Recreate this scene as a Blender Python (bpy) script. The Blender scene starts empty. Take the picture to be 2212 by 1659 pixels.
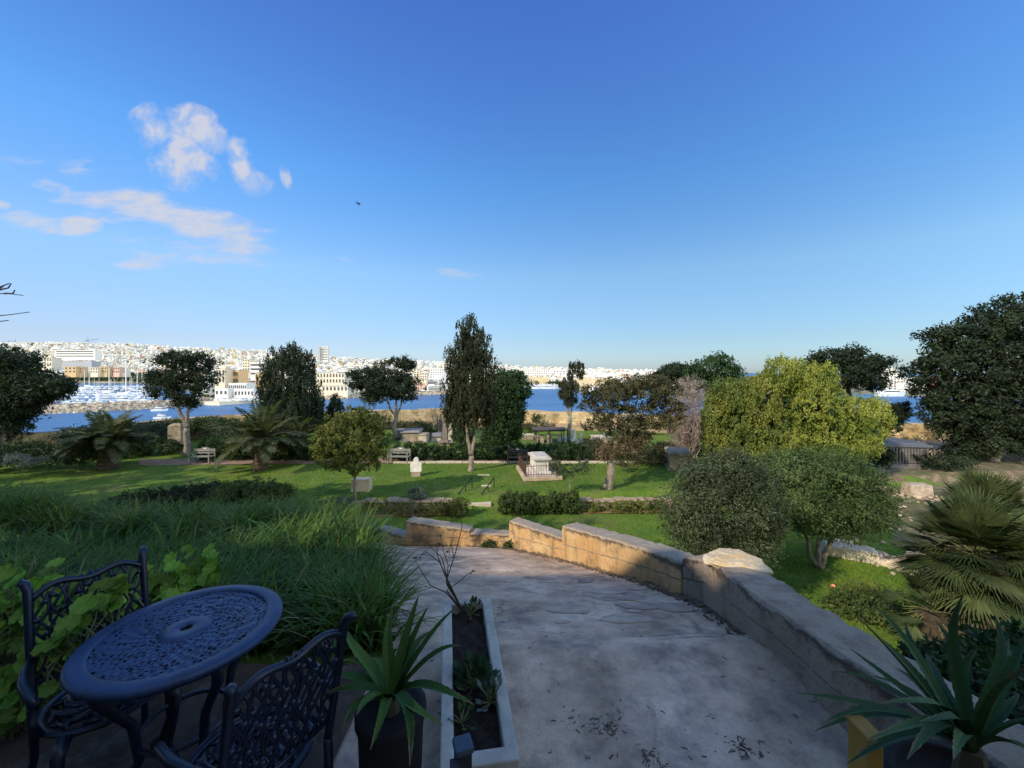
import bpy, math, random
import numpy as np
from mathutils import Vector, Matrix
R = math.radians
rng = random.Random(7)
sc = bpy.context.scene
col = sc.collection

# ------------------------------------------------------------------ camera
CAMZ, FPX, HOR = 1.75, 872.0, 803.0
cam = bpy.data.cameras.new("camera"); camo = bpy.data.objects.new("camera", cam); col.objects.link(camo)
camo.location = (0, 0, CAMZ); camo.rotation_euler = (R(90), 0, 0)
cam.sensor_width = 36; cam.lens = 36 * FPX / 2212; cam.shift_y = -(829.5 - HOR) / 2212
cam.clip_start = .05; cam.clip_end = 20000
sc.camera = camo

# ------------------------------------------------------------------ light
SUN_AZ, SUN_EL = R(50), R(33)
L = Vector((math.sin(SUN_AZ) * math.cos(SUN_EL), math.cos(SUN_AZ) * math.cos(SUN_EL), -math.sin(SUN_EL)))
sl = bpy.data.lights.new("sun", 'SUN'); sl.energy = 2.7; sl.angle = R(.55); sl.color = (1, .88, .70)
slo = bpy.data.objects.new("sun", sl); col.objects.link(slo); slo.rotation_euler = L.to_track_quat('-Z', 'Y').to_euler()
sc.view_settings.view_transform = 'Standard'; sc.view_settings.look = 'None'; sc.view_settings.gamma = 1
sc.view_settings.exposure = 0.75
sc.cycles.max_bounces = 6; sc.cycles.diffuse_bounces = 3; sc.cycles.transparent_max_bounces = 6
sc.cycles.caustics_reflective = False; sc.cycles.caustics_refractive = False

def N(nt, t, **kw):
    n = nt.nodes.new(t)
    for k, v in kw.items():
        if k.startswith('i_'):
            n.inputs[k[2:].replace('_', ' ')].default_value = v
        else:
            setattr(n, k, v)
    return n
def mth(nt, op, a, b=None, c=None, clamp=False):
    n = nt.nodes.new('ShaderNodeMath'); n.operation = op; n.use_clamp = clamp
    for i, x in enumerate((a, b, c)):
        if x is None: continue
        if isinstance(x, (int, float)): n.inputs[i].default_value = x
        else: nt.links.new(x, n.inputs[i])
    return n.outputs[0]

# ------------------------------------------------------------------ sky and clouds (world directions)
w = bpy.data.worlds.new("World"); sc.world = w; w.use_nodes = True
nt = w.node_tree; nt.nodes.clear()
out = N(nt, 'ShaderNodeOutputWorld'); bg = N(nt, 'ShaderNodeBackground'); bg.inputs[1].default_value = .15
sky = N(nt, 'ShaderNodeTexSky', sky_type='NISHITA', sun_disc=False, sun_elevation=SUN_EL, sun_rotation=R(130),
        altitude=0, air_density=1.0, dust_density=.3, ozone_density=3.2)
nt.links.new(bg.outputs[0], out.inputs[0])
tc = N(nt, 'ShaderNodeTexCoord'); sx = N(nt, 'ShaderNodeSeparateXYZ'); nt.links.new(tc.outputs['Generated'], sx.inputs[0])
dy = mth(nt, 'MAXIMUM', sx.outputs[1], .02)
px = mth(nt, 'DIVIDE', sx.outputs[0], dy); pz = mth(nt, 'DIVIDE', sx.outputs[2], dy)
cb = N(nt, 'ShaderNodeCombineXYZ'); nt.links.new(px, cb.inputs[0]); nt.links.new(pz, cb.inputs[1])
nz = N(nt, 'ShaderNodeTexNoise', noise_dimensions='2D'); nz.inputs['Scale'].default_value = 11; nz.inputs['Detail'].default_value = 8; nz.inputs['Roughness'].default_value = .62
nt.links.new(cb.outputs[0], nz.inputs['Vector'])
mp = N(nt, 'ShaderNodeMapping'); mp.inputs['Scale'].default_value = (1, 3.2, 1); mp.inputs['Rotation'].default_value = (0, 0, R(9)); nt.links.new(cb.outputs[0], mp.inputs[0])
nz2 = N(nt, 'ShaderNodeTexNoise', noise_dimensions='2D'); nz2.inputs['Scale'].default_value = 7; nz2.inputs['Detail'].default_value = 5; nz2.inputs['Roughness'].default_value = .55
nt.links.new(mp.outputs[0], nz2.inputs['Vector'])
def ell(cx, cy, rx, ry, rot, strength):
    x0, z0 = (cx - 1106) / FPX, (HOR - cy) / FPX
    a = R(rot); ca, sa = math.cos(a), math.sin(a)
    dx = mth(nt, 'SUBTRACT', px, x0); dz = mth(nt, 'SUBTRACT', pz, z0)
    u = mth(nt, 'MULTIPLY', mth(nt, 'MULTIPLY_ADD', dz, sa, mth(nt, 'MULTIPLY', dx, ca)), FPX / rx)
    v = mth(nt, 'MULTIPLY', mth(nt, 'MULTIPLY_ADD', dx, -sa, mth(nt, 'MULTIPLY', dz, ca)), FPX / ry)
    d = mth(nt, 'SQRT', mth(nt, 'MULTIPLY_ADD', u, u, mth(nt, 'MULTIPLY', v, v)))
    return mth(nt, 'MULTIPLY', mth(nt, 'SUBTRACT', 1.15, d, clamp=True), strength)
def fold(lst):
    o = lst[0]
    for x in lst[1:]: o = mth(nt, 'MAXIMUM', o, x)
    return o
puff = fold([ell(335, 275, 62, 52, -20, .8), ell(408, 270, 85, 48, -15, .95), ell(400, 350, 78, 62, 0, 1.05), ell(455, 300, 45, 45, 0, .9),
             ell(518, 345, 30, 66, 18, .75), ell(555, 400, 50, 30, -30, .55), ell(618, 385, 14, 42, 15, .26)])
strm = fold([ell(300, 428, 120, 26, -6, .7), ell(340, 462, 230, 36, -8, .85), ell(450, 492, 165, 36, -6, .8), ell(75, 480, 82, 24, -4, .85),
             ell(165, 487, 60, 24, -4, .9), ell(480, 530, 140, 22, -6, .5), ell(330, 572, 110, 18, 0, .42), ell(100, 395, 62, 20, -20, .42),
             ell(-5, 437, 30, 14, -15, .6), ell(990, 592, 70, 13, -8, .3), ell(1572, 711, 26, 9, 0, .32), ell(760, 560, 40, 10, -10, .2), ell(160, 360, 200, 50, -5, .16), ell(400, 540, 320, 60, -4, .18)])
def cloudmask(e, nn, k, off):
    q = mth(nt, 'ADD', e, mth(nt, 'MULTIPLY', mth(nt, 'SUBTRACT', nn, .5), k))
    q = mth(nt, 'MULTIPLY', q, mth(nt, 'MULTIPLY', e, 6, clamp=True))
    r = N(nt, 'ShaderNodeMapRange', interpolation_type='SMOOTHSTEP'); nt.links.new(q, r.inputs[0]); r.inputs[1].default_value = off; r.inputs[2].default_value = off + .95
    return r.outputs[0]
m1 = cloudmask(mth(nt, 'MULTIPLY', puff, 1.35), nz.outputs[0], 2.5, .04); m2 = cloudmask(mth(nt, 'MULTIPLY', strm, 1.2), nz2.outputs[0], 2.1, .03)
nz3 = N(nt, 'ShaderNodeTexNoise', noise_dimensions='2D'); nz3.inputs['Scale'].default_value = 26; nz3.inputs['Detail'].default_value = 9; nz3.inputs['Roughness'].default_value = .65; nt.links.new(mp.outputs[0], nz3.inputs['Vector'])
wsp = N(nt, 'ShaderNodeMapRange'); nt.links.new(nz3.outputs[0], wsp.inputs[0]); wsp.inputs[1].default_value = .3; wsp.inputs[2].default_value = .6; wsp.inputs[3].default_value = .62; wsp.inputs[4].default_value = 1.05
nz4 = N(nt, 'ShaderNodeTexNoise', noise_dimensions='2D'); nz4.inputs['Scale'].default_value = 15; nz4.inputs['Detail'].default_value = 9; nz4.inputs['Roughness'].default_value = .6; nz4.inputs['Distortion'].default_value = .4; nt.links.new(cb.outputs[0], nz4.inputs['Vector'])
wsq = N(nt, 'ShaderNodeMapRange', interpolation_type='SMOOTHSTEP'); nt.links.new(nz4.outputs[0], wsq.inputs[0]); wsq.inputs[1].default_value = .36; wsq.inputs[2].default_value = .56; wsq.inputs[3].default_value = .48; wsq.inputs[4].default_value = 1.0
msk = mth(nt, 'MULTIPLY', mth(nt, 'MAXIMUM', mth(nt, 'MULTIPLY', m1, wsq.outputs[0]), mth(nt, 'MULTIPLY', m2, wsp.outputs[0])), .9)
cr = N(nt, 'ShaderNodeMix', data_type='RGBA'); nt.links.new(msk, cr.inputs[0])
hs = N(nt, 'ShaderNodeHueSaturation'); hs.inputs['Saturation'].default_value = 1.12; hs.inputs['Hue'].default_value = .507; nt.links.new(sky.outputs[0], hs.inputs['Color'])
# clear sky graded by height; unseen zenith and back boosted to fill the shade
rp_ = N(nt, 'ShaderNodeValToRGB'); nt.links.new(sx.outputs[2], rp_.inputs[0])
stops = [(0.0, (.36, .40, .60)), (.07, (.45, .455, .53)), (.227, (.72, .74, .68)), (.42, (.55, .82, .89)), (.67, (.54, .72, 1.0)), (.73, (.62, .75, 1.0)), (.86, (1.6, 1.45, 1.25)), (1.0, (2.1, 1.8, 1.45))]
el_ = rp_.color_ramp.elements
while len(el_) < len(stops): el_.new(.5)
for e_, (p_, c_) in zip(el_, stops): e_.position = p_
for e_, (p_, c_) in zip(el_, stops): e_.color = (*c_, 1)
bk = N(nt, 'ShaderNodeMapRange', interpolation_type='SMOOTHSTEP'); nt.links.new(sx.outputs[1], bk.inputs[0]); bk.inputs[1].default_value = .05; bk.inputs[2].default_value = -.35
bm = N(nt, 'ShaderNodeMix', data_type='RGBA'); nt.links.new(bk.outputs[0], bm.inputs[0]); nt.links.new(rp_.outputs[0], bm.inputs[6]); bm.inputs[7].default_value = (2.1, 1.7, 1.25, 1)
sm_ = N(nt, 'ShaderNodeMix', data_type='RGBA', blend_type='MULTIPLY'); sm_.inputs[0].default_value = 1; nt.links.new(hs.outputs[0], sm_.inputs[6]); nt.links.new(bm.outputs[2], sm_.inputs[7])
# left-right tint painted into the low sky evens out its two sides
xr = N(nt, 'ShaderNodeMapRange'); nt.links.new(sx.outputs[0], xr.inputs[0]); xr.inputs[1].default_value = -.75; xr.inputs[2].default_value = .75
xm = N(nt, 'ShaderNodeMix', data_type='RGBA'); nt.links.new(xr.outputs[0], xm.inputs[0]); xm.inputs[6].default_value = (.76, .74, .78, 1); xm.inputs[7].default_value = (1.08, 1.24, 1.22, 1)
zr = N(nt, 'ShaderNodeMapRange'); nt.links.new(sx.outputs[2], zr.inputs[0]); zr.inputs[1].default_value = .06; zr.inputs[2].default_value = .42
xz = N(nt, 'ShaderNodeMix', data_type='RGBA'); nt.links.new(zr.outputs[0], xz.inputs[0]); nt.links.new(xm.outputs[2], xz.inputs[6]); xz.inputs[7].default_value = (1, 1, 1, 1)
sn_ = N(nt, 'ShaderNodeMix', data_type='RGBA', blend_type='MULTIPLY'); sn_.inputs[0].default_value = 1; nt.links.new(sm_.outputs[2], sn_.inputs[6]); nt.links.new(xz.outputs[2], sn_.inputs[7])
nt.links.new(sn_.outputs[2], cr.inputs[6]); cr.inputs[7].default_value = (2.6, 2.65, 3.0, 1)
nt.links.new(cr.outputs[2], bg.inputs[0])

# ------------------------------------------------------------------ helpers
def P(u, v, Y): return Vector(((u - 1106) / FPX * Y, Y, CAMZ - (v - HOR) / FPX * Y))
def G(u, v, z):
    Y = FPX * (CAMZ - z) / (v - HOR)
    return Vector(((u - 1106) / FPX * Y, Y, z))

MATS = {}
def mat(name, c, rough=.8, c2=None, scale=3, bump=0, bscale=30, spec=.3, metal=0, detail=5, island=0, trans=0, contrast=(.35, .65), c3=None, s3=1.0, coord='Object', coat=0):
    if name in MATS: return MATS[name]
    m = bpy.data.materials.new(name); m.use_nodes = True; t = m.node_tree
    b = t.nodes['Principled BSDF']; b.inputs['Roughness'].default_value = rough; b.inputs['Metallic'].default_value = metal
    b.inputs['Specular IOR Level'].default_value = spec
    if coat: b.inputs['Coat Weight'].default_value = coat
    tcn = N(t, 'ShaderNodeTexCoord')
    co = tcn.outputs[coord]
    if coord == 'World': pass
    colr = None
    base = (*c, 1)
    if c2 is not None:
        n = N(t, 'ShaderNodeTexNoise'); n.inputs['Scale'].default_value = scale; n.inputs['Detail'].default_value = detail; t.links.new(co, n.inputs['Vector'])
        r = N(t, 'ShaderNodeMapRange'); t.links.new(n.outputs[0], r.inputs[0]); r.inputs[1].default_value = contrast[0]; r.inputs[2].default_value = contrast[1]
        mx = N(t, 'ShaderNodeMix', data_type='RGBA'); t.links.new(r.outputs[0], mx.inputs[0]); mx.inputs[6].default_value = base; mx.inputs[7].default_value = (*c2, 1)
        colr = mx.outputs[2]
        if c3 is not None:
            n3 = N(t, 'ShaderNodeTexNoise'); n3.inputs['Scale'].default_value = s3; n3.inputs['Detail'].default_value = 8; n3.inputs['Roughness'].default_value = .7; t.links.new(co, n3.inputs['Vector'])
            r3 = N(t, 'ShaderNodeMapRange'); t.links.new(n3.outputs[0], r3.inputs[0]); r3.inputs[1].default_value = .5; r3.inputs[2].default_value = .68
            m3 = N(t, 'ShaderNodeMix', data_type='RGBA'); t.links.new(r3.outputs[0], m3.inputs[0]); t.links.new(colr, m3.inputs[6]); m3.inputs[7].default_value = (*c3, 1)
            colr = m3.outputs[2]
    if island:
        g = N(t, 'ShaderNodeNewGeometry'); h = N(t, 'ShaderNodeHueSaturation')
        v = mth(t, 'MULTIPLY_ADD', g.outputs['Random Per Island'], island, 1 - island / 2)
        hu = mth(t, 'MULTIPLY_ADD', g.outputs['Random Per Island'], .03, .485)
        t.links.new(v, h.inputs['Value']); t.links.new(hu, h.inputs['Hue'])
        if colr: t.links.new(colr, h.inputs['Color'])
        else: h.inputs['Color'].default_value = base
        colr = h.outputs[0]
    if colr: t.links.new(colr, b.inputs['Base Color'])
    else: b.inputs['Base Color'].default_value = base
    if bump:
        n2 = N(t, 'ShaderNodeTexNoise'); n2.inputs['Scale'].default_value = bscale; n2.inputs['Detail'].default_value = 8; n2.inputs['Roughness'].default_value = .65; t.links.new(co, n2.inputs['Vector'])
        bp = N(t, 'ShaderNodeBump'); bp.inputs['Strength'].default_value = bump; bp.inputs['Distance'].default_value = .05; t.links.new(n2.outputs[0], bp.inputs['Height']); t.links.new(bp.outputs[0], b.inputs['Normal'])
    if trans:
        tr = N(t, 'ShaderNodeBsdfTranslucent'); ms = N(t, 'ShaderNodeMixShader'); ms.inputs[0].default_value = trans
        if colr:
            bc = N(t, 'ShaderNodeMix', data_type='RGBA', blend_type='MULTIPLY'); bc.inputs[0].default_value = 1; t.links.new(colr, bc.inputs[6]); bc.inputs[7].default_value = (1.5, 1.6, .7, 1)
            t.links.new(bc.outputs[2], tr.inputs[0])
        else: tr.inputs[0].default_value = base
        t.links.new(b.outputs[0], ms.inputs[1]); t.links.new(tr.outputs[0], ms.inputs[2]); t.links.new(ms.outputs[0], t.nodes['Material Output'].inputs[0])
    MATS[name] = m
    return m

class MB:
    def __init__(s): s.v = []; s.f = []; s.m = []
    def add(s, vs, fs, mi=0):
        o = len(s.v); s.v += [tuple(x) for x in vs]
        for f in fs: s.f.append(tuple(i + o for i in f)); s.m.append(mi)
    def box(s, c, sz, rz=0, mi=0, top=1.0, M=None):
        hx, hy, hz = sz[0] / 2, sz[1] / 2, sz[2]
        vs = []
        for z, k in ((0, 1), (hz, top)):
            for x, y in ((-hx, -hy), (hx, -hy), (hx, hy), (-hx, hy)):
                x2, y2 = x * k, y * k
                vs.append(Vector((c[0] + x2 * math.cos(rz) - y2 * math.sin(rz), c[1] + x2 * math.sin(rz) + y2 * math.cos(rz), c[2] + z)))
        if M: vs = [M @ v for v in vs]
        s.add(vs, [(3, 2, 1, 0), (4, 5, 6, 7), (0, 1, 5, 4), (1, 2, 6, 5), (2, 3, 7, 6), (3, 0, 4, 7)], mi)
        return s
    def tube(s, pts, rad, n=6, mi=0, cap=True):
        pts = [Vector(p) for p in pts]
        if not hasattr(rad, '__len__'): rad = [rad] * len(pts)
        vs = []; fs = []
        up = Vector((.3, .2, 1)).normalized(); prev = None
        for i, p in enumerate(pts):
            d = (pts[min(i + 1, len(pts) - 1)] - pts[max(i - 1, 0)]).normalized()
            if prev is None:
                a = d.cross(Vector((0, 0, 1)) if abs(d.z) < .9 else Vector((1, 0, 0))).normalized()
            else:
                a = (prev - d * prev.dot(d)).normalized()
            prev = a; b = d.cross(a)
            for k in range(n):
                t = 2 * math.pi * k / n
                vs.append(p + (a * math.cos(t) + b * math.sin(t)) * rad[i])
        for i in range(len(pts) - 1):
            for k in range(n):
                fs.append((i * n + k, i * n + (k + 1) % n, (i + 1) * n + (k + 1) % n, (i + 1) * n + k))
        if cap:
            fs.append(tuple(range(n))[::-1]); fs.append(tuple((len(pts) - 1) * n + k for k in range(n)))
        s.add(vs, fs, mi); return s
    def prism(s, poly, z0, z1, mi=0):
        n = len(poly); vs = [(x, y, z0) for x, y in poly] + [(x, y, z1) for x, y in poly]
        s.add(vs, [tuple(range(n))[::-1], tuple(range(n, 2 * n))] + [(i, (i + 1) % n, n + (i + 1) % n, n + i) for i in range(n)], mi); return s
    def lathe(s, prof, c, n=16, mi=0):
        vs = []; fs = []
        for r, z in prof:
            for k in range(n):
                t = 2 * math.pi * k / n; vs.append((c[0] + r * math.cos(t), c[1] + r * math.sin(t), c[2] + z))
        for i in range(len(prof) - 1):
            for k in range(n): fs.append((i * n + k, i * n + (k + 1) % n, (i + 1) * n + (k + 1) % n, (i + 1) * n + k))
        fs.append(tuple(range(n))[::-1]); fs.append(tuple((len(prof) - 1) * n + k for k in range(n)))
        s.add(vs, fs, mi); return s
    def build(s, name, mats, parent=None, smooth=False, bevel=0, loc=None):
        me = bpy.data.meshes.new(name)
        vs = s.v
        if parent is not None:
            pl = parent.matrix_basis if parent.parent is None else parent.parent.matrix_basis @ parent.matrix_basis
            inv = pl.inverted(); vs = [tuple(inv @ Vector(v)) for v in vs]
        elif loc is not None:
            vs = [(v[0] - loc[0], v[1] - loc[1], v[2] - loc[2]) for v in vs]
        me.from_pydata(vs, [], s.f)
        if not isinstance(mats, (list, tuple)): mats = [mats]
        for m in mats: me.materials.append(m)
        if len(mats) > 1: me.polygons.foreach_set('material_index', s.m)
        if smooth: me.polygons.foreach_set('use_smooth', [True] * len(me.polygons))
        me.update()
        o = bpy.data.objects.new(name, me); col.objects.link(o)
        if parent is not None: o.parent = parent
        elif loc is not None: o.location = loc
        if bevel:
            bv = o.modifiers.new('bevel', 'BEVEL'); bv.width = bevel; bv.segments = 2; bv.limit_method = 'ANGLE'
        return o

def thing(name, label, cat, loc=(0, 0, 0), group=None, rz=0):
    o = bpy.data.objects.new(name, None); col.objects.link(o); o.empty_display_size = .1
    o.location = loc; o.rotation_euler = (0, 0, rz)
    o.matrix_basis = Matrix.Translation(Vector(loc)) @ Matrix.Rotation(rz, 4, 'Z')
    o['label'] = label; o['category'] = cat
    if group: o['group'] = group
    return o
def tag(o, label, cat, group=None):
    o['label'] = label; o['category'] = cat
    if group: o['group'] = group
    return o
def struct(o, kind='structure'):
    o['kind'] = kind; return o
def stuff(o, label, cat):
    o['kind'] = 'stuff'; o['label'] = label; o['category'] = cat; return o

def mesh_np(name, V, Fq, m, parent=None, smooth=False):
    me = bpy.data.meshes.new(name)
    V = np.asarray(V, dtype=np.float32)
    if parent is not None:
        V = V - np.array(parent.location, dtype=np.float32)
    nf, k = Fq.shape
    me.vertices.add(len(V)); me.vertices.foreach_set('co', V.ravel())
    me.loops.add(nf * k); me.loops.foreach_set('vertex_index', Fq.ravel().astype(np.int32))
    me.polygons.add(nf); me.polygons.foreach_set('loop_start', np.arange(0, nf * k, k, dtype=np.int32))
    if smooth: me.polygons.foreach_set('use_smooth', np.ones(nf, dtype=bool))
    me.update(calc_edges=True); me.validate()
    me.materials.append(m)
    o = bpy.data.objects.new(name, me); col.objects.link(o)
    if parent is not None: o.parent = parent
    return o

def unit(a): return a / np.maximum(np.linalg.norm(a, axis=1, keepdims=True), 1e-9)
def leaves_np(C, axis, side, ln, wd):
    """rhombic leaves: centre C, long axis, side axis"""
    n = len(C); ln = ln[:, None] if hasattr(ln, '__len__') else ln; wd = wd[:, None] if hasattr(wd, '__len__') else wd
    a = C - axis * ln * .5; b = C + side * wd * .5 - axis * ln * .05; c = C + axis * ln * .5; d = C - side * wd * .5 - axis * ln * .05
    V = np.stack([a, b, c, d], 1).reshape(-1, 3)
    return V, np.arange(4 * n).reshape(n, 4)

def crown(name, lobes, nclump, per, rc, leaf, m, parent, seed=1, stretch=(1, 1, 1), axis=None, shell=.55, flat=0.0, low=None, aspect=.55, rcj=.4, axj=.9):
    """lobes: (x,y,z,rx,ry,rz). leaf clumps spread through the outer volume of the lobes"""
    g = np.random.default_rng(seed)
    lb = np.array(lobes, float); wgt = (lb[:, 3] * lb[:, 4] + lb[:, 3] * lb[:, 5] + lb[:, 4] * lb[:, 5]); wgt /= wgt.sum()
    ix = g.choice(len(lb), nclump, p=wgt)
    d = unit(g.normal(size=(nclump, 3)))
    rr = shell + (1 - shell) * g.random(nclump) ** .6
    wob = 1 + .13 * np.sin(d[:, 0] * 7 + ix * 1.7) * np.cos(d[:, 2] * 6 + ix) + .09 * np.sin(d[:, 1] * 13 + ix * 3)
    cc = lb[ix, :3] + d * lb[ix, 3:6] * (rr * wob)[:, None]
    far = g.random(nclump) < .16; cc[far] = lb[ix[far], :3] + d[far] * lb[ix[far], 3:6] * (1.0 + .24 * g.random(far.sum()))[:, None]
    if low is not None: cc[:, 2] = np.maximum(cc[:, 2], low + .3 * g.random(nclump))
    sc_ = 1 - rcj + 2 * rcj * g.random(nclump)
    C = np.repeat(cc, per, 0); D = np.repeat(d, per, 0); S = np.repeat(sc_, per)
    off = unit(g.normal(size=C.shape)) * (g.random(len(C)) ** .5)[:, None] * rc * np.array(stretch) * S[:, None]
    C = C + off
    if axis is None:
        ax = unit(unit(off) * 1.0 + g.normal(size=C.shape) * axj)
    else:
        ax = unit(np.array(axis) + g.normal(size=C.shape) * axj * .5)
    nr = unit(D + unit(off) * .8 + g.normal(size=C.shape) * .6 + np.array((0, 0, .25)))
    sd = unit(np.cross(ax, nr))
    ln = leaf * (.6 + .8 * g.random(len(C)))
    V, F = leaves_np(C, ax, sd, ln, ln * aspect)
    return mesh_np(name, V, F, m, parent)

def limb(mb, a, b, ra, rb, seed=0, n=7, bow=.08, sides=7):
    g = random.Random(seed); a = Vector(a); b = Vector(b); ln = (b - a).length
    o = Vector((g.uniform(-1, 1), g.uniform(-1, 1), g.uniform(-.3, .3))) * bow * ln
    pts = []; rd = []
    for i in range(n + 1):
        t = i / n; p = a.lerp(b, t) + o * math.sin(t * math.pi) + Vector((g.uniform(-1, 1), g.uniform(-1, 1), 0)) * ra * .25 * (0 < i < n)
        pts.append(p); rd.append(ra + (rb - ra) * t)
    mb.tube(pts, rd, sides)

# ------------------------------------------------------------------ materials
def leafm(name, c, c2, island=.5, trans=.22, scale=1.2, rough=.62, contrast=(.36, .64)): return mat(name, c, rough, c2, scale=scale, island=island, trans=trans, spec=.25, contrast=contrast)
M_bark = mat('bark', (.20, .16, .12), .95, (.33, .28, .22), scale=6, bump=.9, bscale=25)
M_barkp = mat('pale_bark', (.36, .30, .23), .95, (.22, .18, .14), scale=5, bump=.8, bscale=22)
M_cyp = leafm('cypress_leaf', (.022, .030, .012), (.055, .062, .026))
M_dark = leafm('dark_leaf', (.012, .022, .011), (.034, .052, .022))
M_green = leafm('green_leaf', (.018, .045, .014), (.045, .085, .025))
M_pine = leafm('pine_leaf', (.050, .052, .020), (.105, .095, .042))
M_pineb = leafm('dry_leaf', (.12, .085, .045), (.19, .14, .085))
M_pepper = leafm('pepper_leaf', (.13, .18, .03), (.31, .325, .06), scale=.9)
M_peppg = leafm('pepper_green_leaf', (.095, .135, .03), (.24, .25, .05), scale=.8)
M_citrus = leafm('citrus_leaf', (.055, .085, .016), (.17, .18, .040), scale=1.3)
M_olive = leafm('olive_leaf', (.036, .054, .028), (.10, .125, .065), island=.9)
M_oliveg = leafm('olive_green_leaf', (.040, .076, .022), (.115, .16, .055), island=.9)
M_palm = leafm('palm_leaf', (.040, .060, .024), (.12, .13, .06), scale=2)
M_fan = leafm('fan_palm_leaf', (.035, .060, .022), (.10, .125, .048), scale=2)
M_hedge = leafm('hedge_leaf', (.030, .060, .014), (.095, .125, .034), scale=2.5)
M_hedged = leafm('dark_hedge_leaf', (.016, .038, .012), (.045, .075, .022), scale=2)
M_grass = leafm('grass_blade', (.035, .090, .014), (.115, .185, .030), scale=2.2, trans=.35, island=.8)
M_dry = leafm('dry_twig', (.17, .13, .10), (.25, .20, .165), trans=0)
M_grey = leafm('grey_leaf', (.10, .13, .10), (.17, .20, .16))
M_gera = leafm('geranium_leaf', (.10, .20, .02), (.20, .31, .04), scale=9, trans=.25, island=.9)
M_agave = mat('agave_leaf', (.030, .075, .012), .6, (.062, .125, .022), scale=4, spec=.15)
M_agaveb = mat('agave_blue_leaf', (.022, .058, .016), .6, (.042, .092, .028), scale=4, spec=.15)
def objrand(m, lo=.6, hi=1.5):
    t = m.node_tree; b = t.nodes['Principled BSDF']; src = b.inputs['Base Color'].links[0].from_socket; oi = N(t, 'ShaderNodeObjectInfo')
    h = N(t, 'ShaderNodeHueSaturation'); t.links.new(mth(t, 'MULTIPLY_ADD', oi.outputs['Random'], hi - lo, lo), h.inputs['Value']); t.links.new(mth(t, 'MULTIPLY_ADD', oi.outputs['Random'], -.045, .515), h.inputs['Hue']); t.links.new(src, h.inputs['Color'])
    at_ = N(t, 'ShaderNodeAttribute', attribute_name='tip'); n_ = N(t, 'ShaderNodeTexNoise'); n_.inputs['Scale'].default_value = 30; n_.inputs['Detail'].default_value = 5; tcn = N(t, 'ShaderNodeTexCoord'); t.links.new(tcn.outputs['Object'], n_.inputs['Vector'])
    r_ = N(t, 'ShaderNodeMapRange', interpolation_type='SMOOTHSTEP'); t.links.new(mth(t, 'ADD', at_.outputs['Fac'], mth(t, 'MULTIPLY', mth(t, 'SUBTRACT', n_.outputs[0], .5), .5)), r_.inputs[0]); r_.inputs[1].default_value = .72; r_.inputs[2].default_value = .98; r_.inputs[4].default_value = .8
    mx = N(t, 'ShaderNodeMix', data_type='RGBA'); t.links.new(r_.outputs[0], mx.inputs[0]); t.links.new(h.outputs[0], mx.inputs[6]); mx.inputs[7].default_value = (.17, .13, .06, 1); t.links.new(mx.outputs[2], b.inputs['Base Color'])
objrand(M_agave); objrand(M_agaveb)
M_flower = mat('flower_petal', (.75, .28, .12), .6)
M_lime = mat('limestone', (.50, .39, .24), .9, (.60, .50, .34), scale=2.2, bump=.5, bscale=18, c3=(.26, .22, .17), s3=3)
M_limep = mat('pale_limestone', (.62, .55, .43), .9, (.50, .42, .31), scale=5, bump=.4, bscale=20)
M_limew = mat('white_marble', (.78, .75, .68), .8, (.62, .58, .50), scale=4, bump=.2, bscale=20)
M_limeb = mat('weathered_stone', (.27, .22, .16), .92, (.40, .33, .24), scale=3, bump=.6, bscale=16)
M_grst = mat('grey_stone', (.22, .20, .19), .9, (.31, .28, .25), scale=4, bump=.4, bscale=16)
M_iron = mat('rusty_iron', (.07, .042, .030), .7, (.10, .055, .035), scale=12)
M_black = mat('black_metal', (.012, .013, .015), .45, spec=.5)
M_soil = mat('soil', (.035, .024, .017), .97, (.075, .052, .036), scale=25, bump=1, bscale=60)

# ------------------------------------------------------------------ terrain
SLOPE = .30
def RP(u, v):          # a point on the sloping ramp
    k = (v - HOR) / FPX; Y = (CAMZ - SLOPE * 2.5) / (k - SLOPE)
    return ((u - 1106) / FPX * Y, Y)
LN, LF, SEA = -4.2, -3.8, -27.25
WPTS = [(1.66, .3), (1.66, 1.6), (1.64, 2.58)] + [RP(1535, 1312), RP(1474, 1290), RP(1420, 1270), RP(1330, 1243), RP(1216, 1211), RP(1100, 1185), RP(1014, 1181), RP(877, 1181), RP(804, 1172)] + [(-3.9, 10.2), (-6.5, 13)]
def wall_side(x, y):
    """signed distance to the parapet line: >0 on the lawn side"""
    best = 1e9; sg = 1
    for (x0, y0), (x1, y1) in zip(WPTS[:-1], WPTS[1:]):
        dx, dy_ = x1 - x0, y1 - y0; l2 = dx * dx + dy_ * dy_
        t = max(0, min(1, ((x - x0) * dx + (y - y0) * dy_) / l2)); qx, qy = x0 + dx * t, y0 + dy_ * t
        d = math.hypot(x - qx, y - qy)
        if d < best:
            best = d; sg = 1 if (dx * (y - qy) - dy_ * (x - qx)) < 0 else -1
    return best * sg
def sm(t): t = max(0, min(1, t)); return t * t * (3 - 2 * t)
def bank(y, x=0):
    if y < 2.5: return 0
    if y < 8.6: return -SLOPE * (y - 2.5)
    return -1.83 + (-4.2 + 1.83) * sm((y - 8.6) / 3.2)
BAST = [(-70, 12), (-40, 19), (-30, 26), (-26, 36), (-8, 42), (4, 39.5), (18, 33.5), (45, 25), (80, 14)]
def bast_y(x):
    for (x0, y0), (x1, y1) in zip(BAST[:-1], BAST[1:]):
        if x0 <= x <= x1: return y0 + (y1 - y0) * (x - x0) / (x1 - x0)
    return 10
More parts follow.
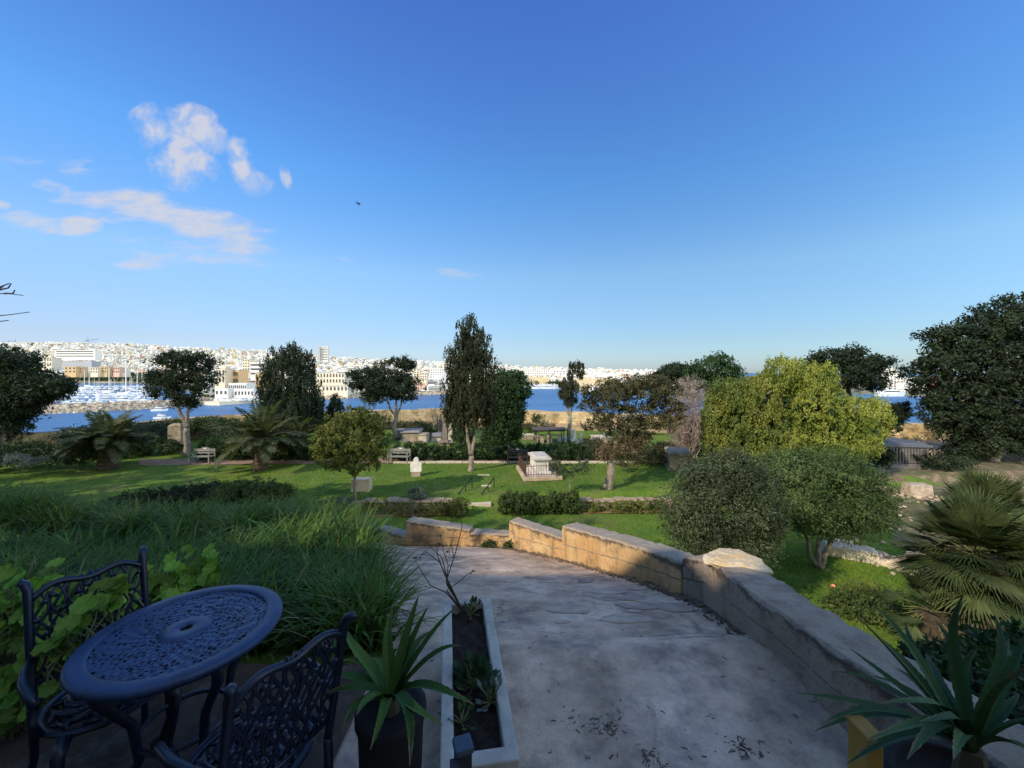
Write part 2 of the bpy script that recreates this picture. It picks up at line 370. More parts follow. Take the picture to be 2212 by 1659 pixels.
def lawn(x, y):
    e = 17.7 + .12 * (x + 2)                      # low retaining wall line
    z = LN + (LF - LN) * sm((y - e + .1) / .25)
    if x > 6: z += .25 * sm((x - 6) / 5) * sm((y - 11) / 6)
    z += .03 * math.sin(x * .7) * math.sin(y * .5)
    return z
def gz(x, y):
    if y > bast_y(x) + .25: return SEA - 3
    if y > 13.5: return lawn(x, y)
    d = wall_side(x, y)
    if d > .1 and y < 13.2 and not (x < -6.4): return lawn(x, y)
    if x < -6.4 and y > 12.5: return lawn(x, y)
    b = bank(y, x)
    if x < -3 and y > 4.2: b = min(b, -.51 - (y - 4.2) * .62)
    return max(b, LN) - .03
def axis_pts(segs):
    o = []
    for a, b, s in segs: o += list(np.arange(a, b, s))
    return o
xs = axis_pts([(-70, -30, 1.6), (-30, -8, .5), (-8, 3.2, .12), (3.2, 24, .5), (24, 80.1, 2)])
ys = axis_pts([(-32, 0, 1), (0, 11, .12), (11, 20, .22), (20, 44, .5), (44, 48, 1)])
V = [(x, y, gz(x, y)) for y in ys for x in xs]
nx, ny = len(xs), len(ys)
Fq = np.array([(j * nx + i, j * nx + i + 1, (j + 1) * nx + i + 1, (j + 1) * nx + i) for j in range(ny - 1) for i in range(nx - 1)])
M_ground = mat('lawn_ground', (.080, .165, .016), .95, (.145, .215, .026), scale=.9, bump=.9, bscale=22, c3=(.075, .125, .018), s3=6)
def worn(m):
    t = m.node_tree; b = t.nodes['Principled BSDF']; src = b.inputs['Base Color'].links[0].from_socket
    tcn = N(t, 'ShaderNodeTexCoord'); n = N(t, 'ShaderNodeTexNoise'); n.inputs['Scale'].default_value = .55; n.inputs['Detail'].default_value = 9; n.inputs['Roughness'].default_value = .72; t.links.new(tcn.outputs['Object'], n.inputs['Vector'])
    r = N(t, 'ShaderNodeMapRange'); t.links.new(n.outputs[0], r.inputs[0]); r.inputs[1].default_value = .51; r.inputs[2].default_value = .66; r.inputs[4].default_value = .8
    mx = N(t, 'ShaderNodeMix', data_type='RGBA'); t.links.new(r.outputs[0], mx.inputs[0]); t.links.new(src, mx.inputs[6]); mx.inputs[7].default_value = (.17, .165, .055, 1); t.links.new(mx.outputs[2], b.inputs['Base Color'])
worn(M_ground)
ter = mesh_np('ground', np.array(V), Fq, M_ground, smooth=True); struct(ter)

# ---- ramp / patio pavement
def pave_mat():
    m = mat('old_paving', (.50, .35, .235), .88, (.66, .50, .36), scale=1.6, bump=.55, bscale=14, c3=(.25, .205, .175), s3=2.2)
    t = m.node_tree; b = t.nodes['Principled BSDF']
    src = b.inputs['Base Color'].links[0].from_socket
    tcn = N(t, 'ShaderNodeTexCoord')
    nn = N(t, 'ShaderNodeTexNoise'); nn.inputs['Scale'].default_value = 3; nn.inputs['Detail'].default_value = 4; t.links.new(tcn.outputs['Object'], nn.inputs['Vector'])
    mxv = N(t, 'ShaderNodeMix', data_type='VECTOR'); mxv.inputs[0].default_value = .16; t.links.new(tcn.outputs['Object'], mxv.inputs[4]); t.links.new(nn.outputs['Color'], mxv.inputs[5])
    vo = N(t, 'ShaderNodeTexVoronoi', feature='DISTANCE_TO_EDGE'); vo.inputs['Scale'].default_value = 1.15; t.links.new(mxv.outputs[1], vo.inputs['Vector'])
    r = N(t, 'ShaderNodeMapRange'); t.links.new(vo.outputs['Distance'], r.inputs[0]); r.inputs[1].default_value = .0; r.inputs[2].default_value = .02
    # cracks fade in and out
    n4 = N(t, 'ShaderNodeTexNoise'); n4.inputs['Scale'].default_value = 1.1; t.links.new(tcn.outputs['Object'], n4.inputs['Vector'])
    r4 = N(t, 'ShaderNodeMapRange'); t.links.new(n4.outputs[0], r4.inputs[0]); r4.inputs[1].default_value = .44; r4.inputs[2].default_value = .58
    crack = mth(t, 'MULTIPLY', mth(t, 'SUBTRACT', 1, r.outputs[0]), mth(t, 'MULTIPLY', r4.outputs[0], .6))
    mx = N(t, 'ShaderNodeMix', data_type='RGBA'); t.links.new(crack, mx.inputs[0]); t.links.new(src, mx.inputs[6]); mx.inputs[7].default_value = (.09, .075, .06, 1)
    # small dark spots and litter stains
    v2 = N(t, 'ShaderNodeTexNoise'); v2.inputs['Scale'].default_value = 16; v2.inputs['Detail'].default_value = 3; t.links.new(tcn.outputs['Object'], v2.inputs['Vector'])
    r2 = N(t, 'ShaderNodeMapRange'); t.links.new(v2.outputs[0], r2.inputs[0]); r2.inputs[1].default_value = .66; r2.inputs[2].default_value = .74
    v5 = N(t, 'ShaderNodeTexNoise'); v5.inputs['Scale'].default_value = 3.5; v5.inputs['Detail'].default_value = 9; v5.inputs['Roughness'].default_value = .7; t.links.new(tcn.outputs['Object'], v5.inputs['Vector'])
    r5 = N(t, 'ShaderNodeMapRange'); t.links.new(v5.outputs[0], r5.inputs[0]); r5.inputs[1].default_value = .35; r5.inputs[2].default_value = .7; r5.inputs[3].default_value = .58; r5.inputs[4].default_value = 1.35
    m2 = N(t, 'ShaderNodeMix', data_type='RGBA'); t.links.new(mth(t, 'MULTIPLY', r2.outputs[0], .8), m2.inputs[0]); t.links.new(mx.outputs[2], m2.inputs[6]); m2.inputs[7].default_value = (.085, .075, .07, 1)
    vm = N(t, 'ShaderNodeVectorMath', operation='SCALE'); t.links.new(m2.outputs[2], vm.inputs[0]); t.links.new(r5.outputs[0], vm.inputs['Scale'])
    t.links.new(vm.outputs[0], b.inputs['Base Color'])
    return m
M_pave = pave_mat()
pxs = axis_pts([(-5.2, 1.9, .08)]); pys = axis_pts([(-4, .5, .5), (.5, 9.2, .08)])
V = []; idx = {}
Fl = []
for j, y in enumerate(pys):
    for i, x in enumerate(pxs):
        z = bank(y) + .012 + .012 * math.sin(x * 2.1 + y) * math.sin(y * 1.7) + (.018 if y < 2.62 + .1 * x else 0)
        V.append((x, y, z))
npx = len(pxs)
def leftedge(y):
    if y < 2.3: return -6
    t = (y - 2.3) / (7.4 - 2.3); return -.45 + (-2.3 + .45) * t - .25
for j in range(len(pys) - 1):
    for i in range(npx - 1):
        x, y = pxs[i], pys[j]
        if wall_side(x, y) < .12 and x > leftedge(y) - (1.6 if y > 7.0 else 0) and y < 9: Fl.append((j * npx + i, j * npx + i + 1, (j + 1) * npx + i + 1, (j + 1) * npx + i))
pv = mesh_np('path', np.array(V), np.array(Fl), M_pave, smooth=True); struct(pv)
# darker beaten earth under the table
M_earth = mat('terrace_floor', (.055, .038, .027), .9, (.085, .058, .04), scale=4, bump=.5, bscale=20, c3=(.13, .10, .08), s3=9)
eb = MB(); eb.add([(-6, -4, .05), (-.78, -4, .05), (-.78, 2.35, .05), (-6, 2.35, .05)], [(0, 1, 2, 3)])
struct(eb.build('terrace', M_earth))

# broken flagstones and lifted plaster in the upper part of the ramp
g = random.Random(19); mb = MB()
for k in range(46):
    if k < 30: u, v = g.gauss(1400, 90), g.gauss(1292, 24)
    else: u, v = g.uniform(1130, 1500), g.uniform(1215, 1262)
    if not (1120 < u < 1620 and 1212 < v < 1350): continue
    x, y = RP(u, v)
    if wall_side(x, y) > -.2: continue
    r_ = g.uniform(.05, .17); n_ = g.randint(6, 9); ph = g.random()
    pl = [(x + r_ * g.uniform(.65, 1.1) * math.cos(2 * math.pi * (i + ph) / n_) * 1.5, y + r_ * g.uniform(.65, 1.1) * math.sin(2 * math.pi * (i + ph) / n_)) for i in range(n_)]
    h_ = g.uniform(.001, .006); pz = lambda a_, b_: bank(b_) + .012 + .012 * math.sin(a_ * 2.1 + b_) * math.sin(b_ * 1.7); vs = [(a_, b_, bank(b_) - .01) for a_, b_ in pl] + [(a_ * .97 + x * .03, b_ * .97 + y * .03, pz(a_, b_) + .003 + h_) for a_, b_ in pl]
    mb.add(vs, [tuple(range(n_, 2 * n_))] + [(i, (i + 1) % n_, n_ + (i + 1) % n_, n_ + i) for i in range(n_)])
struct(mb.build('paving_fragments', mat('flagstone', (.50, .38, .29), .9, (.36, .27, .21), scale=7, bump=.5, bscale=30, island=.5)))

# ---- parapet wall made of sloping blocks
def stain(t, src):   # black lichen hanging below the coping edge and dirt along the foot, carried by the blocks themselves
    a_ = N(t, 'ShaderNodeAttribute', attribute_name='stain'); tcn = N(t, 'ShaderNodeTexCoord')
    n_ = N(t, 'ShaderNodeTexNoise'); n_.inputs['Scale'].default_value = 4.5; n_.inputs['Detail'].default_value = 8; n_.inputs['Roughness'].default_value = .7; t.links.new(tcn.outputs['Object'], n_.inputs['Vector'])
    q = mth(t, 'ADD', a_.outputs['Fac'], mth(t, 'MULTIPLY', mth(t, 'SUBTRACT', n_.outputs[0], .5), 2.4))
    r_ = N(t, 'ShaderNodeMapRange', interpolation_type='SMOOTHSTEP'); t.links.new(q, r_.inputs[0]); r_.inputs[1].default_value = .45; r_.inputs[2].default_value = .85; r_.inputs[4].default_value = .85
    m_ = N(t, 'ShaderNodeMix', data_type='RGBA'); t.links.new(r_.outputs[0], m_.inputs[0]); t.links.new(src, m_.inputs[6]); m_.inputs[7].default_value = (.10, .075, .055, 1)
    return m_.outputs[2]
def stone_wall_mat():
    m = mat('parapet_stone', (.58, .35, .15), .9, (.68, .48, .25), scale=1.6, bump=.8, bscale=13, c3=(.20, .14, .09), s3=2.6)
    t = m.node_tree; b = t.nodes['Principled BSDF']; src = b.inputs['Base Color'].links[0].from_socket
    tcn = N(t, 'ShaderNodeTexCoord'); mpn = N(t, 'ShaderNodeMapping'); mpn.inputs['Scale'].default_value = (5, 5, 1.1); t.links.new(tcn.outputs['Object'], mpn.inputs[0])
    ns = N(t, 'ShaderNodeTexNoise'); ns.inputs['Scale'].default_value = 1.0; ns.inputs['Detail'].default_value = 7; ns.inputs['Roughness'].default_value = .65; t.links.new(mpn.outputs[0], ns.inputs['Vector'])
    rs2 = N(t, 'ShaderNodeMapRange'); t.links.new(ns.outputs[0], rs2.inputs[0]); rs2.inputs[1].default_value = .53; rs2.inputs[2].default_value = .66; rs2.inputs[4].default_value = .75
    ms2 = N(t, 'ShaderNodeMix', data_type='RGBA'); t.links.new(rs2.outputs[0], ms2.inputs[0]); t.links.new(src, ms2.inputs[6]); ms2.inputs[7].default_value = (.17, .115, .075, 1); src = ms2.outputs[2]
    src = stain(t, src)
    # lichen-grey weathering on upward faces
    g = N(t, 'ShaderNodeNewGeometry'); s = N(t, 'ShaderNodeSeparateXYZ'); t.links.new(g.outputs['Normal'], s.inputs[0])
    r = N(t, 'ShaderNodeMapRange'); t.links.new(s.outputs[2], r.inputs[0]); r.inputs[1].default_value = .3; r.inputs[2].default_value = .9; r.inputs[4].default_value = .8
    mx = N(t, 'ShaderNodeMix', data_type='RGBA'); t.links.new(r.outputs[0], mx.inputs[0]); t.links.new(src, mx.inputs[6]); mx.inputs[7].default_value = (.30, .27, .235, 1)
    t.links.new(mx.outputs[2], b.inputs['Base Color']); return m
M_par = stone_wall_mat()
para = thing('parapet_wall', 'stepped limestone parapet wall curving down beside the paved path', 'wall', (1.7, 3.5, -.3))
# normals along polyline give the outer side
def add_stain(m):
    t = m.node_tree; b = t.nodes['Principled BSDF']; src = b.inputs['Base Color'].links[0].from_socket; t.links.new(stain(t, src), b.inputs['Base Color'])
def wdir(i):
    (x0, y0), (x1, y1) = WPTS[i], WPTS[i + 1]; l = math.hypot(x1 - x0, y1 - y0); return (x1 - x0) / l, (y1 - y0) / l
def off(i, th):
    ds = []
    if i > 0: ds.append(wdir(i - 1))
    if i < len(WPTS) - 1: ds.append(wdir(i))
    dx = sum(d[0] for d in ds); dy_ = sum(d[1] for d in ds); l = math.hypot(dx, dy_); dx /= l; dy_ /= l
    return WPTS[i][0] + dy_ * th, WPTS[i][1] - dx * th
def zt(u, v, Y): return CAMZ - (v - HOR) / FPX * Y
Yp = [p[1] for p in WPTS]
BL = [(0, 2, .58, zt(1660, 1295, 2.58)), (2, 3, zt(1660, 1297, 2.58), zt(1534, 1202, Yp[3])), (3, 4, zt(1532, 1212, Yp[3]), zt(1467, 1203, Yp[4]) ),
      (4, 7, zt(1474, 1214, Yp[4]), zt(1216, 1136, Yp[7])), (7, 8, zt(1216, 1164, Yp[7]), zt(1100, 1125, Yp[8])),
      (8, 9, zt(1100, 1155, Yp[8]) , zt(1014, 1152, Yp[9]) ), (9, 10, zt(1014, 1148, Yp[9]) + .02, zt(879, 1125, Yp[10])), (10, 11, zt(877, 1159, Yp[10]), zt(806, 1140, Yp[11])), (11, 12, zt(804, 1150, Yp[11]), zt(757, 1127, 10.2)), (12, 13, -2.25, -3.3)]
TH = .27
M_parg = mat('grey_parapet_stone', (.36, .275, .195), .92, (.46, .36, .265), scale=2.6, bump=1.0, bscale=16, c3=(.19, .15, .12), s3=3.4)  # greyer, darker stone for the three nearest blocks
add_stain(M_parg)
for bi, (a, b, z0, z1) in enumerate(BL):
    mb = MB(); th = TH + (.02 if bi in (1, 3) else 0)
    tot = sum(math.hypot(WPTS[k + 1][0] - WPTS[k][0], WPTS[k + 1][1] - WPTS[k][1]) for k in range(a, b)); acc = 0
    rings = []
    gr = random.Random(bi)
    for k in range(a, b):
        L0 = math.hypot(WPTS[k + 1][0] - WPTS[k][0], WPTS[k + 1][1] - WPTS[k][1]); sub = max(1, int(L0 / .05))
        o0, o1 = off(k, th), off(k + 1, th); dX, dY = wdir(k)
        for q in range(sub + (1 if k == b - 1 else 0)):
            t = q / sub; f = (acc + t * L0) / tot
            inner = Vector((WPTS[k][0] + (WPTS[k + 1][0] - WPTS[k][0]) * t, WPTS[k][1] + (WPTS[k + 1][1] - WPTS[k][1]) * t))
            outer = Vector((o0[0] + (o1[0] - o0[0]) * t, o0[1] + (o1[1] - o0[1]) * t))
            if bi in (0, 1, 3): inner = inner + (inner - outer).normalized() * (.055 if bi < 2 else .015)
            z = z0 + (z1 - z0) * f + gr.uniform(-.008, .008)
            e = .022 + gr.uniform(-.008, .008)
            nn_ = (outer - inner).normalized()
            base = bank(inner.y) - .2
            i2 = inner + nn_ * e; ou2 = outer - nn_ * e
            jit = gr.uniform(-.006, .006) + (.018 if abs((acc + t * L0) % .95 - .5) < .05 and tot > .8 else 0)
            zj = bank(inner.y) + (z - bank(inner.y)) * .48
            rings.append([(inner.x + nn_.x * jit, inner.y + nn_.y * jit, base), (inner.x + nn_.x * jit, inner.y + nn_.y * jit, bank(inner.y) + .01), (inner.x + nn_.x * jit, inner.y + nn_.y * jit, bank(inner.y) + .085), (inner.x + nn_.x * jit, inner.y + nn_.y * jit, zj - .007), (inner.x + nn_.x * .016, inner.y + nn_.y * .016, zj), (inner.x + nn_.x * jit, inner.y + nn_.y * jit, zj + .007), (inner.x + nn_.x * jit, inner.y + nn_.y * jit, max(zj + .02, z - .13)), (inner.x, inner.y, z - e), (i2.x, i2.y, z), (ou2.x, ou2.y, z), (outer.x, outer.y, z - e), (outer.x, outer.y, LN - .3)])
        acc += L0
    # small gap between blocks reads as a joint
    vs = [p for r_ in rings for p in r_]; n = 12
    fs = [(i * n + k, (i + 1) * n + k, (i + 1) * n + k + 1, i * n + k + 1) for i in range(len(rings) - 1) for k in range(n - 1)]
    fs += [tuple(range(n)), tuple(range((len(rings) - 1) * n, len(rings) * n))[::-1]]
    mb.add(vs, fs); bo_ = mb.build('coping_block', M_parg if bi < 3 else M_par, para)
    at_ = bo_.data.attributes.new('stain', 'FLOAT', 'POINT'); at_.data.foreach_set('value', [[.9, .9, 0, 0, 0, 0, 0, .9, .12, .12, .5, 0][k % 12] for k in range(len(vs))])
# loose rock slab on the wall
c = P(1600, 1222, 3.38); rs = []
sl_ = thing('rock_slab', 'flat pale weathered rock slab lying on top of the parapet wall', 'rock', (1.84, 3.33, .17))
def rock(nm, c, r, mt, parent, seed, flat=(1, 1, 1), rz=0, n=14, squareness=.0):
    g = np.random.default_rng(seed); vs = []; fs = []
    rows = 9
    for i in range(rows + 1):
        ph = -math.pi / 2 + math.pi * i / rows
        for k in range(n):
            t = 2 * math.pi * k / n; q = abs(math.cos(t)) ** 4 + abs(math.sin(t)) ** 4; q = q ** -.25
            q = 1 + (q - 1) * squareness
            d = np.array([math.cos(ph) ** (1 - squareness * .6) * math.cos(t) * q, math.cos(ph) ** (1 - squareness * .6) * math.sin(t) * q, math.sin(ph)])
            k2 = 1 + .12 * math.sin(3 * t + seed) + .1 * math.sin(5 * t + 2 * seed + i) + g.uniform(-.05, .05)
            p = d * k2 * r * np.array(flat)
            vs.append((c[0] + p[0] * math.cos(rz) - p[1] * math.sin(rz), c[1] + p[0] * math.sin(rz) + p[1] * math.cos(rz), c[2] + p[2]))
    for i in range(rows):
        for k in range(n): fs.append((i * n + k, i * n + (k + 1) % n, (i + 1) * n + (k + 1) % n, (i + 1) * n + k))
    if hasattr(mt, 'add'): mt.add(vs, fs); return
    mb = MB(); mb.add(vs, fs); return mb.build(nm, mt, parent)
M_slab = mat('slab_rock', (.62, .45, .24), .92, (.74, .64, .46), scale=5, bump=.6, bscale=22, c3=(.50, .36, .18), s3=6)
rock('rock', (1.865, 3.36, .178), .22, M_slab, sl_, 3, (1.0, .80, .15), rz=R(-25), n=22, squareness=.85)

# ------------------------------------------------------------------ sea
def sea_mat():
    m = bpy.data.materials.new('sea_water'); m.use_nodes = True; t = m.node_tree; b = t.nodes['Principled BSDF']
    b.inputs['Roughness'].default_value = .35; b.inputs['Specular IOR Level'].default_value = .10
    tcn = N(t, 'ShaderNodeTexCoord'); n = N(t, 'ShaderNodeTexNoise'); n.inputs['Scale'].default_value = .012; n.inputs['Detail'].default_value = 5
    mpn = N(t, 'ShaderNodeMapping'); mpn.inputs['Scale'].default_value = (.6, 2, 1); t.links.new(tcn.outputs['Object'], mpn.inputs[0]); t.links.new(mpn.outputs[0], n.inputs['Vector'])
    mx = N(t, 'ShaderNodeMix', data_type='RGBA'); mx.inputs[6].default_value = (.045, .135, .29, 1); mx.inputs[7].default_value = (.070, .19, .37, 1)
    r = N(t, 'ShaderNodeMapRange'); t.links.new(n.outputs[0], r.inputs[0]); r.inputs[1].default_value = .35; r.inputs[2].default_value = .65; t.links.new(r.outputs[0], mx.inputs[0]); t.links.new(mx.outputs[2], b.inputs['Base Color'])
    n2 = N(t, 'ShaderNodeTexNoise'); n2.inputs['Scale'].default_value = .5; n2.inputs['Detail'].default_value = 6; t.links.new(mpn.outputs[0], n2.inputs['Vector'])
    bp = N(t, 'ShaderNodeBump'); bp.inputs['Strength'].default_value = .9; bp.inputs['Distance'].default_value = .6; t.links.new(n2.outputs[0], bp.inputs['Height']); t.links.new(bp.outputs[0], b.inputs['Normal'])
    return m
mb = MB(); mb.add([(-6000, 10, SEA), (6000, 10, SEA), (6000, 9000, SEA), (-6000, 9000, SEA)], [(0, 1, 2, 3)])
struct(mb.build('sea', sea_mat()))

# ------------------------------------------------------------------ far shore
def lerp_tab(tab, x):
    if x <= tab[0][0]: return tab[0][1]
    for (a, va), (b, vb) in zip(tab[:-1], tab[1:]):
        if x <= b: return va + (vb - va) * (x - a) / (b - a)
    return tab[-1][1]
SH = [(-900, 824), (0, 826), (300, 828), (400, 842), (425, 850), (440, 873), (474, 875), (557, 869), (640, 865), (730, 860), (771, 859), (899, 853), (960, 851), (1030, 846), (1120, 839), (1150, 837), (1240, 838), (1330, 838), (1450, 839), (1600, 843), (1800, 848), (1903, 852), (1968, 856), (2100, 858), (3000, 870)]
SKYL = [(-900, 742), (0, 745), (100, 744), (300, 748), (450, 757), (560, 762), (700, 773), (800, 780), (1000, 789), (1150, 798), (1250, 801), (1400, 805), (1600, 812), (1800, 812), (1900, 818), (2000, 812), (3000, 806)]
Y1T = [(-900, 1900), (600, 1800), (1000, 1600), (1400, 1500), (1800, 1500), (3000, 1500)]
def land(u, t):
    v0 = lerp_tab(SH, u); v1 = lerp_tab(SKYL, u); Y0 = FPX * (CAMZ - SEA) / (v0 - HOR); Y1 = lerp_tab(Y1T, u)
    Y = Y0 * (Y1 / Y0) ** t
    v = v0 + (v1 - v0) * (t ** .9) + 1.2 * math.sin(u * .02 + t * 9) * t * (1 - t) * 2
    p = P(u, v - 2 * (1 - t), Y); return p
us = list(range(-900, 430, 30)) + list(range(430, 640, 8)) + list(range(640, 2000, 20)) + list(range(2000, 3001, 60))
ts = [0, .004, .02, .05, .1, .17, .25, .33, .42, .5, .6, .7, .8, .9, 1]
V = []
for u in us:
    p = land(u, 0); V.append((p.x, p.y, SEA - 4))
    for t in ts: p = land(u, t); V.append(tuple(p))
    p = land(u, 1); V.append((p.x * 1.6, p.y * 1.6, p.z - 60))
nr = len(ts) + 2
Fq = np.array([(i * nr + k, (i + 1) * nr + k, (i + 1) * nr + k + 1, i * nr + k + 1) for i in range(len(us) - 1) for k in range(nr - 1)])
M_land = mat('far_land', (.30, .25, .18), .95, (.09, .11, .05), scale=.01, detail=8)
struct(mesh_np('hills', np.array(V), Fq, M_land))

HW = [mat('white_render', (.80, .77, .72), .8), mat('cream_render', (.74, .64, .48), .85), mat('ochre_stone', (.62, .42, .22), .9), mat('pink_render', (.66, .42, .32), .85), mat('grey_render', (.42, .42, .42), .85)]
HN = ['white', 'cream', 'ochre', 'pinkish', 'grey']
M_win = mat('window_dark', (.07, .08, .09), .3, spec=.5)
M_roof = mat('flat_roof', (.55, .48, .42), .9)
M_wbright = mat('white_paint', (.85, .85, .84), .5)
def add_house(mb, c, w_, d_, fl, rz, g, mi_wall=0, mi_win=1, mi_roof=2, det=True):
    h = fl * 3.2; ca, sa = math.cos(rz), math.sin(rz)
    def tp(x, y): return (c[0] + x * ca - y * sa, c[1] + x * sa + y * ca)
    mb.box((c[0], c[1], c[2] - 6), (w_, d_, h + 6), rz, mi_wall)
    x, y = tp(g.uniform(-.25, .25) * w_, g.uniform(-.1, .3) * d_)
    mb.box((x, y, c[2] + h), (w_ * g.uniform(.25, .6), d_ * .4, g.uniform(1.6, 3)), rz, mi_wall)
    x, y = tp(0, 0); 
    nb = max(2, int(w_ / 3.6))
    style = g.random()
    for f in range(fl):
        z = c[2] + f * 3.2 + .9
        if style < .35:
            x, y = tp(0, -d_ / 2 - .05); mb.box((x, y, z), (w_ * .86, .5, 1.5), rz, mi_win)
            if det:
                x, y = tp(0, -d_ / 2 - .7); mb.box((x, y, z - 1), (w_ * .9, 1.6, .9), rz, mi_wall)
        else:
            for b in range(nb):
                if g.random() < .12: continue
                x, y = tp((b + .5) / nb * w_ - w_ / 2, -d_ / 2 - .05); mb.box((x, y, z), (1.4, .4, 1.7), rz, mi_win)
        if det:
            for sx_ in (-1, 1):
                x, y = tp(sx_ * (w_ / 2 + .05), g.uniform(-.2, .2) * d_); mb.box((x, y, z), (.4, 1.6, 1.6), rz, mi_win)

# collect house sites
g = random.Random(21)
sites = []
rows = 26
for ri in range(rows):
    t = .035 + (1 - .035) * (ri / (rows - 1)) ** 1.0
    u = -14 + g.random() * 8
    while u < 1500:
        p = land(u, t)
        wpx = g.uniform(9, 20) * (1.35 if p.y < 700 else 1); wp = wpx / p.y * FPX
        if g.random() < (.86 if t > .15 else .72):
            uu = u + wp / 2 + g.uniform(-1, 1); q = land(uu, min(1, t + g.uniform(-.012, .012)))
            skip = (q.y < 640 and t < .12 and (425 < uu < 575 or 670 < uu < 760)) or (uu < 440 and t < .08) or (1120 < uu < 1340 and t < .14)
            if not skip: sites.append((uu, t, q, wpx))
        u += wp * g.uniform(1.0, 1.12)
sites.sort(key=lambda s: s[2].y)
def zone(u):
    tab = [(70, 'behind the dark tree at the left edge'), (150, 'above the cream hotel left of the marina'), (230, 'above the marina masts under the tower crane'), (310, 'left of the leggy twin-trunk tree'),
           (480, 'behind the leggy twin-trunk tree'), (560, 'above the ornate waterfront villa'), (680, 'behind the dense dark cypress clump'), (760, 'right of the tall pale tower'), (905, 'behind the umbrella-shaped tree'),
           (960, 'between the umbrella-shaped tree and the tall cypress'), (1075, 'behind the tall central cypress'), (1150, 'right above the dark tree beside the cypress'), (1245, 'across the open water of the harbour'), (1420, 'beyond the fort wall on the right')]
    for a, b in tab:
        if u < a: return b
    return 'behind the dry pine on the right'
variants = []
hm_id = 0
for k in range(18):
    gg = random.Random(100 + k); ci = [0, 0, 1, 0, 2, 0, 0, 3, 1, 0, 0, 0, 0, 1, 4, 0, 0, 0][k]
    mb = MB(); fl = gg.choice([2, 3, 3, 4, 4, 5]); add_house(mb, (0, 0, 0), gg.uniform(11, 17), gg.uniform(9, 13), fl, 0, gg)
    me = bpy.data.meshes.new('house'); me.from_pydata(mb.v, [], mb.f)
    for m_ in (HW[ci], M_win, M_roof): me.materials.append(m_)
    me.polygons.foreach_set('material_index', mb.m); me.update(); variants.append((me, HN[ci], fl))
FL = {2: 'two', 3: 'three', 4: 'four', 5: 'five'}
NIND = 285
for i, (u, t, p, wpx) in enumerate(sites[:NIND]):
    me, cn, fl = g.choice(variants)
    o = bpy.data.objects.new('house', me); col.objects.link(o); o.location = p
    o.rotation_euler = (0, 0, g.uniform(-.45, .45) - math.atan2(p.x, p.y) * .7); s = wpx / 15; o.scale = (s, s, g.uniform(.8, 1.05))
    row = 'at the waterfront' if t < .1 else ('low on the slope' if t < .22 else ('halfway up the slope' if t < .45 else 'high on the slope'))
    lab = f"{cn} {FL[fl]}-storey flat-roofed house {row} {zone(u)}"
    tag(o, lab, 'house', 'houses on the far hillside')
mb = MB()
for (u, t, p, wpx) in sites[NIND:]:
    ci = g.choices([0, 1, 2, 3, 4], [.76, .15, .04, .03, .02])[0]
    add_house(mb, p, wpx, g.uniform(8, 12), g.choice([2, 2, 3, 3, 4]), g.uniform(-.6, .6) - math.atan2(p.x, p.y) * .7, g, mi_wall=ci, mi_win=5, mi_roof=1, det=False)
stuff(mb.build('distant_houses', HW + [M_win]), 'dense mass of small white houses covering the skyline across the harbour', 'houses')
# far trees between the houses
C = []; Dd = []
gn = np.random.default_rng(5)
pts = []
for _ in range(1500):
    u = gn.uniform(-10, 1480); t = gn.uniform(.04, 1) ; q = land(u, t)
    pts.append((q.x, q.y, q.z + gn.uniform(1, 4), gn.uniform(2, 6)))
for _ in range(420):   # green avenue behind the marina and slope below the villas
    u = gn.uniform(140, 345); q = land(u, gn.uniform(.02, .085)); pts.append((q.x, q.y, q.z + gn.uniform(2, 12), gn.uniform(4, 8)))
for u0, u1, n_ in ((560, 600, 25), (905, 930, 8), (1180, 1215, 25), (575, 700, 25)):
    for _ in range(n_):
        u = gn.uniform(u0, u1); q = land(u, gn.uniform(.03, .12)); pts.append((q.x, q.y, q.z + gn.uniform(1, 4), gn.uniform(3, 5)))
pts = np.array(pts)
cc = np.repeat(pts[:, :3], 26, 0); rr = np.repeat(pts[:, 3], 26)
d = unit(gn.normal(size=cc.shape)); cc = cc + d * rr[:, None] * .8
ax = unit(gn.normal(size=cc.shape)); sd = unit(np.cross(ax, d + .1))
Vv, Ff = leaves_np(cc, ax, sd, rr * .9, rr * .7)
M_fart = leafm('far_tree_leaf', (.035, .055, .018), (.085, .10, .03), trans=.1, scale=.05)
stuff(mesh_np('distant_trees', Vv, Ff, M_fart), 'dark green trees scattered between the houses across the harbour', 'trees')

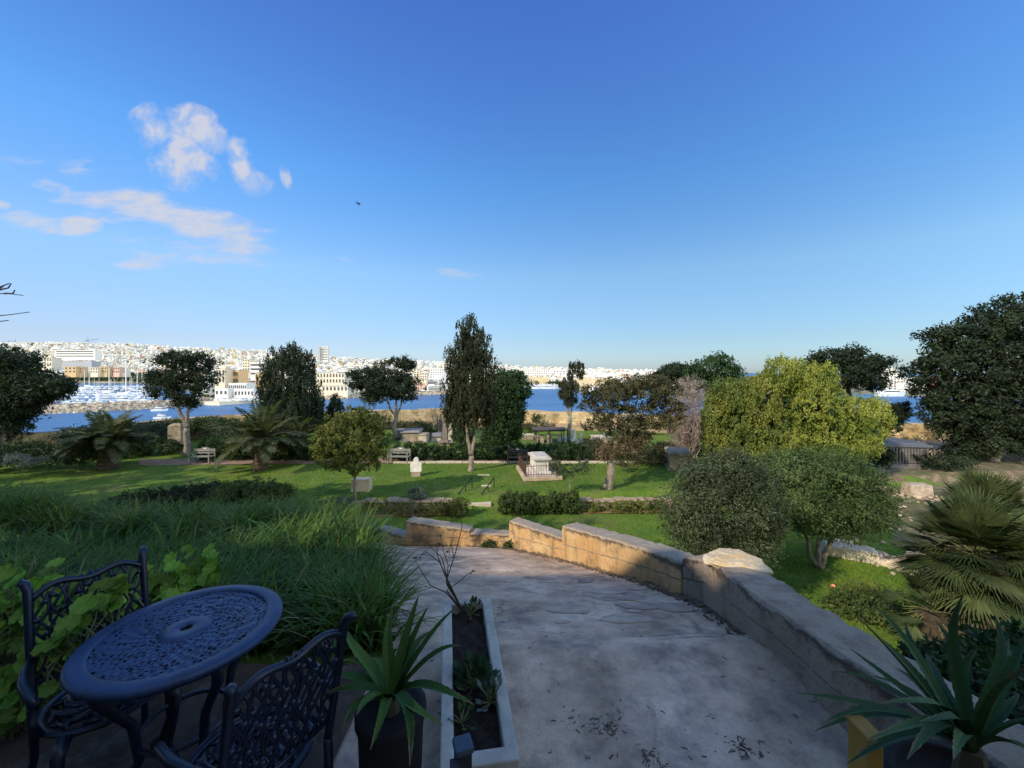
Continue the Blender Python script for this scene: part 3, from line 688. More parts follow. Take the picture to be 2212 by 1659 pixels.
# --- landmark buildings with their own parts
def block(label, cat, u0, u1, vtop, vbase, Y, wall, floors=3, bays=4, name='building', rz=None, depth=12, win=True, arch=False, cornice=True, roof_hut=False, band=False, group=None):
    a = P(u0, vbase, Y); b = P(u1, vbase, Y); W_ = b.x - a.x; H_ = (vbase - vtop) / FPX * Y; cx = (a.x + b.x) / 2
    rz = 0 if rz is None else rz
    o = thing(name, label, cat, (cx, Y, a.z), group, rz)
    ca, sa = math.cos(rz), math.sin(rz)
    def tp(x, y, z): return (cx + x * ca - y * sa, Y + x * sa + y * ca, a.z + z)
    MB().box(tp(0, depth / 2, -8), (W_, depth, H_ + 8), rz).build('wall', wall, o)
    if cornice: MB().box(tp(0, depth / 2, H_), (W_ + .8, depth + .8, max(.5, H_ * .04)), rz).build('roof', M_roof if wall is not HW[0] else HW[0], o)
    if roof_hut: MB().box(tp(W_ * .1, depth / 2, H_ + .5), (W_ * .4, depth * .5, H_ * .18), rz).build('roof_hut', wall, o)
    if win:
        fh = H_ / floors
        if band:
            for f in range(floors): MB().box(tp(0, -.15, f * fh + fh * .35), (W_ * .92, .6, fh * .42), rz).build('window_band', M_win, o)
        else:
            for f in range(floors):
                for k in range(bays):
                    x = (k + .5) / bays * W_ - W_ / 2; ww = W_ / bays * .42; hh = fh * .52
                    mb = MB(); mb.box(tp(x, -.12, f * fh + fh * .25), (ww, .5, hh), rz)
                    if arch:
                        c0 = tp(x, -.37, f * fh + fh * .25 + hh)
                        pl = [(math.cos(q) * ww / 2, math.sin(q) * ww / 2) for q in np.linspace(0, math.pi, 7)]
                        mb.add([(c0[0] + x_ * ca, c0[1] + x_ * sa, c0[2] + z_) for x_, z_ in pl], [tuple(range(7))])
                    mb.build('window', M_win, o)
    return o
def zb(u, t): return land(u, t)
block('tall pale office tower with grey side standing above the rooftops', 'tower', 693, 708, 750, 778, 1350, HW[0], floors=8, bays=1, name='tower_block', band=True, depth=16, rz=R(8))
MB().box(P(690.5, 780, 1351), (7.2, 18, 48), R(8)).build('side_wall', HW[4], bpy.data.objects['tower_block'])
block('ornate cream waterfront villa with rows of tall windows beside the leggy tree', 'villa', 464, 486, 797, 830, 420, HW[1], floors=2, bays=3, name='villa', depth=14, arch=True, roof_hut=True)
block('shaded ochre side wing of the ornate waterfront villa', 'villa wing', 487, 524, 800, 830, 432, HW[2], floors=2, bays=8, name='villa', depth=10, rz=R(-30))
block('long low white restaurant with glazed upper storey on the quay', 'restaurant', 494, 532, 829, 842, 395, HW[0], floors=1, bays=9, name='restaurant', depth=14)
block('white quayside pavilion with wide dark openings below the restaurant', 'pavilion', 464, 492, 841, 855, 374, HW[0], floors=1, bays=3, name='pavilion', depth=8)
block('white terrace building with awning right of the quayside pavilion', 'pavilion', 506, 548, 842, 856, 378, HW[0], floors=1, bays=6, name='pavilion', depth=8)
block('tall cream apartment slab behind the ornate waterfront villa', 'apartment block', 524, 539, 776, 806, 560, HW[1], floors=5, bays=3, depth=12)
block('stark white modern block left of the dense cypress clump', 'apartment block', 541, 572, 784, 812, 520, HW[0], floors=3, bays=2, depth=12, band=True)
block('orange stone building at the foot of the stark white block', 'building', 551, 572, 805, 833, 470, HW[2], floors=2, bays=3, depth=10)
block('golden stone palazzo with arched windows right of the dense cypress clump', 'palazzo', 684, 744, 806, 829, 455, HW[1], floors=2, bays=9, name='palazzo', depth=14, arch=True)
block('pale arcade with dark round arches below the golden palazzo', 'arcade', 695, 751, 834, 846, 436, HW[1], floors=1, bays=7, name='arcade', depth=10, arch=True)
block('cream apartment block just right of the umbrella-shaped tree crown', 'apartment block', 893, 906, 797, 816, 560, HW[1], floors=4, bays=2, depth=12)
block('pale ochre block left of the tall cypress near the waterline', 'apartment block', 907, 921, 805, 822, 545, HW[1], floors=3, bays=3, depth=12)
block('tall white balconied block right next to the tall cypress', 'apartment block', 930, 958, 797, 822, 600, HW[0], floors=5, bays=6, depth=12)
block('cream classical hotel with tall windows beside the dark left tree', 'hotel', 72, 112, 773, 792, 820, HW[1], floors=2, bays=7, name='hotel', depth=18, arch=True, roof_hut=True)
block('wide modern white block with long dark balcony bands under the crane', 'apartment block', 118, 205, 757, 772, 1180, HW[0], floors=3, bays=1, depth=20, band=True)
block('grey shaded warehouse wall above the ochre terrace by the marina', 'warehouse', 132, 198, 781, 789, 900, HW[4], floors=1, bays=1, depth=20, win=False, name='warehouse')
for k, (a_, b_, t_) in enumerate([(139, 164, 'leftmost ochre townhouse of the row above the marina trees'), (165, 176, 'narrow golden townhouse second from left above the marina trees'), (195, 211, 'cream and ochre townhouse in the middle of the row above the marina trees'),
                                   (213, 231, 'deep orange townhouse right of the middle one above the marina trees'), (244, 258, 'pale pink townhouse near the tallest mast'), (262, 270, 'small yellow townhouse directly behind the tallest mast')]):
    block(t_, 'townhouse', a_, b_, 792 + (k % 3), 806, 780 + 6 * k, [HW[2], HW[2], HW[1], HW[2], HW[3], HW[1]][k], floors=2, bays=3, name='townhouse', depth=12, group='townhouses above the marina trees')
block('long white waterfront terrace of balconied flats beyond the open water', 'apartment block', 1128, 1190, 799, 814, 960, HW[0], floors=3, bays=16, depth=14)
block('white flats with rows of windows right of the thin tree', 'apartment block', 1262, 1310, 806, 815, 1100, HW[0], floors=2, bays=12, depth=14)
block('white stepped block behind the thin tree tops', 'apartment block', 1195, 1228, 800, 815, 1000, HW[0], floors=3, bays=5, depth=14)
def fort(label, u0, u1, vt, vb, Y, depth=14):
    a = P(u0, vb, Y); b = P(u1, vb, Y); o = thing('fort_wall', label, 'fort wall', ((a.x + b.x) / 2, Y, a.z)); H_ = (vb - vt) / FPX * Y
    mb = MB(); mb.add([(a.x, Y - 3, a.z - 6), (b.x, Y - 3, a.z - 6), (b.x, Y, a.z + H_), (a.x, Y, a.z + H_), (a.x, Y + depth, a.z + H_), (b.x, Y + depth, a.z + H_), (a.x, Y + depth, a.z - 6), (b.x, Y + depth, a.z - 6)],
        [(0, 1, 2, 3), (3, 2, 5, 4), (0, 3, 4, 6), (1, 7, 5, 2)]); mb.build('wall', mat('fort_stone', (.66, .52, .32), .95, (.52, .40, .24), scale=.15, bump=.5, bscale=1), o)
    mb = MB(); n_ = int((b.x - a.x) / 7)
    for i in range(n_): mb.box((a.x + (i + .5) * (b.x - a.x) / n_, Y + .8, a.z + H_), ((b.x - a.x) / n_ * .55, 1.4, 1.1))
    mb.build('battlement', MATS['fort_stone'], o)
fort('low golden fort wall under the long white waterfront terrace', 1146, 1186, 815, 824, 800)
fort('long golden fort wall with battlements right of the thin tree', 1240, 1322, 818, 833, 640)
block('white seaside apartment tower with balconies between the dark trees on the right', 'apartment tower', 1922, 1952, 806, 842, 620, HW[0], floors=7, bays=4, name='apartment_tower', depth=14)
block('white seaside tower with red side wall beside the big right-hand tree', 'apartment tower', 1976, 2009, 816, 846, 560, HW[0], floors=6, bays=5, name='apartment_tower', depth=14)
MB().box(P(2012, 848, 562), (4.5, 12, 22)).build('side_wall', mat('red_render', (.55, .12, .08), .8), bpy.data.objects['apartment_tower.001'])
block('small white block with one window high up left of the red-sided tower', 'apartment block', 1918, 1934, 795, 804, 900, HW[0], floors=2, bays=2, depth=12)
block('low white waterside villa between the two seaside towers', 'house', 1952, 1972, 826, 848, 600, M_wbright, floors=2, bays=3, name='waterside_house', depth=10)
block('long low white waterside terrace below the seaside towers', 'terrace', 1906, 1968, 843, 853, 505, M_wbright, floors=1, bays=9, name='waterside_house', depth=10)
# tower cranes
M_crane = mat('crane_steel', (.12, .17, .22), .6)
def crane(label, u, vt, vb, ua, ub, Y, tilt):
    a = P(u, vb, Y); H_ = (vb - vt) / FPX * Y; o = thing('tower_crane', label, 'crane', a)
    MB().tube([a, a + Vector((0, 0, H_))], .9, 4).build('mast', M_crane, o)
    x0, x1 = P(ua, vt, Y).x, P(ub, vt, Y).x; z = a.z + H_ * .68
    mb = MB(); mb.tube([(x0, Y, z - tilt * .3), (x1, Y, z + tilt)], .7, 4); mb.build('jib', M_crane, o)
    MB().box((x0 + 1.5, Y, z - 3), (4, 3, 3)).build('counterweight', M_crane, o)
    mb = MB(); mb.tube([(a.x, Y, a.z + H_), (x1 * .55 + a.x * .45, Y, z + tilt * .5)], .2, 3); mb.tube([(a.x, Y, a.z + H_), (x0, Y, z)], .2, 3); mb.build('cable', M_crane, o)
crane('blue-grey tower crane standing on the skyline above the marina', 190, 730, 748, 184, 213, 1500, 6)
crane('faint distant tower crane at the far left of the skyline', 33, 733, 745, 17, 37, 1900, 0)
# breakwater and shoreline rocks
M_rock = mat('shore_rock', (.38, .30, .22), .95, (.52, .43, .33), scale=.4, bump=.5, bscale=3, island=.9)
def rocks(name, line, wid, hgt, n_, rmin, rmax, label, seed, kind=None):
    gg = np.random.default_rng(seed); mb = MB()
    for i in range(n_):
        t = gg.random(); u = line[0][0] + (line[-1][0] - line[0][0]) * t; v = lerp_tab(line, u)
        p = G(u, v, SEA); s = gg.random(); r = gg.uniform(rmin, rmax)
        c = (p.x + gg.uniform(-1, 1), p.y + s * wid, SEA + hgt * math.sin(min(1, s * 1.6) * math.pi / 2) * gg.uniform(.6, 1))
        n3 = 6; vs = []; fs = []
        for ii in range(4):
            ph = -math.pi / 2 + math.pi * ii / 3
            for k in range(n3):
                tt = 2 * math.pi * k / n3; q = r * (1 + gg.uniform(-.25, .25))
                vs.append((c[0] + math.cos(ph) * math.cos(tt) * q, c[1] + math.cos(ph) * math.sin(tt) * q, c[2] + math.sin(ph) * q * .7))
        for ii in range(3):
            for k in range(n3): fs.append((ii * n3 + k, ii * n3 + (k + 1) % n3, (ii + 1) * n3 + (k + 1) % n3, (ii + 1) * n3 + k))
        mb.add(vs, fs)
    return stuff(mb.build(name, M_rock), label, 'rocks')
rocks('breakwater_rocks', [(30, 897), (200, 890), (330, 883), (425, 876)], 17, 5.2, 2600, .9, 2.1, 'long breakwater of pale boulders in front of the marina', 3)
rocks('shore_rocks', [(700, 863), (771, 860), (899, 854), (990, 851)], 14, 3, 1100, .8, 2.2, 'strip of low pale rocks along the far waterline', 4)

def quay(label, line, hgt, wid, wallm):
    mb = MB(); pts = [G(u, v, SEA) for u, v in line]
    for a, b in zip(pts[:-1], pts[1:]):
        mb.add([(a.x, a.y, SEA - 1), (b.x, b.y, SEA - 1), (b.x, b.y, SEA + hgt), (a.x, a.y, SEA + hgt), (b.x, b.y + wid, SEA + hgt), (a.x, a.y + wid, SEA + hgt)], [(0, 1, 2, 3), (3, 2, 4, 5)])
    o = mb.build('quay_wall', wallm, loc=tuple(pts[0])); tag(o, label, 'quay')
quay('pale stone quay wall under the white pavilions', [(436, 875), (474, 876), (557, 870), (620, 867)], 3.0, 20, HW[1])
quay('pale stone quay wall below the arcade', [(700, 858), (771, 856), (860, 853)], 4.2, 14, HW[1])
mb = MB(); 
for v in (869, 858, 849, 841, 835, 830): 
    a = G(40 if v > 860 else 100, v, SEA); b = G(335, v - 1, SEA); mb.box(((a.x + b.x) / 2, (a.y + b.y) / 2, SEA + .1), (b.x - a.x, 2.5, .5))
struct(mb.build('pontoons', HW[4]))

# --- boats
M_hull = mat('boat_white', (.84, .84, .84), .35, spec=.5); M_glass = mat('boat_glass', (.02, .025, .035), .15, spec=.6); M_navy = mat('boat_canvas', (.03, .05, .12), .7); M_mast = mat('mast_metal', (.72, .68, .6), .5)
def hull_mb(Ln, B, H_):
    mb = MB(); st = 9; vs = []; fs = []
    for i in range(st):
        t = i / (st - 1); x = (t - .5) * Ln; w_ = B / 2 * (1 - max(0, (t - .45) / .55) ** 2.2) * (.88 + .12 * min(1, t * 4)); zk = -.4; sh = H_ * (1 + .35 * t * t)
        vs += [(x * (1 if t < .9 else 1), -w_, sh), (x - .06 * Ln * t, -w_ * .7, .0), (x - .08 * Ln * t, 0, zk), (x - .06 * Ln * t, w_ * .7, .0), (x, w_, sh)]
    for i in range(st - 1):
        for k in range(4): fs.append((i * 5 + k, (i + 1) * 5 + k, (i + 1) * 5 + k + 1, i * 5 + k + 1))
        fs.append((i * 5 + 4, (i + 1) * 5 + 4, (i + 1) * 5, i * 5))
    fs.append((0, 1, 2, 3, 4)); mb.add(vs, fs); return mb
def boat_proto(kind):
    if kind == 'motor':
        o = thing('motor_yacht', '', 'boat'); hull_mb(12, 3.9, 1.5).build('hull', M_hull, o)
        c = MB(); c.box((-.6, 0, 1.5), (6.2, 3.0, 1.4), 0, 0, .82); c.box((-1.4, 0, 3.1), (3.6, 2.4, .25)); cb_ = c.build('cabin', M_hull, o)
        MB().box((-.45, 0, 1.95), (5.9, 3.08, .6), 0, 0, .95).build('window', M_glass, cb_)
        MB().tube([(-2.6, -1, 2.7), (-2.9, -1, 4.3), (-2.9, 1, 4.3), (-2.6, 1, 2.7)], .12, 4).build('radar_arch', M_hull, o)
    elif kind == 'sail':
        o = thing('sailing_yacht', '', 'boat'); hull_mb(12, 3.4, 1.3).build('hull', M_hull, o)
        MB().box((.3, 0, 1.3), (5.2, 2.0, .6), 0, 0, .8).build('cabin', M_hull, o)
        MB().tube([(1.2, 0, 1.3), (1.2, 0, 16.5)], [.26, .20], 5).build('mast', M_mast, o)
        MB().tube([(1.2, 0, 2.9), (-3.8, 0, 3.0)], .26, 5).build('boom', M_navy, o)
        mb = MB(); mb.tube([(1.2, 0, 16.2), (5.8, 0, 1.8)], .035, 3); mb.tube([(1.2, 0, 16.2), (-5.8, 0, 1.6)], .035, 3); mb.build('rigging', M_mast, o)
    else:
        o = thing('cabin_cruiser', '', 'boat'); hull_mb(8.5, 2.9, 1.1).build('hull', M_hull, o)
        MB().box((.2, 0, 1.1), (3.4, 2.0, 1.0), 0, 0, .75).build('cabin', M_hull, o)
        MB().box((-2.3, 0, 1.15), (2.4, 2.3, .5), 0, 0, .9).build('cockpit_cover', M_navy, o)
    return o
protos = {k: boat_proto(k) for k in ('motor', 'sail', 'cruiser')}
first = {k: True for k in protos}
def put_boat(kind, x, y, rz, s, label, group, z=None):

    src = protos[kind]
    if first[kind]: r = src; first[kind] = False
    else:
        r = src.copy(); col.objects.link(r)
        for ch in list(src.children):
            c = ch.copy(); col.objects.link(c); c.parent = r
            for gc in list(ch.children):
                d_ = gc.copy(); col.objects.link(d_); d_.parent = c
    r.location = (x, y, SEA if z is None else z); r.rotation_euler = (0, 0, rz); r.scale = (s, s, s); r['label'] = label; r['group'] = group
g = random.Random(9)
rowsB = [(872, 60, 325), (866, 90, 340), (860, 120, 350), (854, 130, 330), (849, 130, 320), (845, 140, 320), (840, 150, 320), (836, 160, 310)]
wd_row = ['first row behind the breakwater', 'second row behind the breakwater', 'third row behind the breakwater', 'fourth row behind the breakwater', 'middle rows of the marina', 'middle rows of the marina', 'back rows of the marina', 'back rows of the marina']
for ri, (v, u0, u1) in enumerate(rowsB):
    u = u0 + g.uniform(0, 10)
    while u < u1:
        p = G(u, v, SEA); kd = g.choices(['motor', 'cruiser', 'sail'], [.46, .26, .28 if ri > 1 else .05])[0]
        s = g.uniform(.85, 1.25); yaw = g.choice([0, math.pi]) + g.uniform(-.5, .5)
        side = 'left end' if u < u0 + (u1 - u0) * .33 else ('middle' if u < u0 + (u1 - u0) * .66 else 'right end')
        nm = {'motor': 'white motor yacht', 'cruiser': 'white cabin cruiser', 'sail': 'white sailing yacht'}[kd]
        put_boat(kd, p.x, p.y + g.uniform(-4, 4), yaw, s, f'{nm}, {wd_row[ri]}, {side}', 'boats moored in the marina')
        u += (10.5 * s / p.y * FPX) * g.uniform(.72, 1.05)
for u, v, s, lb in ((266, 858, 2.5, 'sailing yacht with the tallest pale mast in the marina'), (293, 856, 1.9, 'sailing yacht with a tall mast just right of the tallest one'), (304, 848, 1.8, 'sailing yacht whose mast stands close left of the leggy tree'), (231, 852, 2.1, 'sailing yacht with a thick mast left of the tallest one'), (179, 842, 1.9, 'sailing yacht whose mast rises beside the left trees'), (190, 838, 2.4, 'sailing yacht with slender mast in the back of the marina')):
    p = G(u, v, SEA); put_boat('sail', p.x, p.y, g.uniform(-.3, .3), s, lb, 'boats moored in the marina')
for k in range(13):
    u = 440 + k * 9 + g.uniform(-2, 2); p = G(u, 874 - k * .3, SEA + 3.0)
    kd = g.choice(['motor', 'cruiser']); 
    put_boat(kd, (u - 1106) / FPX * (362 + k % 3 * 3), 362 + k % 3 * 3, g.uniform(-.4, .4), g.uniform(.6, .85), f'white boat drawn up along the quay {"left of" if u < 500 else "below"} the white restaurant', 'boats on the restaurant quay', SEA + 3.1)
for k in range(12):
    u = 1148 + k * 5.2; p = G(u, 839 + (k % 2), SEA); put_boat('motor', p.x, p.y, g.choice([0, math.pi]) + g.uniform(-.3, .3), g.uniform(1.5, 2.3), 'large white yacht moored on the far side of the open water', 'large yachts across the open water')
for u, v, s, lb in ((700, 857, 1.0, 'white motor boat by the quay right of the dense cypress clump'), (1291, 846, 2.2, 'white yacht below the golden fort wall seen through the dry pine'), (1925, 856, 2.6, 'long white yacht in front of the seaside apartment tower'), (915, 851, 1.6, 'white motor yacht on the far rocks left of the tall cypress'), (938, 850, 1.7, 'white motor yacht touching the outline of the tall cypress'), (346, 888, .9, 'white motor boat off the end of the breakwater'), (352, 905, .8, 'white motor boat alone on the water before the leggy tree')):
    p = G(u, v, SEA); put_boat('motor', p.x, p.y, g.uniform(-.3, .3), s, lb, 'motor boats under way or alone')

# ------------------------------------------------------------------ bastion parapet
M_bast = mat('bastion_stone', (.60, .43, .22), .92, (.72, .58, .36), scale=1.4, bump=1, bscale=5, c3=(.22, .17, .09), s3=1.1)
bo = thing('bastion_wall', 'long weathered golden bastion parapet between cemetery and sea', 'wall', (0, 39, -3.8))
mb = MB(); bc = MB()
TOPZ = -2.15
for (x0, y0), (x1, y1) in zip(BAST[:-1], BAST[1:]):
    n_ = max(1, int(math.hypot(x1 - x0, y1 - y0) / .8)); dx, dy_ = (x1 - x0), (y1 - y0); l = math.hypot(dx, dy_); nx_, ny_ = -dy_ / l, dx / l
    for i in range(n_):
        a = (x0 + dx * i / n_, y0 + dy_ * i / n_); b = (x0 + dx * (i + 1) / n_, y0 + dy_ * (i + 1) / n_)
        tz = TOPZ + .05 * math.sin(a[0] * 1.3)
        def q(p, o_, z): return (p[0] + nx_ * o_, p[1] + ny_ * o_, z)
        mb.add([q(a, 0, -4.4), q(b, 0, -4.4), q(b, 0, tz), q(a, 0, tz), q(b, .9, tz), q(a, .9, tz), q(b, .9, SEA - 1), q(a, .9, SEA - 1)], [(0, 1, 2, 3), (3, 2, 4, 5), (5, 4, 6, 7)])
        if i % 9 != 4: bc.add([q(a, -.5, -4.4), q(b, -.5, -4.4), q(b, -.45, -3.35 + .05 * math.sin(a[0] * 3)), q(a, -.45, -3.35 + .05 * math.sin(a[0] * 3)), q(b, 0, -3.3), q(a, 0, -3.3)], [(0, 1, 2, 3), (3, 2, 4, 5)])
mb.build('wall', M_bast, bo); bc.build('firing_step', mat('step_stone', (.42, .30, .19), .92, (.30, .24, .16), scale=1.2, bump=.7, bscale=6), bo)

def masonry(m, sx_, sz_, k=.5):
    t = m.node_tree; b = t.nodes['Principled BSDF']; src = b.inputs['Base Color'].links[0].from_socket
    tcn = N(t, 'ShaderNodeTexCoord'); s3 = N(t, 'ShaderNodeSeparateXYZ'); t.links.new(tcn.outputs['Object'], s3.inputs[0])
    c3_ = N(t, 'ShaderNodeCombineXYZ'); t.links.new(mth(t, 'MULTIPLY_ADD', s3.outputs[1], .4, s3.outputs[0]), c3_.inputs[0]); t.links.new(s3.outputs[2], c3_.inputs[1])
    br = N(t, 'ShaderNodeTexBrick'); br.inputs['Scale'].default_value = 1; br.inputs['Brick Width'].default_value = sx_; br.inputs['Row Height'].default_value = sz_; br.inputs['Mortar Size'].default_value = .012
    br.inputs['Color1'].default_value = (1, 1, 1, 1); br.inputs['Color2'].default_value = (.68, .66, .62, 1); br.inputs['Mortar'].default_value = (k, k * .9, k * .8, 1); t.links.new(c3_.outputs[0], br.inputs['Vector'])
    mx = N(t, 'ShaderNodeMix', data_type='RGBA', blend_type='MULTIPLY'); mx.inputs[0].default_value = 1; t.links.new(src, mx.inputs[6]); t.links.new(br.outputs['Color'], mx.inputs[7]); t.links.new(mx.outputs[2], b.inputs['Base Color'])
masonry(M_bast, .62, .27); masonry(M_lime, .4, .3, .6)

# ------------------------------------------------------------------ garden paths, kerbs, low walls
M_dirt = mat('dirt_path', (.26, .16, .11), .95, (.34, .23, .17), scale=3, bump=.6, bscale=20)
def sheet(name, uvs, z, m, lift=.02):
    pts = [G(u, v, z) for u, v in uvs]; mb = MB(); mb.add([(p.x, p.y, z + lift) for p in pts], [tuple(range(len(pts)))]); return mb.build(name, m)
struct(sheet('garden_path', [(300, 1006), (860, 1001), (1500, 1001), (1500, 990), (860, 990), (300, 994)], LF, M_dirt, .03))
mb = MB()
g = random.Random(4)
u = 850.0
while u < 1440:
    w_ = g.uniform(22, 60); a = G(u, 1000.5, LF); b = G(min(u + w_ - 1.2, 1440), 1000.5, LF)
    mb.box(((a.x + b.x) / 2, a.y, LF - .1), (b.x - a.x, .14, .22 + g.uniform(-.02, .02))); u += w_
tag(mb.build('kerb', M_limep, loc=(-3, 24.5, LF), bevel=.015), 'cream stone kerb along the far edge of the lawn', 'kerb')
# retaining wall between the lawns
def stonewall(name, label, u0, u1, v, h, th, z, seed, m=M_limeb, capm=M_limep):
    a = G(u0, v, z); b = G(u1, v, z); o = thing(name, label, 'wall', ((a.x + b.x) / 2, (a.y + b.y) / 2, z)); d = b - a; rz = math.atan2(d.y, d.x); gg = random.Random(seed)
    n_ = max(2, int(d.length / .45)); mb = MB(); cp = MB()
    for i in range(n_):
        c = a.lerp(b, (i + .5) / n_); hh = h + gg.uniform(-.03, .03)
        for r_ in range(2):
            cc_ = c + Vector((gg.uniform(-.02, .02), gg.uniform(-.05, .05), 0)); mb.box((cc_.x, cc_.y, z - .15 + r_ * (hh + .15) / 2), (d.length / n_ * (.97 if r_ else .99), th * gg.uniform(.9, 1.05), (hh + .15) / 2 - .008), rz)
        cp.box((c.x, c.y + gg.uniform(-.03, .03), z + hh + gg.uniform(-.02, .02)), (d.length / n_ * .97, th * gg.uniform(1.0, 1.3), gg.uniform(.05, .10)), rz + gg.uniform(-.03, .03))
    mb.build('stonework', m, o, bevel=.02); cp.build('coping', mat('worn_coping', (.44, .34, .23), .92, (.28, .21, .14), scale=4, bump=.7, bscale=14), o, bevel=.03)
stonewall('low_wall', 'low stone retaining wall left of the garden handrails', 762, 985, 1101, .36, .45, LN, 1)
stonewall('low_wall', 'low stone retaining wall behind the sparse hedge on the right', 1255, 1450, 1098, .32, .40, LN, 2)
a = G(1035, 1093, LN); o = MB().box((a.x, a.y, LN), (1.1, .45, .2)).box((a.x, a.y + .4, LN), (1.1, .45, .34)).build('garden_steps', M_limep, loc=tuple(a), bevel=.02); tag(o, 'pair of pale stone steps between the two handrails', 'steps')
struct(sheet('soil_bed', [(765, 1120), (1010, 1113), (1005, 1094), (780, 1098)], LN, mat('ochre_soil', (.36, .21, .10), .95, (.25, .15, .08), scale=4, bump=.8, bscale=25), .04))
struct(sheet('soil_bed', [(1240, 1112), (1460, 1108), (1460, 1096), (1240, 1099)], LN, MATS['ochre_soil'], .04))
# handrails
def rail(label, u, v):
    a = G(u, v, LN) ; o = thing('handrail', label, 'handrail', a, 'handrails beside the garden steps')
    # runs away from the viewer and up
    p0 = a + Vector((0, 0, .0)); p1 = a + Vector((.50, 1.0, .12))
    MB().tube([p0, p0 + Vector((0, 0, .44)), p1 + Vector((0, 0, .78)), p1 + Vector((0, 0, .22)), p0 + Vector((.16, .3, .0))], .028, 6).build('rail', M_black, o)
    m_ = p0.lerp(p1, .5); MB().tube([m_ + Vector((0, 0, -.1)), m_ + Vector((0, 0, .60))], .024, 6).build('post', M_black, o)
    MB().tube([p1 + Vector((0, 0, -.1)), p1 + Vector((0, 0, .3))], .024, 6).build('post', M_black, o)
rail('left one of the two slanted black handrails on the lawn', 991, 1087)
rail('right one of the two slanted black handrails on the lawn', 1041, 1088)
# benches
def bench(label, u, v, z, rz=0, rusty=False):
    a = G(u, v, z); o = thing('garden_bench', label, 'bench', a, 'garden benches facing the lawn', rz); m_ = mat('bench_wood', (.20, .19, .17), .8, (.28, .26, .23), scale=6) if not rusty else mat('bench_iron', (.06, .05, .05), .6)
    Mx = Matrix.Translation(a) @ Matrix.Rotation(rz, 4, 'Z')
    for k in range(3): MB().box((0, -.2 + k * .16, .42), (1.25, .12, .03), M=Mx).build('seat_slat', m_, o)
    for k in range(2): MB().box((0, .24 + k * .02, .56 + k * .12), (1.25, .03, .08), M=Mx).build('back_slat', m_, o)
    mb = MB(); n_ = 12; vs = []
    for i in range(n_ + 1):
        x = -.625 + 1.25 * i / n_; z_ = .80 + (.10 if abs(x) < .16 else (.10 * max(0, 1 - (abs(x) - .16) / .12)))
        vs += [(x, .27, .76), (x, .27, z_ + .04), (x, .31, z_ + .04), (x, .31, .76)]
    mb.add([Mx @ Vector(v_) for v_ in vs], [(i * 4 + k, i * 4 + 4 + k, i * 4 + 4 + (k + 1) % 4, i * 4 + (k + 1) % 4) for i in range(n_) for k in range(4)]); cr_ = mb.build('crest_rail', m_, o)
    MB().box((0, .255, .83), (.16, .012, .05), M=Mx).build('plaque', mat('plaque_metal', (.85, .85, .83), .3), cr_)
    for sx_ in (-.6, .6):
        for y_, h_ in ((-.24, .62), (.26, .85)): MB().box((sx_, y_, 0), (.06, .06, h_), M=Mx).build('leg', m_, o)
        MB().box((sx_, 0, .62), (.07, .58, .035), M=Mx).build('armrest', m_, o)
bench('grey wooden bench left of the foreground palm trees, by the hedge', 436, 1001, LF)
bench('grey wooden bench half hidden behind the round citrus tree', 862, 1001, LF, R(-6))
bench('dark metal bench just left of the railed white tomb', 1118, 1003, LF, 0, True)

# ------------------------------------------------------------------ tombs and monuments
def frame_from(p0, p1):   # origin p0, x axis towards p1
    d = (p1 - p0); rz = math.atan2(d.y, d.x); return rz, d.length
# railed white tomb
pA, pB, pC = G(1142.8, 1041, LF), G(1227, 1038, LF), G(1104.6, 1012, LF)
ctr = (pB + pC) / 2; rz, wid = frame_from(pA, pB); dep = (pC - pA).length * .93
tomb = thing('chest_tomb', 'white marble chest tomb with pilasters inside a rusty iron railing', 'tomb', (ctr.x, ctr.y, LF), None, rz)
Mx = Matrix.Translation(Vector((ctr.x, ctr.y, LF))) @ Matrix.Rotation(rz, 4, 'Z')
mb = MB(); 
for sx_, sy_, bx, by in ((0, -1, wid, .24), (0, 1, wid, .24), (-1, 0, .24, dep - .48), (1, 0, .24, dep - .48)):
    mb.box((sx_ * (wid / 2 - .12), sy_ * (dep / 2 - .12), 0), (bx, by, .2), M=Mx)
kb = mb.build('kerb_stone', mat('kerb_stone', (.58, .47, .33), .9, (.38, .28, .19), scale=3, bump=.5, bscale=20), tomb, bevel=.02)
MB().box((0, 0, -.05), (wid - .5, dep - .5, .17), M=Mx).build('paving', mat('tomb_paving', (.60, .44, .38), .9, (.72, .62, .55), scale=3), tomb)
cx_, cy_ = .12, .25
MB().box((cx_, cy_, .1), (.95, 1.75, .16), M=Mx).build('plinth', M_limew, tomb, bevel=.015)
MB().box((cx_, cy_, .26), (.74, 1.5, .62), M=Mx).build('chest', M_limew, tomb)
for sy_ in (-1, 1):
    for k in range(5): MB().box((cx_ - .3 + k * .15, cy_ + sy_ * .762, .27), (.05, .03, .6), M=Mx).build('pilaster', M_limew, tomb)
for k in range(7): MB().box((cx_ - .378, cy_ - .63 + k * .21, .27), (.03, .06, .6), M=Mx).build('pilaster', M_limew, tomb)
mb = MB(); mb.box((cx_, cy_, .88), (.98, 1.78, .09), M=Mx); mb.box((cx_, cy_, .97), (.88, 1.66, .09), 0, 0, .7, M=Mx); mb.build('lid', mat('lid_stone', (.62, .58, .50), .85, (.44, .40, .34), scale=5, bump=.3), tomb, bevel=.012)
rl = thing('iron_railing', 'rusty iron railing around the white marble chest tomb', 'railing', (ctr.x, ctr.y, LF), None, rz)
rw, rd_ = wid - .28, dep - .28
cor = [(-rw / 2, -rd_ / 2), (rw / 2, -rd_ / 2), (rw / 2, rd_ / 2), (-rw / 2, rd_ / 2)]
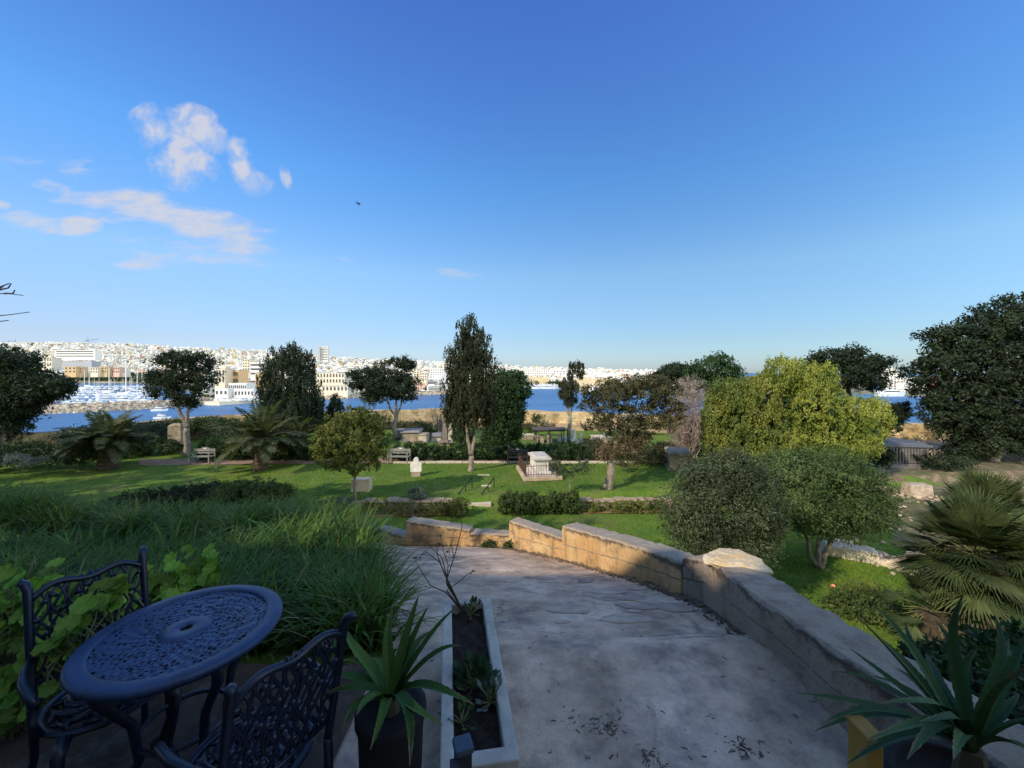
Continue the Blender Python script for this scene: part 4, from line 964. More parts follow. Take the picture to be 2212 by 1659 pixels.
for k in range(4):
    (x0, y0), (x1, y1) = cor[k], cor[(k + 1) % 4]
    for zz in (.3, .74): MB().tube([Mx @ Vector((x0, y0, zz)), Mx @ Vector((x1, y1, zz))], .016, 5).build('rail', M_iron, rl)
    MB().tube([Mx @ Vector((x0, y0, .1)), Mx @ Vector((x0, y0, .92))], .025, 6).build('post', M_iron, rl)
    n_ = int(math.hypot(x1 - x0, y1 - y0) / .125)
    for i in range(1, n_):
        x, y = x0 + (x1 - x0) * i / n_, y0 + (y1 - y0) * i / n_; MB().tube([Mx @ Vector((x, y, .2)), Mx @ Vector((x, y, .80)), Mx @ Vector((x, y, .86))], [.011, .011, .001], 4).build('bar', M_iron, rl)
# right-hand brown tomb
def chest(label, u, v, z, w_, d_, h_, rz, m_, lidm=None, name='chest_tomb', corner=True, base=True, group=None):
    a = G(u, v, z); a.y += d_ / 2; o = thing(name, label, 'tomb', a, group, rz); Mx = Matrix.Translation(a) @ Matrix.Rotation(rz, 4, 'Z')
    if base: MB().box((0, 0, -.05), (w_ * 1.3, d_ * 1.2, .05 + h_ * .16), M=Mx).build('base', m_, o, bevel=.015)
    z0 = h_ * .16 if base else 0
    MB().box((0, 0, z0), (w_, d_, h_ * .84 - z0 + .001), M=Mx).build('chest', m_, o)
    if corner:
        for sx_ in (-1, 1):
            for sy_ in (-1, 1): MB().lathe([(.06, 0), (.08, h_ * .1), (.06, h_ * .2), (.075, h_ * .45), (.06, h_ * .66)], Mx @ Vector((sx_ * (w_ / 2 + .01), sy_ * (d_ / 2 + .01), z0)), 8).build('corner_column', m_, o)
    MB().box((0, 0, h_ * .84 + .003), (w_ * 1.18, d_ * 1.1, h_ * .1), M=Mx).box((0, 0, h_ * .94 + .003), (w_ * 1.05, d_ * 1.02, h_ * .06), 0, 0, .9, M=Mx).build('lid', lidm or m_, o, bevel=.015)
    return o
chest('brown weathered tomb with corner columns left of the yellow-green tree', 1478, 1022, LF, 1.05, 1.7, 1.15, R(-14), M_limeb)
chest('wide low chest tomb behind the hedge with dark recessed panels', 884, 955, LF, 1.3, 2.0, .85, R(4), M_limeb, M_grst, corner=False)
chest('cube-like cream tomb with heavy lid behind the hedge', 913, 957, LF, .62, 1.0, .68, R(-3), M_limep, M_limeb, corner=False, base=False)
chest('low flat cream tomb left of the tall brown obelisk', 939, 953, LF, .72, 1.9, .42, R(8), M_limep, M_grst, corner=False)
chest('grey slab tomb behind the wide chest tomb', 872, 946, LF, 1.6, 1.4, .62, R(2), M_grst, corner=False)
chest('small white tomb between the thin tree and the white obelisks', 1226, 955, LF, .62, .9, .28, 0, M_limew, corner=False, base=False)
chest('brown block tomb under the dark pergola', 1166, 957, LF, .62, .8, .5, 0, M_limeb, corner=False, base=False)
chest('square brown tomb at the right post of the pergola', 1188, 958, LF, .38, .7, .62, 0, M_limeb, corner=False, base=False)
chest('pale low tomb left of the pergola', 1140, 950, LF, .9, .8, .40, 0, M_limeb, M_limep, corner=False, base=False)
chest('pale lying tomb half hidden left of the dry pine', 1303, 955, LF, .9, 1.6, .35, R(20), M_limep, corner=False)
# dark railed tomb at right
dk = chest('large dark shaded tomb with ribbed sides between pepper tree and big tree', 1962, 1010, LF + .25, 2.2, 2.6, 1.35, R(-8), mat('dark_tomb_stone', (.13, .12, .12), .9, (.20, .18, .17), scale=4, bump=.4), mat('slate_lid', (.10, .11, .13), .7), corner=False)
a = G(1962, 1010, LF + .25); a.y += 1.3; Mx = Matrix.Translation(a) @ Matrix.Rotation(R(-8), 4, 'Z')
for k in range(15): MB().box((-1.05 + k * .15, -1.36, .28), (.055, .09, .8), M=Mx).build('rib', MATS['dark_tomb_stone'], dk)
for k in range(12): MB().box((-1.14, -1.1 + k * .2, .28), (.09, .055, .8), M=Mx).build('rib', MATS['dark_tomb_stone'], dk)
# obelisks
def obelisk(label, u, v, z, w_, h_, m_, ped=.25, pw=1.9):
    a = G(u, v, z); o = thing('obelisk', label, 'obelisk', a, None, R(6))
    MB().box((a.x, a.y, z - .05), (w_ * pw, w_ * pw, h_ * ped * .55 + .05), R(6)).build('pedestal', m_, o, bevel=.015)
    MB().box((a.x, a.y, z + h_ * ped * .55 + .002), (w_ * pw * 1.2, w_ * pw * 1.2, h_ * ped * .15), R(6)).box((a.x, a.y, z + h_ * ped * .7 + .004), (w_ * 1.35, w_ * 1.35, h_ * ped * .3), R(6), 0, .8).build('moulding', m_, o)
    zb_ = z + h_ * ped + .006; sh = h_ * (1 - ped)
    MB().box((a.x, a.y, zb_), (w_, w_, sh * .93), R(6), 0, .58).box((a.x, a.y, zb_ + sh * .93), (w_ * .58, w_ * .58, sh * .07), R(6), 0, .05).build('shaft', m_, o)
M_obel = mat('brown_obelisk', (.23, .18, .14), .9, (.31, .25, .20), scale=3, bump=.3)
obelisk('tall slim brown obelisk beside the central cypress trunk', 961, 961, LF, .40, 2.45, M_obel, ped=.16)
obelisk('largest white obelisk on a stepped base right of the thin tree', 1241, 958, LF, .26, 1.12, M_limew, ped=.36, pw=2.0)
obelisk('slender white obelisk at the right end of the group', 1255, 958, LF, .20, .86, M_limew, ped=.3, pw=1.4)
obelisk('short white obelisk left of the thin tree trunk', 1209, 953, LF, .22, .62, M_limew, ped=.3, pw=1.6)
def pedestal(label, u, v, z, w_, h_, m_, urn=True):
    a = G(u, v, z); o = thing('pedestal', label, 'monument', a)
    MB().box((a.x, a.y, z - .05), (w_ * 1.25, w_ * 1.25, h_ * .1 + .05)).box((a.x, a.y, z + h_ * .1 + .002), (w_, w_, h_ * .55)).box((a.x, a.y, z + h_ * .65 + .004), (w_ * 1.2, w_ * 1.2, h_ * .06)).build('shaft', m_, o, bevel=.01)
    if urn: MB().lathe([(w_ * .2, 0), (w_ * .3, h_ * .03), (w_ * .14, h_ * .07), (w_ * .42, h_ * .18), (w_ * .45, h_ * .25), (w_ * .2, h_ * .29), (w_ * .05, h_ * .31)], (a.x, a.y, z + h_ * .71), 12).build('urn', m_, o, smooth=True)
pedestal('cream pedestal with urn just right of the brown obelisk', 973, 954, LF, .30, 1.5, M_limep)
pedestal('low white monument further right of the brown obelisk', 984, 948, LF, .34, .9, M_limew)
pl_ = thing('stone_pillar', 'square golden stone pillar under the leggy tree on the left', 'pillar', G(382, 975, LF))
a = G(382, 975, LF); a.y = 28; a.x = (382 - 1106) / FPX * 28; 
MB().box((a.x, a.y, LF - .1), (1.05, 1.0, .62), R(18)).build('base', M_limeb, pl_, bevel=.03)
MB().box((a.x, a.y, LF + .525), (1.25, 1.15, .1), R(18)).build('ledge', M_limeb, pl_, bevel=.02)
MB().box((a.x, a.y, LF + .628), (.78, .74, 1.22), R(18), 0, .97).build('shaft', M_lime, pl_, bevel=.02)
MB().box((a.x, a.y, LF + 1.85), (.72, .66, .12), R(18), 0, .6).build('cap', M_lime, pl_)
# headstone with round head
def headstone():
    a = G(899, 1028, LF); o = thing('headstone', 'white headstone with rounded neck and brown base standing alone on the lawn', 'headstone', a)
    MB().box((a.x, a.y, LF - .05), (.48, .26, .28)).build('base', M_limeb, o, bevel=.015)
    pr = [(-.29, 0), (.29, 0), (.30, .42), (.26, .50), (.14, .52), (.13, .66), (.08, .74), (0, .77), (-.08, .74), (-.13, .66), (-.14, .52), (-.26, .50), (-.30, .42)]
    vs = [(a.x + x, a.y - .08, LF + .232 + z) for x, z in pr] + [(a.x + x, a.y + .08, LF + .232 + z) for x, z in pr]; n = len(pr); mb = MB()
    mb.add(vs, [tuple(range(n)), tuple(range(n, 2 * n))[::-1]] + [((i + 1) % n, i, n + i, n + (i + 1) % n) for i in range(n)]); mb.build('tablet', M_limew, o, bevel=.01)
headstone()
a = G(777, 1062, LF); o = MB().box((a.x, a.y + .25, LF - .05), (.84, .5, .60), R(3)).build('stone_block', M_limep, loc=tuple(a), bevel=.02); tag(o, 'cream stone block behind the citrus tree trunk on the lawn', 'stone block')
for (u0, u1, v, lab) in ((1032, 1058, 1028, 'upper of the two thin white grave kerbs in the lawn'), (1040, 1060, 1051, 'lower of the two thin white grave kerbs in the lawn')):
    a = G(u0, v, LF); b = G(u1, v, LF); o = MB().box(((a.x + b.x) / 2, a.y, LF - .05), (b.x - a.x, .1, .12)).build('grave_kerb', M_limep, loc=tuple(a), bevel=.01); tag(o, lab, 'kerb')
# pale carved block and rubble at right
def rblock(label, u, v, z, sz, rz, m_=M_limep, top=.95):
    a = G(u, v, z); o = MB().box((a.x, a.y + sz[1] / 2, z - .08), (sz[0], sz[1], sz[2] + .08), rz, 0, top).build('stone_block', m_, loc=tuple(a), bevel=.04); tag(o, label, 'stone block')
rblock('pale carved stone block dappled by palm shade at the right', 1995, 1072, LN + .3, (1.0, .6, .5), R(-6), mat('carved_block', (.50, .42, .33), .9, (.30, .22, .16), scale=5, bump=.6, bscale=12), .9)  # brown mottling in the colour imitates dappled palm shade
rblock('small yellowish stone left of the dappled carved block', 1918, 1064, LN + .3, (.4, .3, .25), R(20), M_lime)
rblock('long rough pale stone lying right of the olive trunk', 1850, 1215, LN, (1.55, .55, .38), R(-28), M_limep, .85)
rblock('pale flat stone under the fan palm fronds at the edge of the path', 2030, 1235, LN, (1.1, .6, .3), R(-35), M_limep, .85)
rblock('orange-tinted flat stone high on the right edge', 2195, 1170, LN, (.8, .4, .3), R(-10), M_lime)
rblock('pale bench-like stone slab right of the big tree trunk', 2196, 975, LF, (1.9, .8, .35), R(-5), M_limep)
rblock('pale stone slab low at the right border behind the fan palm', 2200, 1330, LN, (1.2, .5, .2), R(-20), M_lime)
rblock('grey stone slab pair in the dark bed on the left', 428, 1112, LN, (1.0, .5, .22), R(14), M_grst, .9)
rblock('grey sloping wall end above the long grass on the left', 228, 1128, LN + .1, (.75, 1.1, .4), R(38), M_grst, .8)
def inpoly(px_, py_, poly):
    c = False; n = len(poly)
    for i in range(n):
        (x0, y0), (x1, y1) = poly[i], poly[(i + 1) % n]
        if (y0 > py_) != (y1 > py_) and px_ < (x1 - x0) * (py_ - y0) / (y1 - y0) + x0: c = not c
    return c
dirt_poly = [tuple(G(u, v, LN + .1).xy) for u, v in ((1885, 1000), (2240, 990), (2600, 1000), (2600, 1420), (2212, 1300), (2100, 1235), (1985, 1200), (1880, 1120))]
st_ = .3; vs = {}; V = []; Fd = []
def vid(i, j):
    if (i, j) not in vs: vs[(i, j)] = len(V); x, y = i * st_, j * st_; V.append((x, y, lawn(x, y) + .02))
    return vs[(i, j)]
for i in range(20, 110):
    for j in range(26, 90):
        if inpoly((i + .5) * st_ + .3 * math.sin(j), (j + .5) * st_ + .2 * math.sin(i * 1.3), dirt_poly) and (j + 1.2) * st_ < bast_y(i * st_): Fd.append((vid(i, j), vid(i + 1, j), vid(i + 1, j + 1), vid(i, j + 1)))
struct(mesh_np('dirt_ground', np.array(V), np.array(Fd), mat('dry_dirt', (.16, .11, .07), .95, (.09, .11, .035), scale=1.1, bump=.9, bscale=14, c3=(.34, .25, .17), s3=2.5), smooth=True))
g = random.Random(11); mb = MB()
for _ in range(420):
    t = g.random(); k = g.random()
    if k < .55: u, v = 1800 + 430 * t, 1178 + 120 * t + g.gauss(0, 7)
    elif k < .8: u, v = 1905 + 330 * t, 1075 + 30 * t + g.gauss(0, 6)
    else: u, v = g.uniform(1900, 2230), g.uniform(1060, 1250)
    a = G(u, v, LN + .05); s = g.uniform(.05, .17 if k < .8 else .08); rock('x', (a.x, a.y, lawn(a.x, a.y) + .02), s, mb, None, g.randint(0, 999), (1, 1, .6), n=6)
for _ in range(160):
    u = g.uniform(1900, 2080); v = g.uniform(925, 990); a = G(u, v, LF + .3); rock('x', (a.x, a.y, LF + .25), g.uniform(.15, .5), mb, None, g.randint(0, 999), (1, 1, .8), n=6)
stuff(mb.build('rubble', mat('rubble_stone', (.60, .47, .34), .95, (.45, .34, .24), scale=3, island=.4)), 'pale rubble stones scattered under the palms and trees on the right', 'rubble')
# pergola
a = G(1158, 958, LF); b = G(1218, 958, LF); pg = thing('pergola', 'dark pergola with climbing plants in the cemetery behind the hedge', 'pergola', ((a.x + b.x) / 2, a.y, LF))
for k, x in enumerate((a.x, (a.x + b.x) / 2, b.x)):
    MB().tube([(x, a.y, LF), (x, a.y, LF + .95), (x - .12, a.y, LF + 1.15)], .04, 6).build('post', M_black, pg)
    MB().tube([(x, a.y + 1.4, LF), (x, a.y + 1.4, LF + 1.0)], .04, 6).build('post', M_black, pg)
for y_ in (0, 1.4): MB().tube([(a.x - .3, a.y + y_, LF + .98), (b.x + .1, a.y + y_, LF + .98)], .05, 6).build('beam', M_black, pg)
MB().box(((a.x + b.x) / 2, a.y + .7, LF + 1.02), (b.x - a.x + .5, 1.6, .06)).build('roof', mat('thatch', (.10, .08, .07), .95), pg)

# ------------------------------------------------------------------ vegetation
def tree(name, label, base, limbs, lobes, ncl, per, rc, leaf, lm, bm, r0=.15, seed=1, group=None, cat='tree', bow=.08, **kw):
    o = thing(name, label, cat, base, group)
    mb = MB(); 
    for i, (a, b, ra, rb) in enumerate(limbs): limb(mb, a, b, ra, rb, seed * 10 + i, bow=bow)
    # twigs into the lobes
    gg = random.Random(seed)
    tip = [l[1] for l in limbs]
    for lb in lobes:
        t = min(tip, key=lambda q: (Vector(q) - Vector(lb[:3])).length)
        limb(mb, t, (lb[0], lb[1], lb[2] - lb[5] * .2), r0 * .28, r0 * .08, gg.randint(0, 999), 5, .1, 5)
    mb.build('trunk', bm, o, smooth=True)
    crown('crown', lobes, ncl, per, rc, leaf, lm, o, seed, **kw)
    return o
def lobe(u, v, Y, ru, rv, dy=0, dep=None):
    """ellipsoid seen at (u, v) with screen radii, at distance Y"""
    p = P(u, v, Y + dy); return (p.x, p.y, p.z, ru / FPX * Y, (dep if dep else ru / FPX * Y * .9), rv / FPX * Y)

# tall central cypress
B = G(1017, 1018, LF); Y = B.y
lobs = [lobe(1012, 712, Y, 22, 30), lobe(1006, 755, Y, 28, 36), lobe(1040, 752, Y, 22, 38), lobe(988, 790, Y, 26, 44), lobe(1046, 800, Y, 26, 45), lobe(1015, 820, Y, 44, 52),
        lobe(984, 858, Y, 28, 50), lobe(1046, 858, Y, 28, 50), lobe(1012, 885, Y, 48, 42), lobe(974, 885, Y, 20, 34), lobe(1055, 890, Y, 18, 34), lobe(1020, 770, Y, 20, 34), lobe(1012, 850, Y, 40, 60)]
tp = P(1016, 930, Y); l1 = P(1008, 925, Y); l2 = P(1030, 925, Y); t0 = P(1018, 985, Y)
tree('cypress_tree', 'tall central cypress with bare forked trunk standing on the lawn', B, [(B - Vector((0, 0, .1)), t0, .17, .14), (t0, l1, .11, .08), (t0, l2, .10, .07), (l1, P(1010, 800, Y), .08, .03), (l2, P(1040, 820, Y), .07, .03), (P(1010, 800, Y), P(1012, 715, Y), .04, .015)],
     lobs, 1900, 26, .17, .13, M_cyp, M_barkp, .15, 3, bow=.015, axis=(0, 0, 1), stretch=(.6, .6, 1.7), aspect=.38, shell=.45)
# dark broad tree right of it
Y = 27; B = Vector((P(1105, 950, Y).x, Y, LF))
tree('evergreen_tree', 'dark green broad tree directly right of the central cypress', B, [(B, P(1100, 900, Y), .2, .12), (P(1100, 900, Y), P(1090, 840, Y), .1, .05)],
     [lobe(1085, 825, Y, 30, 28), lobe(1115, 835, Y, 30, 30), lobe(1120, 812, Y, 8, 10), lobe(1080, 870, Y, 28, 40), lobe(1110, 880, Y, 24, 40), lobe(1092, 920, Y, 34, 38), lobe(1110, 910, Y, 20, 45)], 950, 26, .26, .15, M_green, M_bark, .2, 5)
# dense cypress clump on the left
Y = 28; B = Vector((P(640, 950, Y).x, Y, LF))
tree('cypress_clump', 'broad dense dark cypress clump rising behind the middle palm', B, [(B, P(635, 880, Y), .25, .14), (B + Vector((.3, 0, 0)), P(655, 870, Y), .2, .1)],
     [lobe(585, 790, Y, 15, 38), lobe(578, 840, Y, 22, 50), lobe(628, 775, Y, 27, 30), lobe(620, 815, Y, 40, 55), lobe(655, 800, Y, 26, 40), lobe(660, 850, Y, 30, 52), lobe(600, 870, Y, 38, 48), lobe(650, 890, Y, 42, 42), lobe(680, 890, Y, 20, 34), lobe(610, 900, Y, 36, 30)],
     1700, 26, .24, .15, M_dark, M_bark, .22, 6, axis=(.1, 0, 1), stretch=(.7, .7, 1.6), aspect=.4, shell=.5)
# leggy twin-trunk tree
Y = 26.6; B = G(402, 985, LF); B.y = Y; B.x = P(405, 900, Y).x; B.z = LF
f = P(404, 925, Y)
tree('umbrella_tree', 'leggy dark tree with two bare forking trunks in front of the breakwater', B, [(B, f, .22, .17), (f, P(385, 880, Y), .13, .10), (f, P(412, 870, Y), .13, .10), (P(385, 880, Y), P(370, 830, Y), .08, .04), (P(412, 870, Y), P(425, 830, Y), .08, .04), (P(385, 880, Y), P(400, 840, Y), .06, .03)],
     [lobe(375, 778, Y, 38, 16), lobe(430, 785, Y, 34, 14), lobe(400, 770, Y, 40, 10), lobe(340, 815, Y, 26, 18), lobe(380, 815, Y, 38, 22), lobe(432, 812, Y, 34, 16), lobe(355, 840, Y, 36, 20), lobe(400, 848, Y, 32, 22), lobe(445, 830, Y, 22, 9), lobe(395, 868, Y, 22, 12), lobe(415, 872, Y, 14, 10)],
     780, 26, .24, .13, M_dark, M_bark, .16, 8)
# umbrella tree centre left
Y = 33; B = Vector((P(856, 950, Y).x, Y, LF)); f = P(856, 900, Y)
tree('umbrella_tree', 'flat-topped umbrella-shaped tree with pale forked trunk behind the citrus tree', B, [(B, f, .22, .17), (f, P(838, 868, Y), .12, .08), (f, P(856, 862, Y), .12, .08), (f, P(868, 862, Y), .10, .06), (P(838, 868, Y), P(800, 845, Y), .06, .03), (P(856, 862, Y), P(850, 800, Y), .08, .03), (P(868, 862, Y), P(885, 835, Y), .06, .03)],
     [lobe(862, 783, Y, 30, 11), lobe(822, 791, Y, 14, 8), lobe(880, 790, Y, 22, 10), lobe(795, 806, Y, 34, 10), lobe(765, 812, Y, 16, 7), lobe(840, 812, Y, 40, 14), lobe(805, 828, Y, 36, 16), lobe(768, 830, Y, 18, 12), lobe(850, 835, Y, 46, 18), lobe(890, 825, Y, 18, 14), lobe(870, 853, Y, 30, 12), lobe(820, 848, Y, 26, 8)],
     900, 24, .27, .15, M_dark, M_barkp, .16, 9)
Y = 34; B = Vector((P(802, 915, Y).x, Y, LF)); f = P(803, 892, Y)
tree('small_tree', 'small thin tree with sparse grey-green crown left of the umbrella tree trunk', B, [(B, f, .12, .08), (f, P(796, 875, Y), .06, .03), (f, P(812, 875, Y), .06, .03)],
     [lobe(795, 862, Y, 18, 12), lobe(815, 860, Y, 20, 12), lobe(805, 850, Y, 24, 8)], 150, 18, .24, .13, M_olive, M_bark, .1, 10)
Y = 31; B = Vector((P(728, 930, Y).x, Y, LF))
tree('small_cypress', 'small dark pointed cypress between the cypress clump and the citrus tree', B, [(B, P(728, 900, Y), .12, .06)],
     [lobe(722, 880, Y, 12, 26), lobe(735, 888, Y, 9, 22), lobe(716, 900, Y, 12, 26)], 260, 20, .16, .13, M_dark, M_bark, .1, 11, axis=(0, 0, 1), stretch=(.6, .6, 1.6), aspect=.4)
# thin double-headed tree
Y = 32; B = Vector((P(1227, 955, Y).x, Y, LF)); f = P(1231, 898, Y)
tree('thin_cypress', 'thin tree with pale bare trunk, rounded middle crown and three plumes on top', B, [(B, f, .2, .15), (f, P(1222, 862, Y), .10, .06), (f, P(1240, 862, Y), .09, .05), (P(1222, 862, Y), P(1236, 815, Y), .06, .03), (P(1236, 815, Y), P(1242, 790, Y), .04, .015)],
     [lobe(1232, 796, Y, 4, 14), lobe(1240, 795, Y, 5, 13), lobe(1252, 798, Y, 9, 17), lobe(1257, 808, Y, 7, 9), lobe(1232, 812, Y, 6, 8), lobe(1226, 832, Y, 19, 14), lobe(1238, 838, Y, 14, 14), lobe(1222, 852, Y, 17, 14), lobe(1232, 866, Y, 14, 12)],
     420, 24, .17, .13, M_cyp, M_barkp, .14, 12, axis=(0, 0, 1), stretch=(.7, .7, 1.3), aspect=.42)
# spreading dry pine
B = G(1314, 1056, LF); Y = B.y; t = P(1320, 990, Y); t2 = P(1345, 930, Y)
tree('pine_tree', 'spreading half-dry pine with leaning pale trunk on the lawn', B, [(B - Vector((0, 0, .1)), t, .23, .16), (t, t2, .14, .09), (t, P(1300, 920, Y), .08, .05), (t2, P(1330, 850, Y), .07, .04), (t2, P(1420, 860, Y), .07, .03), (t2, P(1390, 900, Y), .06, .03), (P(1300, 920, Y), P(1280, 870, Y), .05, .03)],
     [lobe(1345, 828, Y, 52, 14), lobe(1400, 822, Y, 44, 12), lobe(1280, 845, Y, 38, 12), lobe(1325, 852, Y, 50, 14), lobe(1400, 850, Y, 55, 14), lobe(1440, 840, Y, 36, 12), lobe(1290, 872, Y, 36, 13), lobe(1370, 880, Y, 48, 10), lobe(1440, 875, Y, 40, 14), lobe(1345, 915, Y, 48, 13), lobe(1415, 910, Y, 50, 18), lobe(1300, 900, Y, 30, 9), lobe(1360, 940, Y, 44, 12)],
     720, 26, .20, .11, M_pine, M_barkp, .14, 13)
crown('dry_foliage', [lobe(1340, 965, Y, 42, 16), lobe(1310, 978, Y, 26, 12), lobe(1372, 950, Y, 34, 14), lobe(1450, 900, Y, 26, 20)], 260, 24, .18, .10, M_pineb, bpy.data.objects['pine_tree'], 14)
# grey-pink leafless shrub
Y = 25; B = Vector((P(1490, 990, Y).x, Y, LF)); o = thing('bare_shrub', 'big grey-pink leafless twiggy shrub between dry pine and pepper tree', 'shrub', B)
mb = MB(); g = random.Random(5)
for i in range(150):
    a_ = g.uniform(0, 6.28); q = math.sqrt(g.random()); e = P(1488 + math.cos(a_) * q * 48, 885 + math.sin(a_) * q * 62, Y + g.uniform(-1.2, 1.2)); m_ = B.lerp(e, .55) + Vector((g.gauss(0, .3), g.gauss(0, .3), .3)); mb.tube([B + Vector((g.gauss(0, .2), g.gauss(0, .2), 0)), m_, e], [.035, .016, .004], 4, cap=False)
mb.build('branches', mat('bare_twigs', (.24, .18, .155), .95, (.36, .28, .24), scale=2), o)
crown('twigs', [lobe(1490, 850, Y, 40, 34), lobe(1462, 890, Y, 34, 44), lobe(1515, 895, Y, 32, 54), lobe(1480, 930, Y, 40, 36)], 620, 26, .24, .16, mat('twig_tips', (.26, .20, .17), .95, (.40, .32, .28), scale=2, island=.5), o, 3, aspect=.10)
# small one left of the obelisk
Y = 35; B = Vector((P(950, 930, Y).x, Y, LF)); o = thing('bare_shrub', 'leafless greyish shrub behind the tall brown obelisk', 'shrub', B)
mb = MB()
for i in range(60):
    e = P(950 + g.gauss(0, 14), g.uniform(868, 900), Y + g.uniform(-.8, .8)); mb.tube([B, B.lerp(e, .5) + Vector((g.gauss(0, .15), 0, .2)), e], [.03, .016, .006], 3, cap=False)
mb.build('branches', MATS['bare_twigs'], o)
# background evergreens on the right
for (lb, Y, bu, ls, sd_) in (('rounded dark green tree on the skyline above the leafless shrub', 34, 1540, [lobe(1535, 800, 34, 50, 22), lobe(1575, 804, 34, 30, 16), lobe(1505, 812, 34, 34, 14), lobe(1550, 777, 34, 28, 11), lobe(1540, 835, 34, 60, 26), lobe(1580, 840, 34, 50, 24), lobe(1500, 840, 34, 40, 22)], 21),
                       ('low wide dark tree left of the rounded skyline tree', 36, 1460, [lobe(1455, 806, 36, 34, 14), lobe(1430, 818, 36, 26, 12), lobe(1480, 815, 36, 26, 16), lobe(1460, 795, 36, 18, 7)], 22),
                       ('dark green spreading tree on the skyline behind the pepper tree', 30, 1830, [lobe(1790, 775, 30, 40, 20), lobe(1835, 768, 30, 30, 20), lobe(1860, 785, 30, 40, 24), lobe(1820, 810, 30, 60, 34), lobe(1880, 815, 30, 36, 28), lobe(1900, 782, 30, 26, 8), lobe(1760, 790, 30, 32, 18)], 23)):
    B = Vector((P(bu, 900, Y).x, Y, LF)); tree('evergreen_tree', lb, B, [(B, P(bu, 830, Y), .3, .15), (P(bu, 830, Y), P(bu + 10, 795, Y), .12, .06)], ls, 620, 24, .34, .19, M_dark if sd_ != 21 else M_green, M_bark, .2, sd_)
# pepper tree
Y = 20; B = Vector((P(1720, 1000, Y).x, Y + .5, LF))
pl1 = [lobe(1688, 808, Y, 34, 36), lobe(1730, 826, Y, 36, 40), lobe(1775, 824, Y, 30, 36), lobe(1740, 880, Y, 52, 50), lobe(1800, 890, Y, 34, 40), lobe(1850, 900, Y, 38, 40), lobe(1893, 905, Y, 26, 42), lobe(1845, 950, Y, 48, 38), lobe(1780, 945, Y, 52, 48), lobe(1700, 950, Y, 40, 40)]
pl2 = [lobe(1570, 858, Y, 38, 36), lobe(1612, 850, Y, 36, 30), lobe(1650, 856, Y, 34, 46), lobe(1545, 900, Y, 28, 40), lobe(1600, 905, Y, 44, 48), lobe(1655, 925, Y, 42, 50), lobe(1555, 955, Y, 34, 38), lobe(1615, 970, Y, 50, 36)]
pt = tree('pepper_tree', 'large weeping yellow-green pepper tree in full sun', B, [(B, P(1730, 920, Y + .5), .32, .2), (P(1730, 920, Y + .5), P(1700, 850, Y + .4), .16, .07), (P(1730, 920, Y + .5), P(1800, 880, Y + .4), .14, .06), (P(1730, 920, Y + .5), P(1620, 890, Y + .4), .14, .06)],
     pl1, 2300, 26, .20, .13, M_pepper, M_bark, .2, 31, axis=(0, 0, -1), stretch=(.75, .75, 1.35), aspect=.36, shell=.72, axj=1.5)
crown('green_foliage', pl2, 2000, 26, .20, .13, M_peppg, pt, 32, axis=(0, 0, -1), stretch=(.75, .75, 1.3), aspect=.36, shell=.72, axj=1.5)
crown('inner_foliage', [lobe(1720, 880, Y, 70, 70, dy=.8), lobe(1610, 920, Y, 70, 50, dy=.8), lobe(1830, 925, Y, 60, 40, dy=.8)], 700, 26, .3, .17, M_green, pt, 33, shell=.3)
# olives
Y = 11.9; B = G(1772, 1230, LN); Y = B.y
tree('olive_tree', 'rounded olive tree with splayed short trunks in front of the pepper tree', B, [(B, P(1745, 1165, Y), .09, .06), (B, P(1768, 1170, Y), .08, .05), (B, P(1800, 1160, Y), .10, .06), (P(1745, 1165, Y), P(1700, 1100, Y), .05, .03), (P(1800, 1160, Y), P(1840, 1110, Y), .05, .03), (P(1768, 1170, Y), P(1770, 1080, Y), .05, .02)],
     [lobe(1720, 1020, Y, 62, 44), lobe(1790, 1010, Y, 70, 46), lobe(1850, 1040, Y, 56, 50), lobe(1760, 1070, Y, 90, 60), lobe(1850, 1100, Y, 70, 46), lobe(1700, 1090, Y, 60, 56), lobe(1800, 1120, Y, 70, 40), lobe(1890, 1110, Y, 44, 38), lobe(1900, 1070, Y, 36, 34), lobe(1680, 1010, Y, 44, 34)],
     1600, 30, .21, .085, M_oliveg, M_bark, .1, 41, aspect=.34, shell=.5, rcj=.6)
Y = 9.6; B = Vector((P(1545, 1200, Y).x + .1, Y, LN))
tree('olive_tree', 'bushy grey-green olive tree directly behind the parapet wall', B, [(B, P(1545, 1190, Y), .09, .06), (B, P(1580, 1150, Y), .08, .04), (P(1545, 1190, Y), P(1500, 1110, Y), .05, .03)],
     [lobe(1530, 1030, Y, 56, 44), lobe(1580, 1020, Y, 60, 44), lobe(1490, 1090, Y, 58, 60), lobe(1560, 1100, Y, 84, 74), lobe(1630, 1080, Y, 60, 70), lobe(1500, 1150, Y, 60, 50), lobe(1580, 1170, Y, 76, 46), lobe(1640, 1140, Y, 50, 50)],
     1700, 32, .20, .075, M_olive, M_bark, .1, 42, aspect=.30, shell=.5, rcj=.6)
